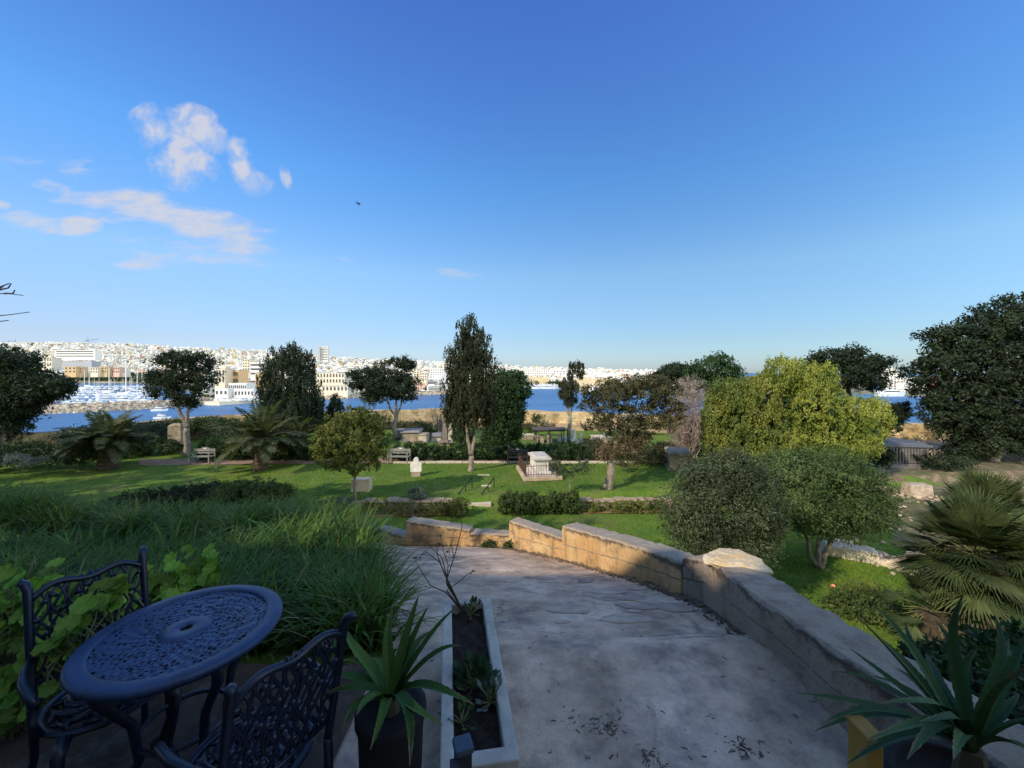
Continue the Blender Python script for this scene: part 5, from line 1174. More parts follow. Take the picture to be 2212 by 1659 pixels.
# big tree on the right
Y = 24; B = G(2140, 1003, LF + .2); B = Vector((P(2143, 1003, Y).x, Y, LF + .1)); f = P(2143, 930, Y)
tree('big_evergreen_tree', 'huge dark spreading tree filling the right edge', B, [(B, f, .42, .32), (f, P(2100, 860, Y), .2, .1), (f, P(2180, 850, Y), .22, .1), (f, P(2230, 880, Y), .18, .1), (P(2100, 860, Y), P(2050, 830, Y), .1, .05), (P(2180, 850, Y), P(2170, 750, Y), .14, .06), (P(2180, 850, Y), P(2250, 760, Y), .14, .06)],
     [lobe(1975, 810, Y, 34, 18), lobe(2030, 780, Y, 46, 24), lobe(2030, 722, Y, 36, 14), lobe(2020, 750, Y, 26, 12), lobe(2090, 740, Y, 60, 40), lobe(2130, 700, Y, 50, 30), lobe(2190, 690, Y, 60, 50), lobe(2090, 800, Y, 70, 50), lobe(2180, 780, Y, 90, 70), lobe(2070, 860, Y, 60, 40), lobe(2150, 870, Y, 80, 50), lobe(2230, 860, Y, 70, 60), lobe(2120, 920, Y, 60, 34), lobe(2200, 930, Y, 60, 40), lobe(2290, 760, Y, 90, 90), lobe(2300, 880, Y, 70, 60), lobe(2020, 900, Y, 30, 22), lobe(2010, 850, Y, 36, 34), lobe(2060, 905, Y, 50, 34), lobe(2120, 955, Y, 60, 22), lobe(2220, 950, Y, 60, 30)],
     3000, 28, .30, .17, M_dark, M_bark, .35, 51, shell=.5)
# dark mass at the left edge
Y = 25; B = Vector((P(10, 950, Y).x, Y, LF))
tree('big_evergreen_tree', 'dark spreading tree at the left edge hiding part of the marina', B, [(B, P(5, 900, Y), .3, .2), (P(5, 900, Y), P(60, 850, Y), .14, .07), (P(5, 900, Y), P(-40, 820, Y), .14, .07)],
     [lobe(20, 790, Y, 50, 34), lobe(-40, 800, Y, 60, 50), lobe(60, 830, Y, 50, 36), lobe(110, 838, Y, 44, 22), lobe(140, 835, Y, 18, 16), lobe(20, 850, Y, 60, 40), lobe(0, 890, Y, 44, 34), lobe(-60, 880, Y, 60, 50), lobe(80, 855, Y, 40, 20), lobe(40, 880, Y, 36, 30), lobe(15, 920, Y, 36, 26), lobe(-20, 935, Y, 40, 30)],
     1900, 28, .30, .17, M_dark, M_bark, .25, 52)
# citrus tree
B = G(767, 1082, LF); Y = B.y
tree('citrus_tree', 'round yellow-green citrus tree with slim dark stem on the lawn', B, [(B, P(767, 1030, Y), .07, .06), (P(767, 1030, Y), P(740, 985, Y), .04, .02), (P(767, 1030, Y), P(785, 980, Y), .04, .02)],
     [lobe(768, 905, Y, 30, 24), lobe(735, 925, Y, 34, 30), lobe(800, 925, Y, 30, 30), lobe(700, 960, Y, 30, 34), lobe(755, 950, Y, 50, 44), lobe(810, 960, Y, 30, 40), lobe(720, 990, Y, 34, 26), lobe(775, 990, Y, 46, 30), lobe(755, 885, Y, 10, 10), lobe(785, 890, Y, 9, 12)],
     800, 26, .14, .10, M_citrus, M_bark, .07, 61, shell=.6)
# sapling
B = G(1233, 1068, LF); Y = B.y
tree('sapling', 'small sparse sapling in front of the railed tomb', B, [(B, P(1232, 1042, Y), .03, .025), (P(1232, 1042, Y), P(1222, 1020, Y), .015, .01), (P(1232, 1042, Y), P(1250, 1022, Y), .015, .01)],
     [lobe(1225, 1015, Y, 28, 14), lobe(1250, 1005, Y, 26, 14), lobe(1205, 1008, Y, 16, 14), lobe(1262, 1015, Y, 18, 8)], 95, 16, .13, .08, M_olive, M_bark, .03, 62)

# hedges and shrubs
def shrub(label, lobes, ncl, per, rc, leaf, lm, seed, name='shrub', group=None, **kw):
    c = lobes[0]; o = thing(name, label, 'hedge' if 'hedge' in name else 'shrub', (c[0], c[1], c[2] - c[5]), group)
    mb = MB(); gg = random.Random(seed)
    for lb in lobes[:6]:
        for k in range(3): mb.tube([(lb[0] + gg.uniform(-.1, .1), lb[1], lb[2] - lb[5] * 1.05), (lb[0] + gg.uniform(-.3, .3) * lb[3], lb[1] + gg.uniform(-.2, .2), lb[2] + lb[5] * .3)], [.015, .006], 4)
    mb.build('stems', M_bark, o)
    crown('foliage', lobes, ncl, per, rc, leaf, lm, o, seed, **kw); return o
ORD = ['first', 'second', 'third', 'fourth', 'fifth', 'sixth', 'seventh', 'eighth', 'ninth', 'tenth', 'eleventh', 'twelfth', 'thirteenth', 'fourteenth']
def shrub_each(label, where, lobes, ncl, per, rc, leaf, lm, seed, **kw):
    tot = sum(l[3] * l[5] for l in lobes); lobes = sorted(lobes, key=lambda l: l[0] / l[1])
    for i, l in enumerate(lobes):
        which = 'leftmost' if i == 0 else ('rightmost' if i == len(lobes) - 1 else ORD[i] + ' from the left')
        shrub(f'{label}, {which} of those {where}', [l], max(12, int(ncl * l[3] * l[5] / tot)), per, rc, leaf, lm, seed * 20 + i, group=label + 'es ' + where if label.endswith('bush') else label + 's ' + where, **kw)
def row(u0, u1, n, v, z, ru, rv, dep=.35, jit=4, seed=0):
    gg = random.Random(seed); r = []
    for i in range(n):
        u = u0 + (u1 - u0) * (i + .5) / n; q = G(u, v, z); p = P(u, 0, q.y); hz = rv / FPX * q.y * gg.uniform(.85, 1.15)
        r.append((p.x, q.y + dep * .6, z + hz * .9, ru / FPX * q.y, dep, hz))
    return r
shrub('long dark clipped hedge between the lawn path and the cemetery', row(842, 1525, 26, 996, LF, 17, 19, .5, seed=1), 1900, 24, .16, .10, M_hedged, 71, 'hedge')
shrub('dark hedge behind the palms on the left', row(425, 700, 12, 996, LF, 15, 24, .5, seed=2), 700, 22, .18, .11, M_hedged, 72, 'hedge')
shrub('lush bright green hedge right of the handrails', row(1080, 1250, 11, 1113, LN, 12, 24, .42, seed=3), 900, 24, .10, .075, M_hedge, 73, 'hedge')
shrub('sparse low hedge continuing right of the lush hedge', row(1252, 1440, 11, 1110, LN, 11, 14, .3, seed=4), 240, 22, .11, .07, M_citrus, 74, 'hedge')
shrub('sparse low brownish hedge in front of the retaining wall', row(782, 975, 10, 1116, LN, 11, 15, .25, seed=5), 230, 22, .10, .065, M_citrus, 75, 'hedge')
q = G(990, 1113, LN); shrub('round olive-green bush at the left handrail', [(q.x, q.y, LN + .35, .42, .4, .38)], 110, 26, .10, .07, M_citrus, 76)
q = G(903, 1078, LF); shrub('small grey-green succulent bush on the lawn', [(q.x, q.y, LF + .25, .36, .3, .3)], 70, 18, .10, .12, M_grey, 77, aspect=.25)
shrub('grey-green bush at the left end of the retaining wall', [(*(G(738, 1108, LN).xy), LN + .3, .4, .4, .35)], 80, 20, .10, .09, M_grey, 78, aspect=.3)
shrub('flowering bush with small white dots on the left lawn edge', [lobe(540, 1062, 15.2, 70, 24, dep=.8), lobe(590, 1066, 15, 44, 18, dep=.6), lobe(500, 1070, 15.6, 44, 18, dep=.7)], 620, 26, .13, .075, M_hedge, 79)
shrub('dark low bushes in deep shade on the left lawn', [lobe(300, 1085, 16, 60, 18, dep=.8), lobe(380, 1078, 16, 60, 22, dep=.8), lobe(450, 1070, 16, 50, 24, dep=.8), lobe(250, 1094, 15.5, 34, 14, dep=.6)], 700, 24, .14, .09, M_dark, 80)
shrub('dark shrubs behind the left palm beside the path', [lobe(60, 975, 23, 70, 20, dep=.9), lobe(160, 980, 23, 60, 18, dep=.9), lobe(-20, 985, 22, 60, 22, dep=.9), lobe(250, 975, 26, 60, 20, dep=.8), lobe(340, 968, 27, 50, 24, dep=.8)], 900, 24, .2, .12, M_hedged, 81)
shrub('silvery shrub low at the left edge of the lawn', [lobe(30, 992, 21, 36, 10, dep=.6), lobe(75, 996, 21, 22, 8, dep=.5)], 130, 22, .14, .1, M_grey, 82)
shrub_each('dark bush', 'beside the brown obelisk', [lobe(1065, 945, 29, 26, 22, dep=.7), lobe(1000, 945, 30, 24, 14, dep=.7), lobe(985, 925, 33, 18, 14)], 330, 22, .2, .12, M_hedged, 83)
shrub_each('low green bush', 'on the golden bastion step', [lobe(905, 921, 38, 18, 10), lobe(800, 905, 41, 40, 10), lobe(860, 918, 39, 20, 10), lobe(1145, 925, 37, 14, 6), lobe(1158, 903, 38.6, 12, 8), lobe(940, 935, 35, 12, 8)], 420, 22, .22, .13, M_hedge, 84)
shrub('grey bushes in front of the bastion wall on the left', [lobe(180, 940, 26.5, 50, 14), lobe(250, 935, 27.5, 40, 16), lobe(310, 925, 30, 40, 14), lobe(455, 912, 34, 30, 10), lobe(345, 938, 30, 28, 18), lobe(290, 945, 28, 30, 16), lobe(530, 935, 31, 70, 22, dep=1), lobe(470, 925, 32, 26, 14)], 650, 22, .22, .13, M_olive, 85)
shrub_each('dark evergreen shrub', 'around the dark tomb on the right', [lobe(1918, 905, 26, 24, 26), lobe(1945, 890, 27, 18, 22), lobe(2030, 995, 22, 50, 14), lobe(1910, 985, 21, 20, 20), lobe(2090, 975, 24, 40, 14)], 520, 24, .2, .12, M_dark, 86)
shrub('brown dry undergrowth at the foot of the dry pine', [lobe(1400, 985, 24, 44, 16), lobe(1440, 975, 25, 40, 16), lobe(1360, 1000, 22, 30, 8), lobe(1280, 965, 26, 40, 16)], 330, 22, .2, .1, M_pine, 87)
shrub_each('small leafy plant', 'at the foot of the parapet', [(*RP(1060, 1184), bank(RP(1060, 1184)[1]) + .06, .16, .08, .07), (*RP(1105, 1186), bank(RP(1105, 1186)[1]) + .06, .13, .07, .07)], 30, 16, .05, .05, M_hedge, 88)
shrub_each('low green ground plant', 'behind the parapet at the right', [(G(1900, 1330, LN).x, G(1900, 1330, LN).y, LN + .2, 1.2, .8, .25), (G(2060, 1400, LN).x, 7.6, LN + .3, 1.1, .6, .3), (G(1820, 1290, LN).x, 10, LN + .15, 1.0, .5, .2)], 420, 18, .14, .08, M_hedge, 89)

shrub('thick bushes and rocks along the foot of the bastion wall on the left', [lobe(u_, lerp_tab([(150, 938), (480, 915), (830, 905)], u_), lerp_tab([(150, 27.5), (480, 34), (830, 39)], u_), 20 + (k_ * 7) % 13, 11 + (k_ * 5) % 7) for k_, u_ in enumerate(range(150, 850, 26))], 1300, 22, .24, .14, M_hedge, 93)
shrub_each('brownish dry bush', 'before the golden bastion wall', [lobe(u_, 917 + (k_ * 3) % 7, 36 - (u_ - 830) * .004, 16 + (k_ * 7) % 11, 7 + (k_ * 5) % 6) for k_, u_ in enumerate((845, 890, 925, 1000, 1050, 1150, 1185, 1270, 1300, 1350, 1400, 1450, 1480))], 420, 20, .22, .12, M_pine, 94)
shrub('tall dark shrub growing up behind the parapet beside the yellow pot', [lobe(2120, 1500, 2.9, 130, 70, dep=.35), lobe(2210, 1590, 2.5, 110, 90, dep=.35), lobe(2040, 1470, 3.1, 70, 40, dep=.3), lobe(2230, 1440, 3.2, 90, 60, dep=.35)], 900, 16, .08, .06, M_green, 95)
# palms
def date_palm(label, base, h, nfr, ln, seed, group='date palms on the lawn', tr=.42):
    o = thing('date_palm', label, 'palm tree', base, group); gg = random.Random(seed)
    pr = []; 
    for i in range(14): z = h * i / 13; pr.append((tr * (1.05 - .25 * i / 13) * (1 + .09 * (i % 2)), z))
    MB().lathe(pr, base, 14).build('trunk', mat('palm_trunk', (.07, .05, .035), .95, (.13, .09, .06), scale=8, bump=1, bscale=14), o)
    V = []; mbr = MB(); top = Vector(base) + Vector((0, 0, h))
    for k in range(nfr):
        az = gg.uniform(0, 2 * math.pi); el = gg.choice([gg.uniform(.1, .7), gg.uniform(.4, 1.4)]); L0 = ln * gg.uniform(.8, 1.08)
        dirh = Vector((math.cos(az), math.sin(az), 0)); p = top.copy(); e = el; pts = [p.copy()]; n = 16
        for i in range(n):
            d = dirh * math.cos(e) + Vector((0, 0, math.sin(e))); p = p + d * (L0 / n); pts.append(p.copy()); e -= (.030 + .035 * (1 - el / 1.4)) * (1 + 1.1 * i / n)
        mbr.tube(pts[::2], [.028 * (1 - .8 * i / 8) for i in range(len(pts[::2]))], 4)
        for i in range(2, n + 1):
            for hlf in (0, .34, .67):
                if i == n and hlf: continue
                q = pts[i] if not hlf else pts[i].lerp(pts[min(i + 1, n)], hlf)
                d = (pts[min(i + 1, n)] - pts[i - 1]).normalized(); sd = d.cross(Vector((0, 0, 1))); sd = sd.normalized() if sd.length > .01 else Vector((1, 0, 0))
                up = sd.cross(d); ll = ln * .17 * math.sin(max(.12, min(1, i / n * 1.02)) * math.pi) ** .6 + .06
                for s_ in (-1, 1):
                    ld = (sd * s_ * .85 + d * .62 + up * gg.uniform(-.05, .35) - Vector((0, 0, .18))).normalized(); wv = (d - ld * d.dot(ld)).normalized() * .036
                    V += [q, q + ld * ll * .45 + wv, q + ld * ll - Vector((0, 0, ll * .12)), q + ld * ll * .45 - wv]
    mbr.build('frond_stalks', mat('palm_stalk', (.16, .17, .07), .7), o)
    V = np.array([tuple(v) for v in V]); mesh_np('fronds', V, np.arange(len(V)).reshape(-1, 4), M_palm, o)
date_palm('left date palm with short thick dark trunk on the lawn', Vector(G(233, 1014, LF)), 1.5, 56, 2.45, 3, tr=.44)
date_palm('middle date palm with upright fronds in front of the cypress clump', Vector(G(563, 1014, LF)), 1.5, 52, 2.7, 4, tr=.36)
date_palm('smaller date palm half hidden right of the middle palm', Vector(P(640, 968, 26.5).xy.to_3d()) + Vector((0, 0, LF)), .8, 30, 2.2, 6, tr=.3)
def fan_leaf(V, q, d, r, gg, nseg=26, spread=2.6):
    up = Vector((0, 0, 1)); sd = d.cross(up); sd = sd.normalized() if sd.length > .05 else Vector((1, 0, 0)); nr = sd.cross(d).normalized()
    tilt = gg.uniform(-.5, .5); 
    for k in range(nseg):
        a = (k / (nseg - 1) - .5) * spread + gg.uniform(-.02, .02); ll = r * (1 - .25 * abs(a / spread * 2) ** 2) * gg.uniform(.93, 1.05)
        dd = (d * math.cos(a) + (sd * math.cos(tilt) + nr * math.sin(tilt)) * math.sin(a)).normalized()
        wv = nr.cross(dd).normalized() * (r * .030); drop = Vector((0, 0, -ll * .10))
        V += [q + dd * .04, q + dd * ll * .5 + wv, q + dd * ll + drop, q + dd * ll * .5 - wv]
def fan_palm(label, crowns, seed, name='fan_palm'):
    o = thing(name, label, 'palm tree', crowns[0][0]); gg = random.Random(seed); V = []; mbr = MB(); tb = MB()
    for (base, h, n, pl, r, tr) in crowns:
        base = Vector(base); top = base + Vector((0, 0, h))
        tb.lathe([(tr * (1.1 - .1 * math.sin(i * 2.1)), h * i / 9) for i in range(10)], base, 12)
        for k in range(n):
            az = gg.uniform(0, 2 * math.pi); el = gg.uniform(-.75, 1.45); d = Vector((math.cos(az) * math.cos(el), math.sin(az) * math.cos(el), math.sin(el)))
            e = top + d * pl * gg.uniform(.6, 1.1) + Vector((0, 0, -.10 * math.cos(el))); mbr.tube([top, top.lerp(e, .5) + Vector((0, 0, .04)), e], [.012, .009, .006], 4, cap=False)
            fan_leaf(V, e, (d + Vector((0, 0, -.15))).normalized(), r * gg.uniform(.8, 1.1), gg)
    tb.build('trunk', mat('fibre_trunk', (.055, .042, .03), .95, (.10, .075, .05), scale=10, bump=1, bscale=30), o)
    mbr.build('petioles', MATS['palm_stalk'], o)
    if seed == 5:      # skirt of dead fans hanging round the trunk
        Vd = []; base, h = Vector(crowns[0][0]), crowns[0][1]
        for k in range(60):
            az = gg.uniform(0, 6.28); z = gg.uniform(.5, h); d = Vector((math.cos(az) * .45, math.sin(az) * .45, -1)).normalized(); fan_leaf(Vd, base + Vector((math.cos(az) * .30, math.sin(az) * .30, z)), d, .5, gg, 16, 1.2)
        Vd = np.array([tuple(v) for v in Vd]); mesh_np('dead_fans', Vd, np.arange(len(Vd)).reshape(-1, 4), leafm('dead_fan', (.05, .04, .025), (.10, .08, .05), trans=.1), o)
    V = np.array([tuple(v) for v in V]); mesh_np('fans', V, np.arange(len(V)).reshape(-1, 4), M_fan, o)
b1 = Vector((P(2105, 1370, 8.4).x, 8.4, LN))
fan_palm('bushy fan palm with shaggy dark trunk behind the parapet on the right', [(b1, 2.15, 130, .75, .75, .40)], 5)
fan_palm('second fan palm at the very right edge behind the shaggy one', [(b1 + Vector((1.3, .9, 0)), 2.4, 80, .7, .75, .3)], 6)
fan_palm('low fan palm sucker with few spiky fans left of the shaggy trunk', [(b1 + Vector((-.75, .1, 0)), .9, 30, .6, .5, .2)], 7)

# short lawn blades over the lawns
g_ = np.random.default_rng(3)
def lawn_blades(n, x0, x1, y0, y1, seed):
    gq = np.random.default_rng(seed); X = gq.uniform(x0, x1, n); Yv = gq.uniform(y0, y1, n); ok = np.array([wall_side(a_, b_) > .35 or b_ > 13.3 for a_, b_ in zip(X, Yv)]); X = X[ok]; Yv = Yv[ok]
    # clumpy
    k = (np.sin(X * 3.1 + np.sin(Yv * 2.3)) * np.sin(Yv * 2.7 + np.cos(X * 1.9)) + gq.random(len(X)) * 1.6) > .1; X = X[k]; Yv = Yv[k]
    Z = np.array([gz(a_, b_) for a_, b_ in zip(X, Yv)]); n = len(X)
    a_ = gq.uniform(0, 6.28, n); h = gq.uniform(.03, .085, n); w_ = gq.uniform(.008, .02, n); dx = np.cos(a_) * w_; dy_ = np.sin(a_) * w_; lx = gq.normal(0, .025, n); ly = gq.normal(0, .025, n)
    V = np.stack([np.stack([X - dx, Yv - dy_, Z], 1), np.stack([X + dx, Yv + dy_, Z], 1), np.stack([X + lx, Yv + ly, Z + h], 1)], 1).reshape(-1, 3)
    return V
M_lawn = leafm('lawn_blade', (.10, .18, .016), (.18, .25, .028), scale=1.0, trans=.35)
VV = np.concatenate([lawn_blades(60000, -12, 14, 11, 25.4, 1), lawn_blades(14000, -30, -12, 14, 25.0, 2), lawn_blades(26000, 2.6, 12, 5.5, 13, 3)])
stuff(mesh_np('lawn_grass', VV, np.arange(len(VV)).reshape(-1, 3), M_lawn), 'short green lawn grass', 'grass')

# ornamental long grass bank
def long_grass(name, label, spots, seed, m, hl=(.4, .75), wd=.006, per=70, lean=.9, spread=.13):
    gg = np.random.default_rng(seed); Vs = []
    for (x, y, z, k) in spots:
        n = int(per * k); az = gg.uniform(0, 2 * np.pi, n); L_ = gg.uniform(*hl, n) * (.8 + .2 * k); el = np.pi / 2 - np.abs(gg.normal(0, .42, n)) * lean; el = np.clip(el, .15, 1.6)
        bx = x + gg.normal(0, spread, n); by = y + gg.normal(0, spread, n); bz = np.full(n, z)
        dh = np.stack([np.cos(az), np.sin(az)], 1); P_ = np.stack([bx, by, bz], 1); prevL = None
        sdv = np.stack([-np.sin(az), np.cos(az), np.zeros(n)], 1); seg = 5; pts = [P_]
        for s in range(seg):
            d = np.concatenate([dh * np.cos(el)[:, None], np.sin(el)[:, None]], 1); P_ = P_ + d * (L_ / seg)[:, None]; pts.append(P_); el = el - gg.uniform(.15, .42, n)
        w_ = gg.uniform(.7, 1.3, n)[:, None] * wd; wf = [1, 1.1, 1, .8, .5, .05]
        for s in range(seg):
            Vs.append(np.stack([pts[s] - sdv * w_ * wf[s], pts[s] + sdv * w_ * wf[s], pts[s + 1] + sdv * w_ * wf[s + 1], pts[s + 1] - sdv * w_ * wf[s + 1]], 1).reshape(-1, 3))
    V = np.concatenate(Vs); return stuff(mesh_np(name, V, np.arange(len(V)).reshape(-1, 4), m), label, 'grass')
g = random.Random(31); sp = []
tries = 0
while len(sp) < 300 and tries < 9000:
    tries += 1
    y = 2.5 + (8.4 - 2.5) * g.random() ** .8; xe = leftedge(y) + .02
    x = xe - abs(g.gauss(0, 1)) * (y * .62) - .04 - .42 * max(0, min(1, (y - 3.2) / 3))
    if x < -1.35 * y - .5: continue
    if any((x - q[0]) ** 2 + (y - q[1]) ** 2 < (.13 + .018 * y) ** 2 for q in sp): continue
    sp.append((x, y, gz(x, y), g.uniform(.7, 1.35)))
near = [q for q in sp if q[1] < 4.4]; far = [q for q in sp if q[1] >= 4.4]
long_grass('ornamental_grass', 'tall arching dark green ornamental grass filling the bank behind the table', near, 3, M_grass, (.32, .70), .0090, 115, .85, .045)
long_grass('ornamental_grass', 'tall arching green ornamental grass further down the bank beside the path', far, 4, M_grass, (.5, 1.0), .0135, 115, .85, .075)
sp2 = []
for _ in range(150):
    u = g.uniform(-40, 740); Y_ = g.uniform(5.6, 7.6); vv = 1108 - max(0, (u - 400)) * .02 - (50 * max(0, 1 - abs(u - 10) / 150)); p = P(u, vv, Y_); sp2.append((p.x, p.y, p.z - .45, g.uniform(.7, 1.25)))
long_grass('ornamental_grass', 'sunlit tips of the long grass along the top of the left bank', sp2, 5, leafm('sunlit_grass_blade', (.06, .12, .018), (.17, .22, .05), scale=2, trans=.35, island=.7), (.45, .85), .010, 70, 1.0, .09)  # brighter blade colour paints the sunlit tips
M_straw = leafm('straw_blade', (.20, .15, .07), (.32, .25, .12), scale=2, trans=.2)
long_grass('dry_grass', 'dry straw-coloured blades mixed into the green ornamental grass', [(x, y, z, k * .12) for x, y, z, k in near + far], 8, M_straw, (.35, .8), .0055, 90, 1.0, .09)
# ground under the tall bank so the grass stands on soil
# ------------------------------------------------------------------ foreground furniture
M_paint = mat('navy_paint', (.003, .007, .022), .35, (.005, .011, .032), scale=12, spec=.5, bump=.08, bscale=80)
M_paintt = mat('table_paint', (.014, .033, .092), .42, (.023, .050, .125), scale=9, spec=.5, bump=.12, bscale=90, c3=(.012, .024, .055), s3=14)
TC = Vector((-1.36, 1.685, .68)); TR = .352
tb_ = thing('garden_table', 'round blue cast-metal garden table with lacy perforated top and centre hole', 'table', (TC.x, TC.y, .07))
# lacy top: polar grid with faces cut away along curling vine shapes
nr_, nt_ = 64, 360; gg = np.random.default_rng(12)
sites_v = []
for _ in range(9000):
    r = math.sqrt(gg.uniform(.09 ** 2, .288 ** 2)); a_ = gg.uniform(0, 2 * math.pi); p = (r * math.cos(a_), r * math.sin(a_))
    if all((p[0] - q[0]) ** 2 + (p[1] - q[1]) ** 2 > .0165 ** 2 for q in sites_v): sites_v.append(p)
    if len(sites_v) > 860: break
sv = np.array(sites_v)
r_in, r_out = .085, .292
rs_ = np.linspace(r_in, r_out, nr_ + 1); as_ = np.linspace(0, 2 * math.pi, nt_, endpoint=False)
Vt = []; 
for r in rs_:
    for a_ in as_: Vt.append((r * math.cos(a_), r * math.sin(a_)))
Vt = np.array(Vt)
keep = []
for i in range(nr_):
    rc_ = (rs_[i] + rs_[i + 1]) / 2
    for k in range(nt_):
        a_ = as_[k] + math.pi / nt_; x, y = rc_ * math.cos(a_ + .006 * math.sin(rc_ * 90)), rc_ * math.sin(a_)
        d = np.hypot(sv[:, 0] - x, sv[:, 1] - y); ss = np.partition(d, 1)[:2]; ix = int(np.argmin(d))
        edge = ss[1] - ss[0]
        hole = edge > .0078 and (ix % 4 != 0) and ss[0] < .0062 + .003 * math.sin(a_ * 11 + rc_ * 60)
        if not hole: keep.append((i, k))
zt0, zb0 = TC.z, TC.z - .009
n0 = len(Vt)
Vall = np.concatenate([np.column_stack([Vt, np.full(n0, 0.0)]), np.column_stack([Vt, np.full(n0, -.009)])])
relief = .0025 * np.sin(np.arctan2(Vt[:, 1], Vt[:, 0]) * 24 + Vt[:, 0] * 80) * np.sin(np.hypot(Vt[:, 0], Vt[:, 1]) * 160)
Vall[:n0, 2] += relief - .003
Vall = Vall + np.array((TC.x, TC.y, TC.z))
ks = set(keep); Fs = []
for (i, k) in keep:
    k2 = (k + 1) % nt_; a_, b_, c_, d_ = i * nt_ + k, (i + 1) * nt_ + k, (i + 1) * nt_ + k2, i * nt_ + k2
    Fs.append((a_, b_, c_, d_)); Fs.append((a_ + n0, d_ + n0, c_ + n0, b_ + n0))
    for (ii, kk, e0, e1) in ((i - 1, k, d_, a_), (i + 1, k, b_, c_), (i, (k - 1) % nt_, a_, b_), (i, k2, c_, d_)):
        if (ii, kk) not in ks: Fs.append((e0, e0 + n0, e1 + n0, e1))
mesh_np('tabletop', Vall, np.array(Fs), M_paintt, tb_)
def ring(prof, n=72):
    mb = MB(); vs = []; fs = []; m_ = len(prof)
    for i in range(n):
        t = 2 * math.pi * i / n
        for r, z in prof: vs.append((TC.x + r * math.cos(t), TC.y + r * math.sin(t), TC.z + z))
    for i in range(n):
        for k in range(m_): fs.append((i * m_ + k, ((i + 1) % n) * m_ + k, ((i + 1) % n) * m_ + (k + 1) % m_, i * m_ + (k + 1) % m_))
    mb.add(vs, fs); return mb
ring([(.288, .000), (.300, .004), (.338, .003), (.349, -.003), (.352, -.016), (.344, -.03), (.338, -.028), (.338, -.012), (.288, -.012)]).build('rim', M_paintt, tb_, smooth=True)
ring([(.020, 0), (.024, .004), (.06, .002), (.088, -.001), (.088, -.010), (.020, -.010)]).build('centre_ring', M_paintt, tb_, smooth=True)
for k in range(4):
    a_ = math.pi / 4 + k * math.pi / 2 + .25; d = Vector((math.cos(a_), math.sin(a_), 0)); b0 = Vector((TC.x, TC.y, 0))
    MB().tube([b0 + d * .26 + Vector((0, 0, .665)), b0 + d * .27 + Vector((0, 0, .56)), b0 + d * .17 + Vector((0, 0, .40)), b0 + d * .15 + Vector((0, 0, .25)), b0 + d * .24 + Vector((0, 0, .10)), b0 + d * .30 + Vector((0, 0, .06))], [.018, .02, .017, .016, .018, .024], 8).build('leg', M_paint, tb_, smooth=True)
ms_ = MB()
for k in range(24):
    t0_, t1_ = 2 * math.pi * k / 24, 2 * math.pi * (k + 1) / 24; ms_.tube([(TC.x + .155 * math.cos(t0_), TC.y + .155 * math.sin(t0_), .30), (TC.x + .155 * math.cos(t1_), TC.y + .155 * math.sin(t1_), .30)], .010, 6)
ms_.build('stretcher', M_paint, tb_)

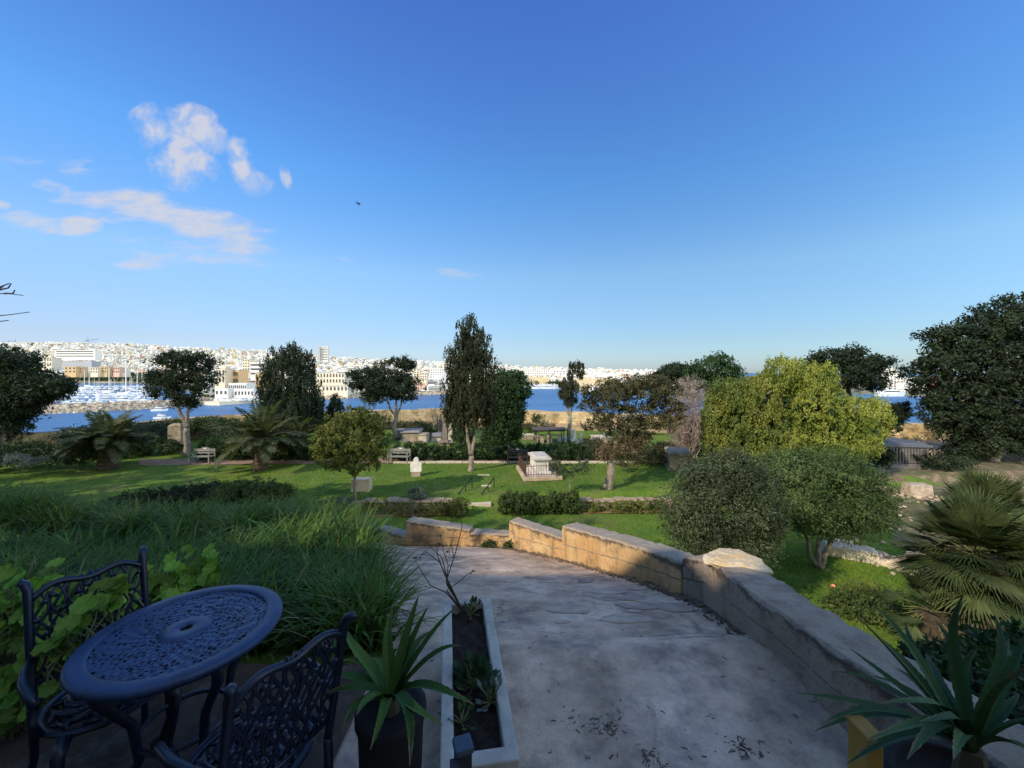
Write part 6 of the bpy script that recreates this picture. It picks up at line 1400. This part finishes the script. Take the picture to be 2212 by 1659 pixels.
def cast_chair(label, cx, cy, rz, sc_=1.0):
    """local frame: seat centre at origin, front towards +y, back at -y"""
    o = thing('garden_chair', label, 'chair', (cx, cy, .07), 'blue cast-metal chairs at the round table', rz)
    Mx = Matrix.Translation(Vector((cx, cy, .05))) @ Matrix.Rotation(rz, 4, 'Z') @ Matrix.Scale(sc_, 4)
    def T(pts): return [Mx @ Vector(p) for p in pts]
    # seat: round perforated disc
    mb = MB(); mb2 = MB()
    n = 40; prof = [(.215, .40), (.222, .408), (.218, .416), (.19, .414), (.19, .402)]
    vs = []; fs = []
    for i in range(n):
        t = 2 * math.pi * i / n
        for r, z in prof: vs.append(Mx @ Vector((r * math.cos(t) * 1.02, r * math.sin(t), z)))
    m_ = len(prof)
    for i in range(n):
        for k in range(m_): fs.append((i * m_ + k, ((i + 1) % n) * m_ + k, ((i + 1) % n) * m_ + (k + 1) % m_, i * m_ + (k + 1) % m_))
    mb.add(vs, fs); srim = mb.build('seat_rim', M_paint, o, smooth=True)
    gg = random.Random(5)
    for k in range(10):      # curling leaf pattern of the seat
        a_ = 2 * math.pi * k / 10
        pts = []
        for j in range(9): r = .02 + .17 * j / 8; b_ = a_ + .55 * math.sin(j * .55); pts.append((r * math.cos(b_), r * math.sin(b_), .409 - .008 * math.sin(j)))
        mb2.tube(T(pts), [.009, .012, .016, .014, .012, .016, .014, .011, .009], 5)
        for j in (3, 5, 7):
            r = .02 + .17 * j / 8; b_ = a_ + .55 * math.sin(j * .55); mb2.tube(T([(r * math.cos(b_), r * math.sin(b_), .408), (r * math.cos(b_ + .28), r * math.sin(b_ + .28), .410), ((r + .02) * math.cos(b_ + .36), (r + .02) * math.sin(b_ + .36), .406)]), [.010, .013, .004], 5)
    mb2.build('seat', M_paint, srim, smooth=True)
    # back posts with scrolled finials
    def by(z): return -.19 - (z - .4) * .20
    for s_ in (-1, 1):
        pts = [(s_ * .20, by(z), z) for z in (.38, .5, .62, .74, .84, .89)] + [(s_ * .205, by(.89) - .012, .915), (s_ * .215, by(.9) - .03, .925), (s_ * .222, by(.9) - .038, .912)]
        MB().tube(T(pts), [.017, .015, .014, .014, .015, .016, .017, .014, .008], 8).build('back_post', M_paint, o, smooth=True)
    # crest: double-bumped top rail
    pts = []
    for i in range(25):
        t = i / 24; x = -.20 + .40 * t; z = .845 + .055 * math.sin(math.pi * t) ** 2 + .028 * math.sin(3 * math.pi * t) * (1 if True else 0); pts.append((x, by(z), z))
    crr = MB().tube(T(pts), .013, 8).build('crest_rail', M_paint, o, smooth=True)
    MB().tube(T([(-.2, by(.5), .5), (0, by(.47), .47), (.2, by(.5), .5)]), .010, 8).build('lower_rail', M_paint, o, smooth=True)
    # lacework of the back: crossing vines with leaves
    mb = MB()
    for k in range(7):
        x0 = -.165 + .055 * k
        for ph in (0, math.pi / 2, math.pi):
            pts = []
            for j in range(12):
                t = j / 11; z = .49 + (.36 + .05 * math.sin(math.pi * (x0 + .2) / .4)) * t; pts.append((max(-.192, min(.192, x0 + .027 * math.sin(t * 2 * math.pi * 1.5 + ph))), by(z), z))
            mb.tube(T(pts), .0058, 5)
        for j in range(5):
            z = .53 + .07 * j + (.02 if k % 2 else 0); sg = 1 if (j + k) % 2 else -1
            p = Vector((x0, by(z), z)); mb.tube(T([p, p + Vector((sg * .016, -.002, .014)), p + Vector((sg * .032, 0, .018))]), [.005, .013, .003], 5)
    mb.build('back_lattice', M_paint, crr, smooth=True)
    for s_ in (-1, 1):      # arms
        pts = [(s_ * .20, by(.60), .60), (s_ * .235, -.12, .605), (s_ * .25, -.02, .60), (s_ * .245, .08, .59), (s_ * .235, .12, .575), (s_ * .23, .10, .555), (s_ * .232, .085, .565)]
        MB().tube(T(pts), [.011, .014, .016, .016, .014, .010, .007], 8).build('armrest', M_paint, o, smooth=True); arm_ = bpy.data.objects[col.objects[-1].name]
        pts = [(s_ * .237, .08, .585), (s_ * .225, .02, .53), (s_ * .24, .07, .48), (s_ * .215, .06, .41)]
        MB().tube(T(pts), [.011, .013, .011, .013], 7).build('arm_support', M_paint, arm_, smooth=True)
    for s_ in (-1, 1):
        MB().tube(T([(s_ * .16, .15, .405), (s_ * .19, .19, .36), (s_ * .185, .18, .24), (s_ * .17, .165, .12), (s_ * .20, .20, .02), (s_ * .215, .215, 0.0)]), [.022, .021, .014, .012, .014, .018], 8).build('leg', M_paint, o, smooth=True)
        MB().tube(T([(s_ * .20, by(.4), .41), (s_ * .195, -.20, .30), (s_ * .19, -.22, .15), (s_ * .205, -.27, .02), (s_ * .21, -.285, 0.0)]), [.018, .016, .013, .014, .018], 8).build('leg', M_paint, o, smooth=True)
    for k in range(4):
        t0_ = math.pi / 4 + k * math.pi / 2
        MB().tube(T([(.21 * math.cos(t0_), .21 * math.sin(t0_), .40), (.15 * math.cos(t0_ + .5), .15 * math.sin(t0_ + .5), .365), (.21 * math.cos(t0_ + 1.57), .21 * math.sin(t0_ + 1.57), .40)]), .009, 6).build('seat_apron', M_paint, o, smooth=True)
    return o
# chair behind-left faces the table (+x), near chair faces away from the viewer towards the table
cast_chair('blue cast-metal chair behind the table among the geranium leaves', -1.67, 1.67, R(-122), .90)
cast_chair('blue cast-metal chair in front of the table seen from behind', -.91, 1.40, R(60), .91)

# ------------------------------------------------------------------ planter trough
pcn = [Vector((-.375, 2.48)), Vector((-.20, 2.50)), Vector((.045, 1.455)), Vector((-.205, 1.405))]
ca_ = math.atan2(pcn[0].y - pcn[3].y, pcn[0].x - pcn[3].x) - math.pi / 2
cen = Vector((-.195, 1.955)); PW, PL, PH = .285, 1.06, .34
pt_ = thing('planter_trough', 'long cream concrete trough planter beside the paved path', 'planter', (cen.x, cen.y, .02), None, ca_)
Mx = Matrix.Translation(Vector((cen.x, cen.y, .015))) @ Matrix.Rotation(ca_, 4, 'Z')
M_conc = mat('cream_concrete', (.52, .48, .40), .85, (.43, .39, .32), scale=6, bump=.25, bscale=30, c3=(.34, .30, .24), s3=5)
th_ = .05
o_ = [(-PW / 2, -PL / 2), (PW / 2, -PL / 2), (PW / 2, PL / 2), (-PW / 2, PL / 2)]; i_ = [(-PW / 2 + th_, -PL / 2 + th_ * 1.2), (PW / 2 - th_, -PL / 2 + th_ * 1.2), (PW / 2 - th_, PL / 2 - th_), (-PW / 2 + th_, PL / 2 - th_)]
vs = [(x * .93, y * .98, 0) for x, y in o_] + [(x, y, PH) for x, y in o_] + [(x, y, PH) for x, y in i_] + [(x * .97, y * .99, PH - .08) for x, y in i_]
fs = [(3, 2, 1, 0)] + [(k, (k + 1) % 4, 4 + (k + 1) % 4, 4 + k) for k in range(4)] + [(4 + k, 4 + (k + 1) % 4, 8 + (k + 1) % 4, 8 + k) for k in range(4)] + [(8 + k, 8 + (k + 1) % 4, 12 + (k + 1) % 4, 12 + k) for k in range(4)] + [(12, 13, 14, 15)]
mb = MB(); mb.add([Mx @ Vector(v) for v in vs], fs); trg = mb.build('trough', M_conc, pt_, bevel=.006)
vs = []; fs = []; gq = random.Random(2); a1, b1_ = 12, 50
for j in range(b1_ + 1):
    for i in range(a1 + 1): vs.append(Mx @ Vector(((-PW / 2 + th_ + .001) + (PW - 2 * th_ - .002) * i / a1, (-PL / 2 + th_ * 1.2) + (PL - th_ * 2.2) * j / b1_, PH - .045 + gq.uniform(-.006, .006) + .012 * math.sin(j * .6) * math.sin(i))))
for j in range(b1_):
    for i in range(a1): fs.append((j * (a1 + 1) + i, j * (a1 + 1) + i + 1, (j + 1) * (a1 + 1) + i + 1, (j + 1) * (a1 + 1) + i))
mb = MB(); mb.add(vs, fs); mb.build('soil', M_soil, trg, smooth=True)
def PLN(x, y, z): return Mx @ Vector((x, y, PH - .04 + z))
def twig_plant(label, x, y, stems, cat='plant', heads=True):
    b = PLN(x, y, 0); o = thing('bare_plant', label, cat, b); gg = random.Random(8); mb = MB(); hd = []
    for pts in stems:
        pts = [Vector(p) for p in pts]; mb.tube(pts, [.0045 - .003 * i / (len(pts) - 1) for i in range(len(pts))], 5); hd.append((pts[-1], (pts[-1] - pts[-2]).normalized()))
    mb.build('stem', mat('brown_stem', (.09, .065, .04), .8), o)
    V = []
    for p, d in hd:
        for k in range(9):
            a_ = gg.uniform(0, 6.28); sd = Vector((math.cos(a_), math.sin(a_), gg.uniform(-.1, .5))); l_ = gg.uniform(.018, .034); dd = (d * .6 + sd).normalized(); w_ = dd.cross(Vector((.3, .5, .7))).normalized() * .006
            V += [p, p + dd * l_ * .5 + w_, p + dd * l_, p + dd * l_ * .5 - w_]
    V = np.array([tuple(v) for v in V]); mesh_np('leaf_tips', V, np.arange(len(V)).reshape(-1, 4), leafm('tip_leaf', (.10, .09, .04), (.16, .13, .06)), o)
Yp_ = 2.40
def S(*uv): return [PLN(-.02, .45, 0)] + [P(u, v, Yp_ + .02 * i) for i, (u, v) in enumerate(uv)]
twig_plant('leggy bare plant with brown stems at the far end of the trough', -.02, .45, [S((964, 1255), (985, 1190), (998, 1140), (995, 1112)), S((966, 1250), (950, 1215), (918, 1190), (905, 1205)), S((966, 1250), (955, 1205), (928, 1180), (918, 1196)), S((965, 1262), (968, 1220), (958, 1190), (951, 1160)), S((966, 1250), (980, 1205), (975, 1175), (969, 1190)), S((965, 1275), (990, 1258), (1010, 1240), (1019, 1236)), S((964, 1280), (930, 1265), (905, 1225), (896, 1208)), S((960, 1240), (945, 1200), (944, 1185), (948, 1178))])
def rosette(label, x, y, n, l_, m_, seed, lobed=False, name='potted_plant', z=0):
    b = PLN(x, y, z); o = thing(name, label, 'plant', b); gg = random.Random(seed); V = []; mb = MB()
    for k in range(n):
        a_ = gg.uniform(0, 6.28); el = gg.uniform(.2, 1.3); d = Vector((math.cos(a_) * math.cos(el), math.sin(a_) * math.cos(el), math.sin(el))); e = b + d * l_ * gg.uniform(.5, 1); mb.tube([b, e], .0025, 4, cap=False)
        sd = d.cross(Vector((0, 0, 1))).normalized()
        for q in ((0, 1, 1), (.7, .8, .8), (-.7, .8, .8)) if lobed else ((0, 1, 1),):
            dd = (d + sd * q[0]).normalized(); ll = l_ * .55 * q[1]; ww = dd.cross(Vector((0, 0, 1))).normalized() * ll * .28 if abs(dd.z) < .99 else Vector((.01, 0, 0)); V += [e, e + dd * ll * .5 + ww, e + dd * ll, e + dd * ll * .5 - ww]
    mb.build('stem', MATS['palm_stalk'], o)
    V = np.array([tuple(v) for v in V]); mesh_np('foliage', V, np.arange(len(V)).reshape(-1, 4), m_, o)
rosette('small green leafy plant at the far end of the trough beside the bare stems', .02, .44, 26, .07, M_hedge, 1)
rosette('lobed green seedling in the middle of the trough', .0, -.12, 44, .10, M_green, 2, True)
rosette('small succulent leaning over the right rim of the trough', .07, -.22, 22, .08, M_grey, 3)
rosette('small pale weed near the close end of the trough', -.06, -.30, 16, .07, M_hedge, 4)

# agaves
def agave(label, base, leaves, m_, seed, pot):
    o = thing('agave_plant', label, 'plant', base); b = Vector(base); gg = random.Random(seed)
    for (tip, wd, sag) in leaves:
        tip = Vector(tip); n = 30; vs = []; fs = []; tv = []; bend = gg.uniform(-.035, .035)
        d0 = tip - b; 
        for i in range(n + 1):
            t = i / n; p = b + d0 * t + Vector((0, 0, sag * 4 * t * (1 - t) * .5 + sag * (t - t * t) * .8)); p = p + Vector((0, 0, 1)).cross(d0).normalized() * bend * math.sin(math.pi * t) * t * 1.5; tan = (d0 + Vector((0, 0, sag * (1 - 2 * t) * 2.8))).normalized()
            sd = tan.cross(Vector((0, 0, 1))); sd = sd.normalized() if sd.length > .08 else Vector((1, 0, 0)); up = sd.cross(tan)
            w_ = wd * (.55 + .45 * math.sin(min(1, t * 1.9) * math.pi / 2) ) * (1 - t ** 2.6) + .0012
            th2 = wd * .16 * (1 - t) + .001
            e = .0016 * (1 if i % 2 else -.4) * (t < .93); tv += [max(0, t + .12 * (wd > .02))] * 1 + [t * .7] + [max(0, t + .1)] + [t]
            vs += [p - sd * (w_ + e) + up * w_ * .45, p - up * .0 , p + sd * (w_ + e) + up * w_ * .45, p - up * (th2)]
        for i in range(n):
            for k in range(4): fs.append((i * 4 + k, (i + 1) * 4 + k, (i + 1) * 4 + (k + 1) % 4, i * 4 + (k + 1) % 4))
        mb = MB(); mb.add(vs, fs); lf = mb.build('leaf', m_, o, smooth=False); at_ = lf.data.attributes.new('tip', 'FLOAT', 'POINT'); at_.data.foreach_set('value', tv)
    return o
bA = P(845, 1512, 1.46); g = random.Random(2)
tips = [((800, 1420), 1.62, .02), ((742, 1350), 1.75, .03), ((848, 1310), 1.62, .0), ((830, 1372), 1.7, .0), ((905, 1285), 1.58, .02), ((925, 1310), 1.55, .03), ((985, 1312), 1.5, .03), ((995, 1395), 1.42, .05), ((1025, 1523), 1.36, .10), ((955, 1565), 1.24, .06),
        ((885, 1655), 1.18, .12), ((770, 1545), 1.25, .05), ((700, 1500), 1.4, .06), ((730, 1430), 1.6, .04), ((690, 1470), 1.6, .06), ((800, 1620), 1.22, .08), ((880, 1400), 1.75, .02), ((940, 1360), 1.7, .03), ((765, 1390), 1.85, .03), ((740, 1585), 1.3, .05)]
lv = [(P(u, v, Y_), .022 if i not in (9, 11, 15) else .019, sg) for i, ((u, v), Y_, sg) in enumerate(tips)]
agave('large agave with broad pointed green leaves left of the trough planter', bA, lv, M_agave, 1, None)
po = thing('plant_pot', 'dark round pot hidden under the agave left of the trough', 'pot', (bA.x, bA.y, .07)); MB().lathe([(.08, 0), (.10, .05), (.115, bA.z - .13), (.125, bA.z - .11), (.125, bA.z - .08), (.10, bA.z - .08), (.02, bA.z - .095)], (bA.x, bA.y, .055), 24).build('pot', mat('dark_pot', (.012, .010, .010), .8), po, smooth=True)
bB = P(2098, 1625, 1.22)
tips = [((2080, 1285), 1.30, 0), ((2112, 1400), 1.32, 0), ((2240, 1430), 1.05, .02), ((1880, 1300), 1.55, .02), ((1955, 1345), 1.6, .02), ((1835, 1400), 1.5, .03), ((1720, 1497), 1.3, .06), ((1775, 1565), 1.15, .10), ((1830, 1650), 1.02, .10), ((1760, 1580), 1.22, .12), ((2000, 1410), 1.6, .02),
        ((2050, 1440), 1.6, .02), ((1930, 1440), 1.5, .04), ((2200, 1500), 1.3, .03), ((2260, 1560), 1.1, .04), ((1900, 1520), 1.05, .12), ((1985, 1560), .98, .10), ((2240, 1640), 1.0, .06), ((2180, 1380), 1.5, .02), ((1850, 1330), 1.35, .02)]
tips += [((2150, 1330), 1.35, .01), ((2020, 1340), 1.5, .02), ((1905, 1380), 1.5, .03), ((1800, 1450), 1.35, .06), ((2220, 1360), 1.25, .01), ((1870, 1600), .98, .12), ((2060, 1640), .9, .08), ((1960, 1640), .92, .12), ((1880, 1460), 1.45, .05)]
lv = [(P(u, v, Y_), .018, sg) for i, ((u, v), Y_, sg) in enumerate(tips)]
agave('large blue-green agave arching over the yellow pot at the right', bB, lv, M_agaveb, 2, None)
M_pot = mat('yellow_paint', (.42, .24, .04), .6, (.34, .19, .035), scale=5)
po = thing('plant_pot', 'big black pot under the blue-green agave at the right edge', 'pot', (bB.x, bB.y, .02))
MB().lathe([(.13, 0), (.16, .05), (.18, .36), (.20, .40), (.20, .46), (.17, .46), (.165, .44), (.02, .44)], (bB.x, bB.y, .012), 28).build('pot', mat('dark_pot', (.012, .010, .010), .8), po, smooth=True)
yb = P(1893, 1589, 1.10); po = thing('yellow_post', 'square yellow painted stone post beside the black pot at the lower right', 'post', (yb.x, yb.y + .03, .02))
MB().box((yb.x, yb.y + .035, .012), (.042, .07, yb.z - .03)).box((yb.x, yb.y + .035, yb.z - .017), (.05, .078, .012)).build('post', M_pot, po, bevel=.004)
# the pot is wider than the agave's stem: a short stem joins plant and soil
MB().tube([(bB.x, bB.y, .47), (bB.x, bB.y, bB.z + .01)], [.05, .03], 8).build('stem', MATS['brown_stem'], bpy.data.objects['agave_plant.001'])
MB().tube([(bA.x, bA.y, bA.z - .10), (bA.x, bA.y, bA.z + .01)], [.045, .025], 8).build('stem', MATS['brown_stem'], bpy.data.objects['agave_plant'])

# geraniums with big scalloped leaves
def geranium(label, spots, seed, r=(.026, .050), drop=.45):
    c = spots[0]; o = thing('geranium_plant', label, 'plant', (c[0], c[1], max(.05, c[2] - .4))); gg = random.Random(seed); vs = []; fs = []; mb = MB(); st = MB()
    for (x, y, z, n, sp_) in spots:
        root = Vector((x, y, max(bank(y), z - drop)))
        for k in range(n):
            p = Vector((x + gg.gauss(0, sp_), y + gg.gauss(0, sp_), z + gg.gauss(0, sp_ * .9))); rr = gg.uniform(*r)
            nrm = Vector((gg.gauss(.0, .3), -.6 + gg.gauss(0, .25), .8)).normalized(); ax = nrm.cross(Vector((gg.uniform(-1, 1), .2, .1))).normalized(); bx = nrm.cross(ax)
            m_ = 28; vv = [p - nrm * rr * .14]
            for ring_ in (.55, 1.0):
                for i in range(m_):
                    t = 2 * math.pi * i / m_; q = rr * ring_ * (1 + .045 * math.cos(7 * t) + .03 * math.cos(21 * t)) * (1 - .55 * math.exp(-((t - math.pi) / .22) ** 2))
                    vv.append(p + (ax * math.cos(t) + bx * math.sin(t)) * q + nrm * (rr * (.05 * math.sin(7 * t) + (.10 if ring_ == 1 else -.04))))
            ff = [(0, 1 + i, 1 + (i + 1) % m_) for i in range(m_)] + [(1 + i, 1 + m_ + i, 1 + m_ + (i + 1) % m_, 1 + (i + 1) % m_) for i in range(m_)]
            mb.add(vv, ff)
            st.tube([root + Vector((gg.gauss(0, .03), gg.gauss(0, .03), 0)), root.lerp(p, .5) + Vector((gg.gauss(0, .03), gg.gauss(0, .03), 0)), p - nrm * rr * .14], [.004, .003, .002], 4, cap=False)
    st.build('stem', MATS['palm_stalk'], o); mb.build('foliage', M_gera, o, smooth=True)
def gs(u, v, Y, n, sp_): p = P(u, v, Y); return (p.x, p.y, p.z, n, sp_)
geranium('bright green geranium bush with scalloped leaves at the left edge', [gs(40, 1290, 2.15, 26, .09), gs(20, 1360, 2.0, 40, .11), gs(60, 1440, 1.95, 40, .10), gs(110, 1320, 2.1, 26, .07), gs(130, 1370, 2.05, 26, .06), gs(30, 1500, 1.9, 26, .09), gs(110, 1270, 2.3, 16, .06), gs(190, 1280, 2.25, 7, .03)], 1)
geranium('bright green geranium growing behind the far rim of the table', [gs(400, 1250, 2.45, 34, .07), gs(440, 1235, 2.5, 24, .06), gs(360, 1268, 2.4, 22, .06), gs(270, 1290, 2.2, 16, .05), gs(310, 1272, 2.35, 16, .05), gs(250, 1320, 2.15, 8, .04)], 2)
geranium('few bright geranium leaves poking out in front of the back chair', [gs(195, 1300, 1.72, 6, .022), gs(160, 1345, 1.68, 7, .03), gs(262, 1262, 1.84, 5, .02), gs(120, 1395, 1.66, 9, .03), gs(240, 1300, 1.80, 3, .012)], 3, (.03, .045), .14)
# dark metal rail post at the near end of the trough
rp = P(1000, 1605, 1.23); o = thing('rail_post', 'dark metal post with square cap at the near end of the trough', 'post', (rp.x, rp.y, .02))
MB().box((rp.x, rp.y, .012), (.045, .045, rp.z - .03), R(20)).build('post', M_black, o); MB().box((rp.x, rp.y, rp.z - .017), (.056, .056, .02), R(20)).build('cap', mat('cap_metal', (.05, .07, .10), .45), o, bevel=.004)
MB().box((rp.x + .0, rp.y - .13, rp.z - .055), (.028, .22, .03), R(12)).build('rail', mat('dark_plum_metal', (.035, .028, .04), .5), o)

# litter on the path
g = random.Random(77); mb = MB()
for k in range(320):
    u = g.uniform(1080, 1750); v = g.uniform(1200, 1655)
    if v < 1412: x, y = RP(u, v)
    else: q = G(u, v, 0); x, y = q.x, q.y
    if wall_side(x, y) > -.08 or x < leftedge(y) + .5 or x < .1 and y < 2.6: continue
    if k > 120:
        cx0, cy0 = g.choice([(.45, 1.95), (.72, 1.70), (1.05, 1.85), (.62, 1.78)]); x = cx0 + g.gauss(0, .035); y = cy0 + g.gauss(0, .03)
    z = bank(y) + .03; a_ = g.uniform(0, 6.28); l_ = g.uniform(.004, .014); w_ = l_ * g.uniform(.25, .6)
    mb.box((x, y, z), (l_ * 2, w_, .003), a_)
for k in range(700):
    i = g.randint(1, 8); t = g.random(); (x0, y0), (x1, y1) = WPTS[i], WPTS[i + 1]; x = x0 + (x1 - x0) * t; y = y0 + (y1 - y0) * t; dX, dY = wdir(i); e = .05 + abs(g.gauss(0, .05))
    x -= dY * e; y += dX * e; a_ = g.uniform(0, 6.28); l_ = g.uniform(.006, .02); mb.box((x, y, bank(y) + .022), (l_ * 2, l_, .008), a_)
stuff(mb.build('leaf_litter', mat('litter', (.10, .075, .05), .95, (.18, .13, .09), scale=30, island=.6)), 'dry leaf scraps and grit on the paving', 'litter')
q = G(1800, 1292, LN); o = thing('flower', 'single orange flower in the grass behind the parapet', 'flower', q); MB().tube([q, q + Vector((0, 0, .3))], .006, 4).build('stem', M_hedge, o)
rock('petals', (q.x, q.y, LN + .33), .05, M_flower, o, 4, (1, 1, .7), n=10)

# bare branch tips reaching in from the left
tw = thing('bare_tree', 'leafless grey tree whose twig tips reach in at the left edge', 'tree', (-5.9, 3.6, -.5)); mb = MB()
Yt = 3.4; limb(mb, (-5.9, 3.6, -.5), (-5.7, 3.6, 2.0), .10, .06, 2); limb(mb, (-5.7, 3.6, 2.0), P(-120, 660, Yt), .05, .02, 3)
for pts in ([(-120, 660), (-20, 635), (15, 634), (50, 638)], [(-20, 640), (0, 620), (20, 612)], [(-10, 628), (18, 622), (24, 612)], [(10, 634), (28, 634), (32, 626)], [(-120, 690), (-20, 684), (20, 680), (64, 674)], [(-120, 700), (-30, 698), (18, 692)], [(-120, 660), (-40, 645), (-10, 630), (8, 618)]):
    mb.tube([P(u, v, Yt) for u, v in pts], [.009, .006, .004, .0035][:len(pts)], 5)
mb.build('branches', mat('grey_twig', (.10, .10, .12), .9), tw)
# bird
bp_ = P(774, 440, 26); o = thing('bird', 'small dark bird gliding in the open sky', 'bird', bp_); mb = MB()
def Bv(x, y, z): return bp_ + Vector((x, y, z))
mb.tube([Bv(-.13, 0, .02), Bv(-.06, 0, .012), Bv(.02, 0, 0), Bv(.10, 0, -.01), Bv(.16, 0, -.02)], [.006, .03, .04, .028, .008], 8)
for s_ in (-1, 1):
    mb.add([Bv(.0, s_ * .02, .01), Bv(.10, s_ * .02, .0), Bv(.02, s_ * .22, .03), Bv(-.04, s_ * .22, .035), Bv(-.20, s_ * .46, .05), Bv(.0, s_ * .02, .022), Bv(.10, s_ * .02, .012)], [(0, 1, 2, 3), (3, 2, 4), (5, 3, 2, 6)])
mb.add([Bv(-.12, -.02, .02), Bv(-.12, .02, .02), Bv(-.22, .04, .035), Bv(-.22, -.04, .035)], [(0, 1, 2, 3)])
mb.build('body', mat('dark_feather', (.02, .02, .03), .8), o)

# ------------------------------------------------------------------ unseen house blocks and trees placed out of view to shade the terrace
M_house = mat('shade_house_stone', (.62, .52, .38), .9, (.55, .45, .32), scale=1, bump=.3, bscale=10)  # pale wall tone bounces light onto the terrace
HY = -5.0; HH = -.10 + 1.01 * (4.3 - HY)
hz = thing('shade_house', 'unseen house behind the terrace, shaped to shade the foreground', 'house', (-20, HY - 3, 0))  # unseen block, roofline shaped to cast the foreground shade
MB().box((-20.3, HY - 3.5, -.3), (22, 7, HH + .3)).build('wall', M_house, hz)
MB().box((-8.55, HY - 3.5, -.3), (1.5, 7, HH - .6)).build('notch_block', M_house, hz)  # lower block leaves an added roof notch so sun reaches the slab
h2 = thing('shade_wing', 'unseen wing added at the right to extend the foreground shade', 'house', (6, HY - 3, 0))
MB().box((6.2, HY - 3.5, -.3), (28, 7, HH + .3)).build('wall', M_house, h2)  # added block carries the shade on to the right
h3 = thing('shade_wing', 'unseen tall block added on the far left to shade the grass bank', 'house', (-17, -4, 0))
MB().box((-17.5, -2.4, -.3), (7, 5.2, 9.3)).build('wall', M_house, h3)  # added block that shades the grass bank from the left
for nm_, bx, by_, zz, ls, sd_ in (('left', -27, 13, -3, [(-27, 13, 3.2, 3.6, 3, 2.6), (-24, 11, 2.4, 2.8, 2.4, 2.0), (-31, 14, 3, 3.5, 3, 2.6)], 90), ('near left', -14, 2.5, -3, [(-14, 2.5, 6.4, 2.8, 2.6, 2.4), (-16, 5, 5, 2.4, 2.4, 2.0), (-12, .5, 7.4, 2.2, 2, 1.8)], 91), ('far left', -20, 8, -3, [(-20, 8, 4.4, 2.8, 2.6, 2.4), (-18, 6, 6, 2.4, 2.4, 2.0)], 92)):
    tree('garden_tree', 'tall garden tree out of view to the ' + nm_ + ' that shades the ground', Vector((bx, by_, zz)), [((bx, by_, zz), (bx, by_, 2.5), .35, .2)], ls, 420, 24, .4, .26, M_dark, M_bark, .3, sd_)
# unused library material cleanup is left to the file itself
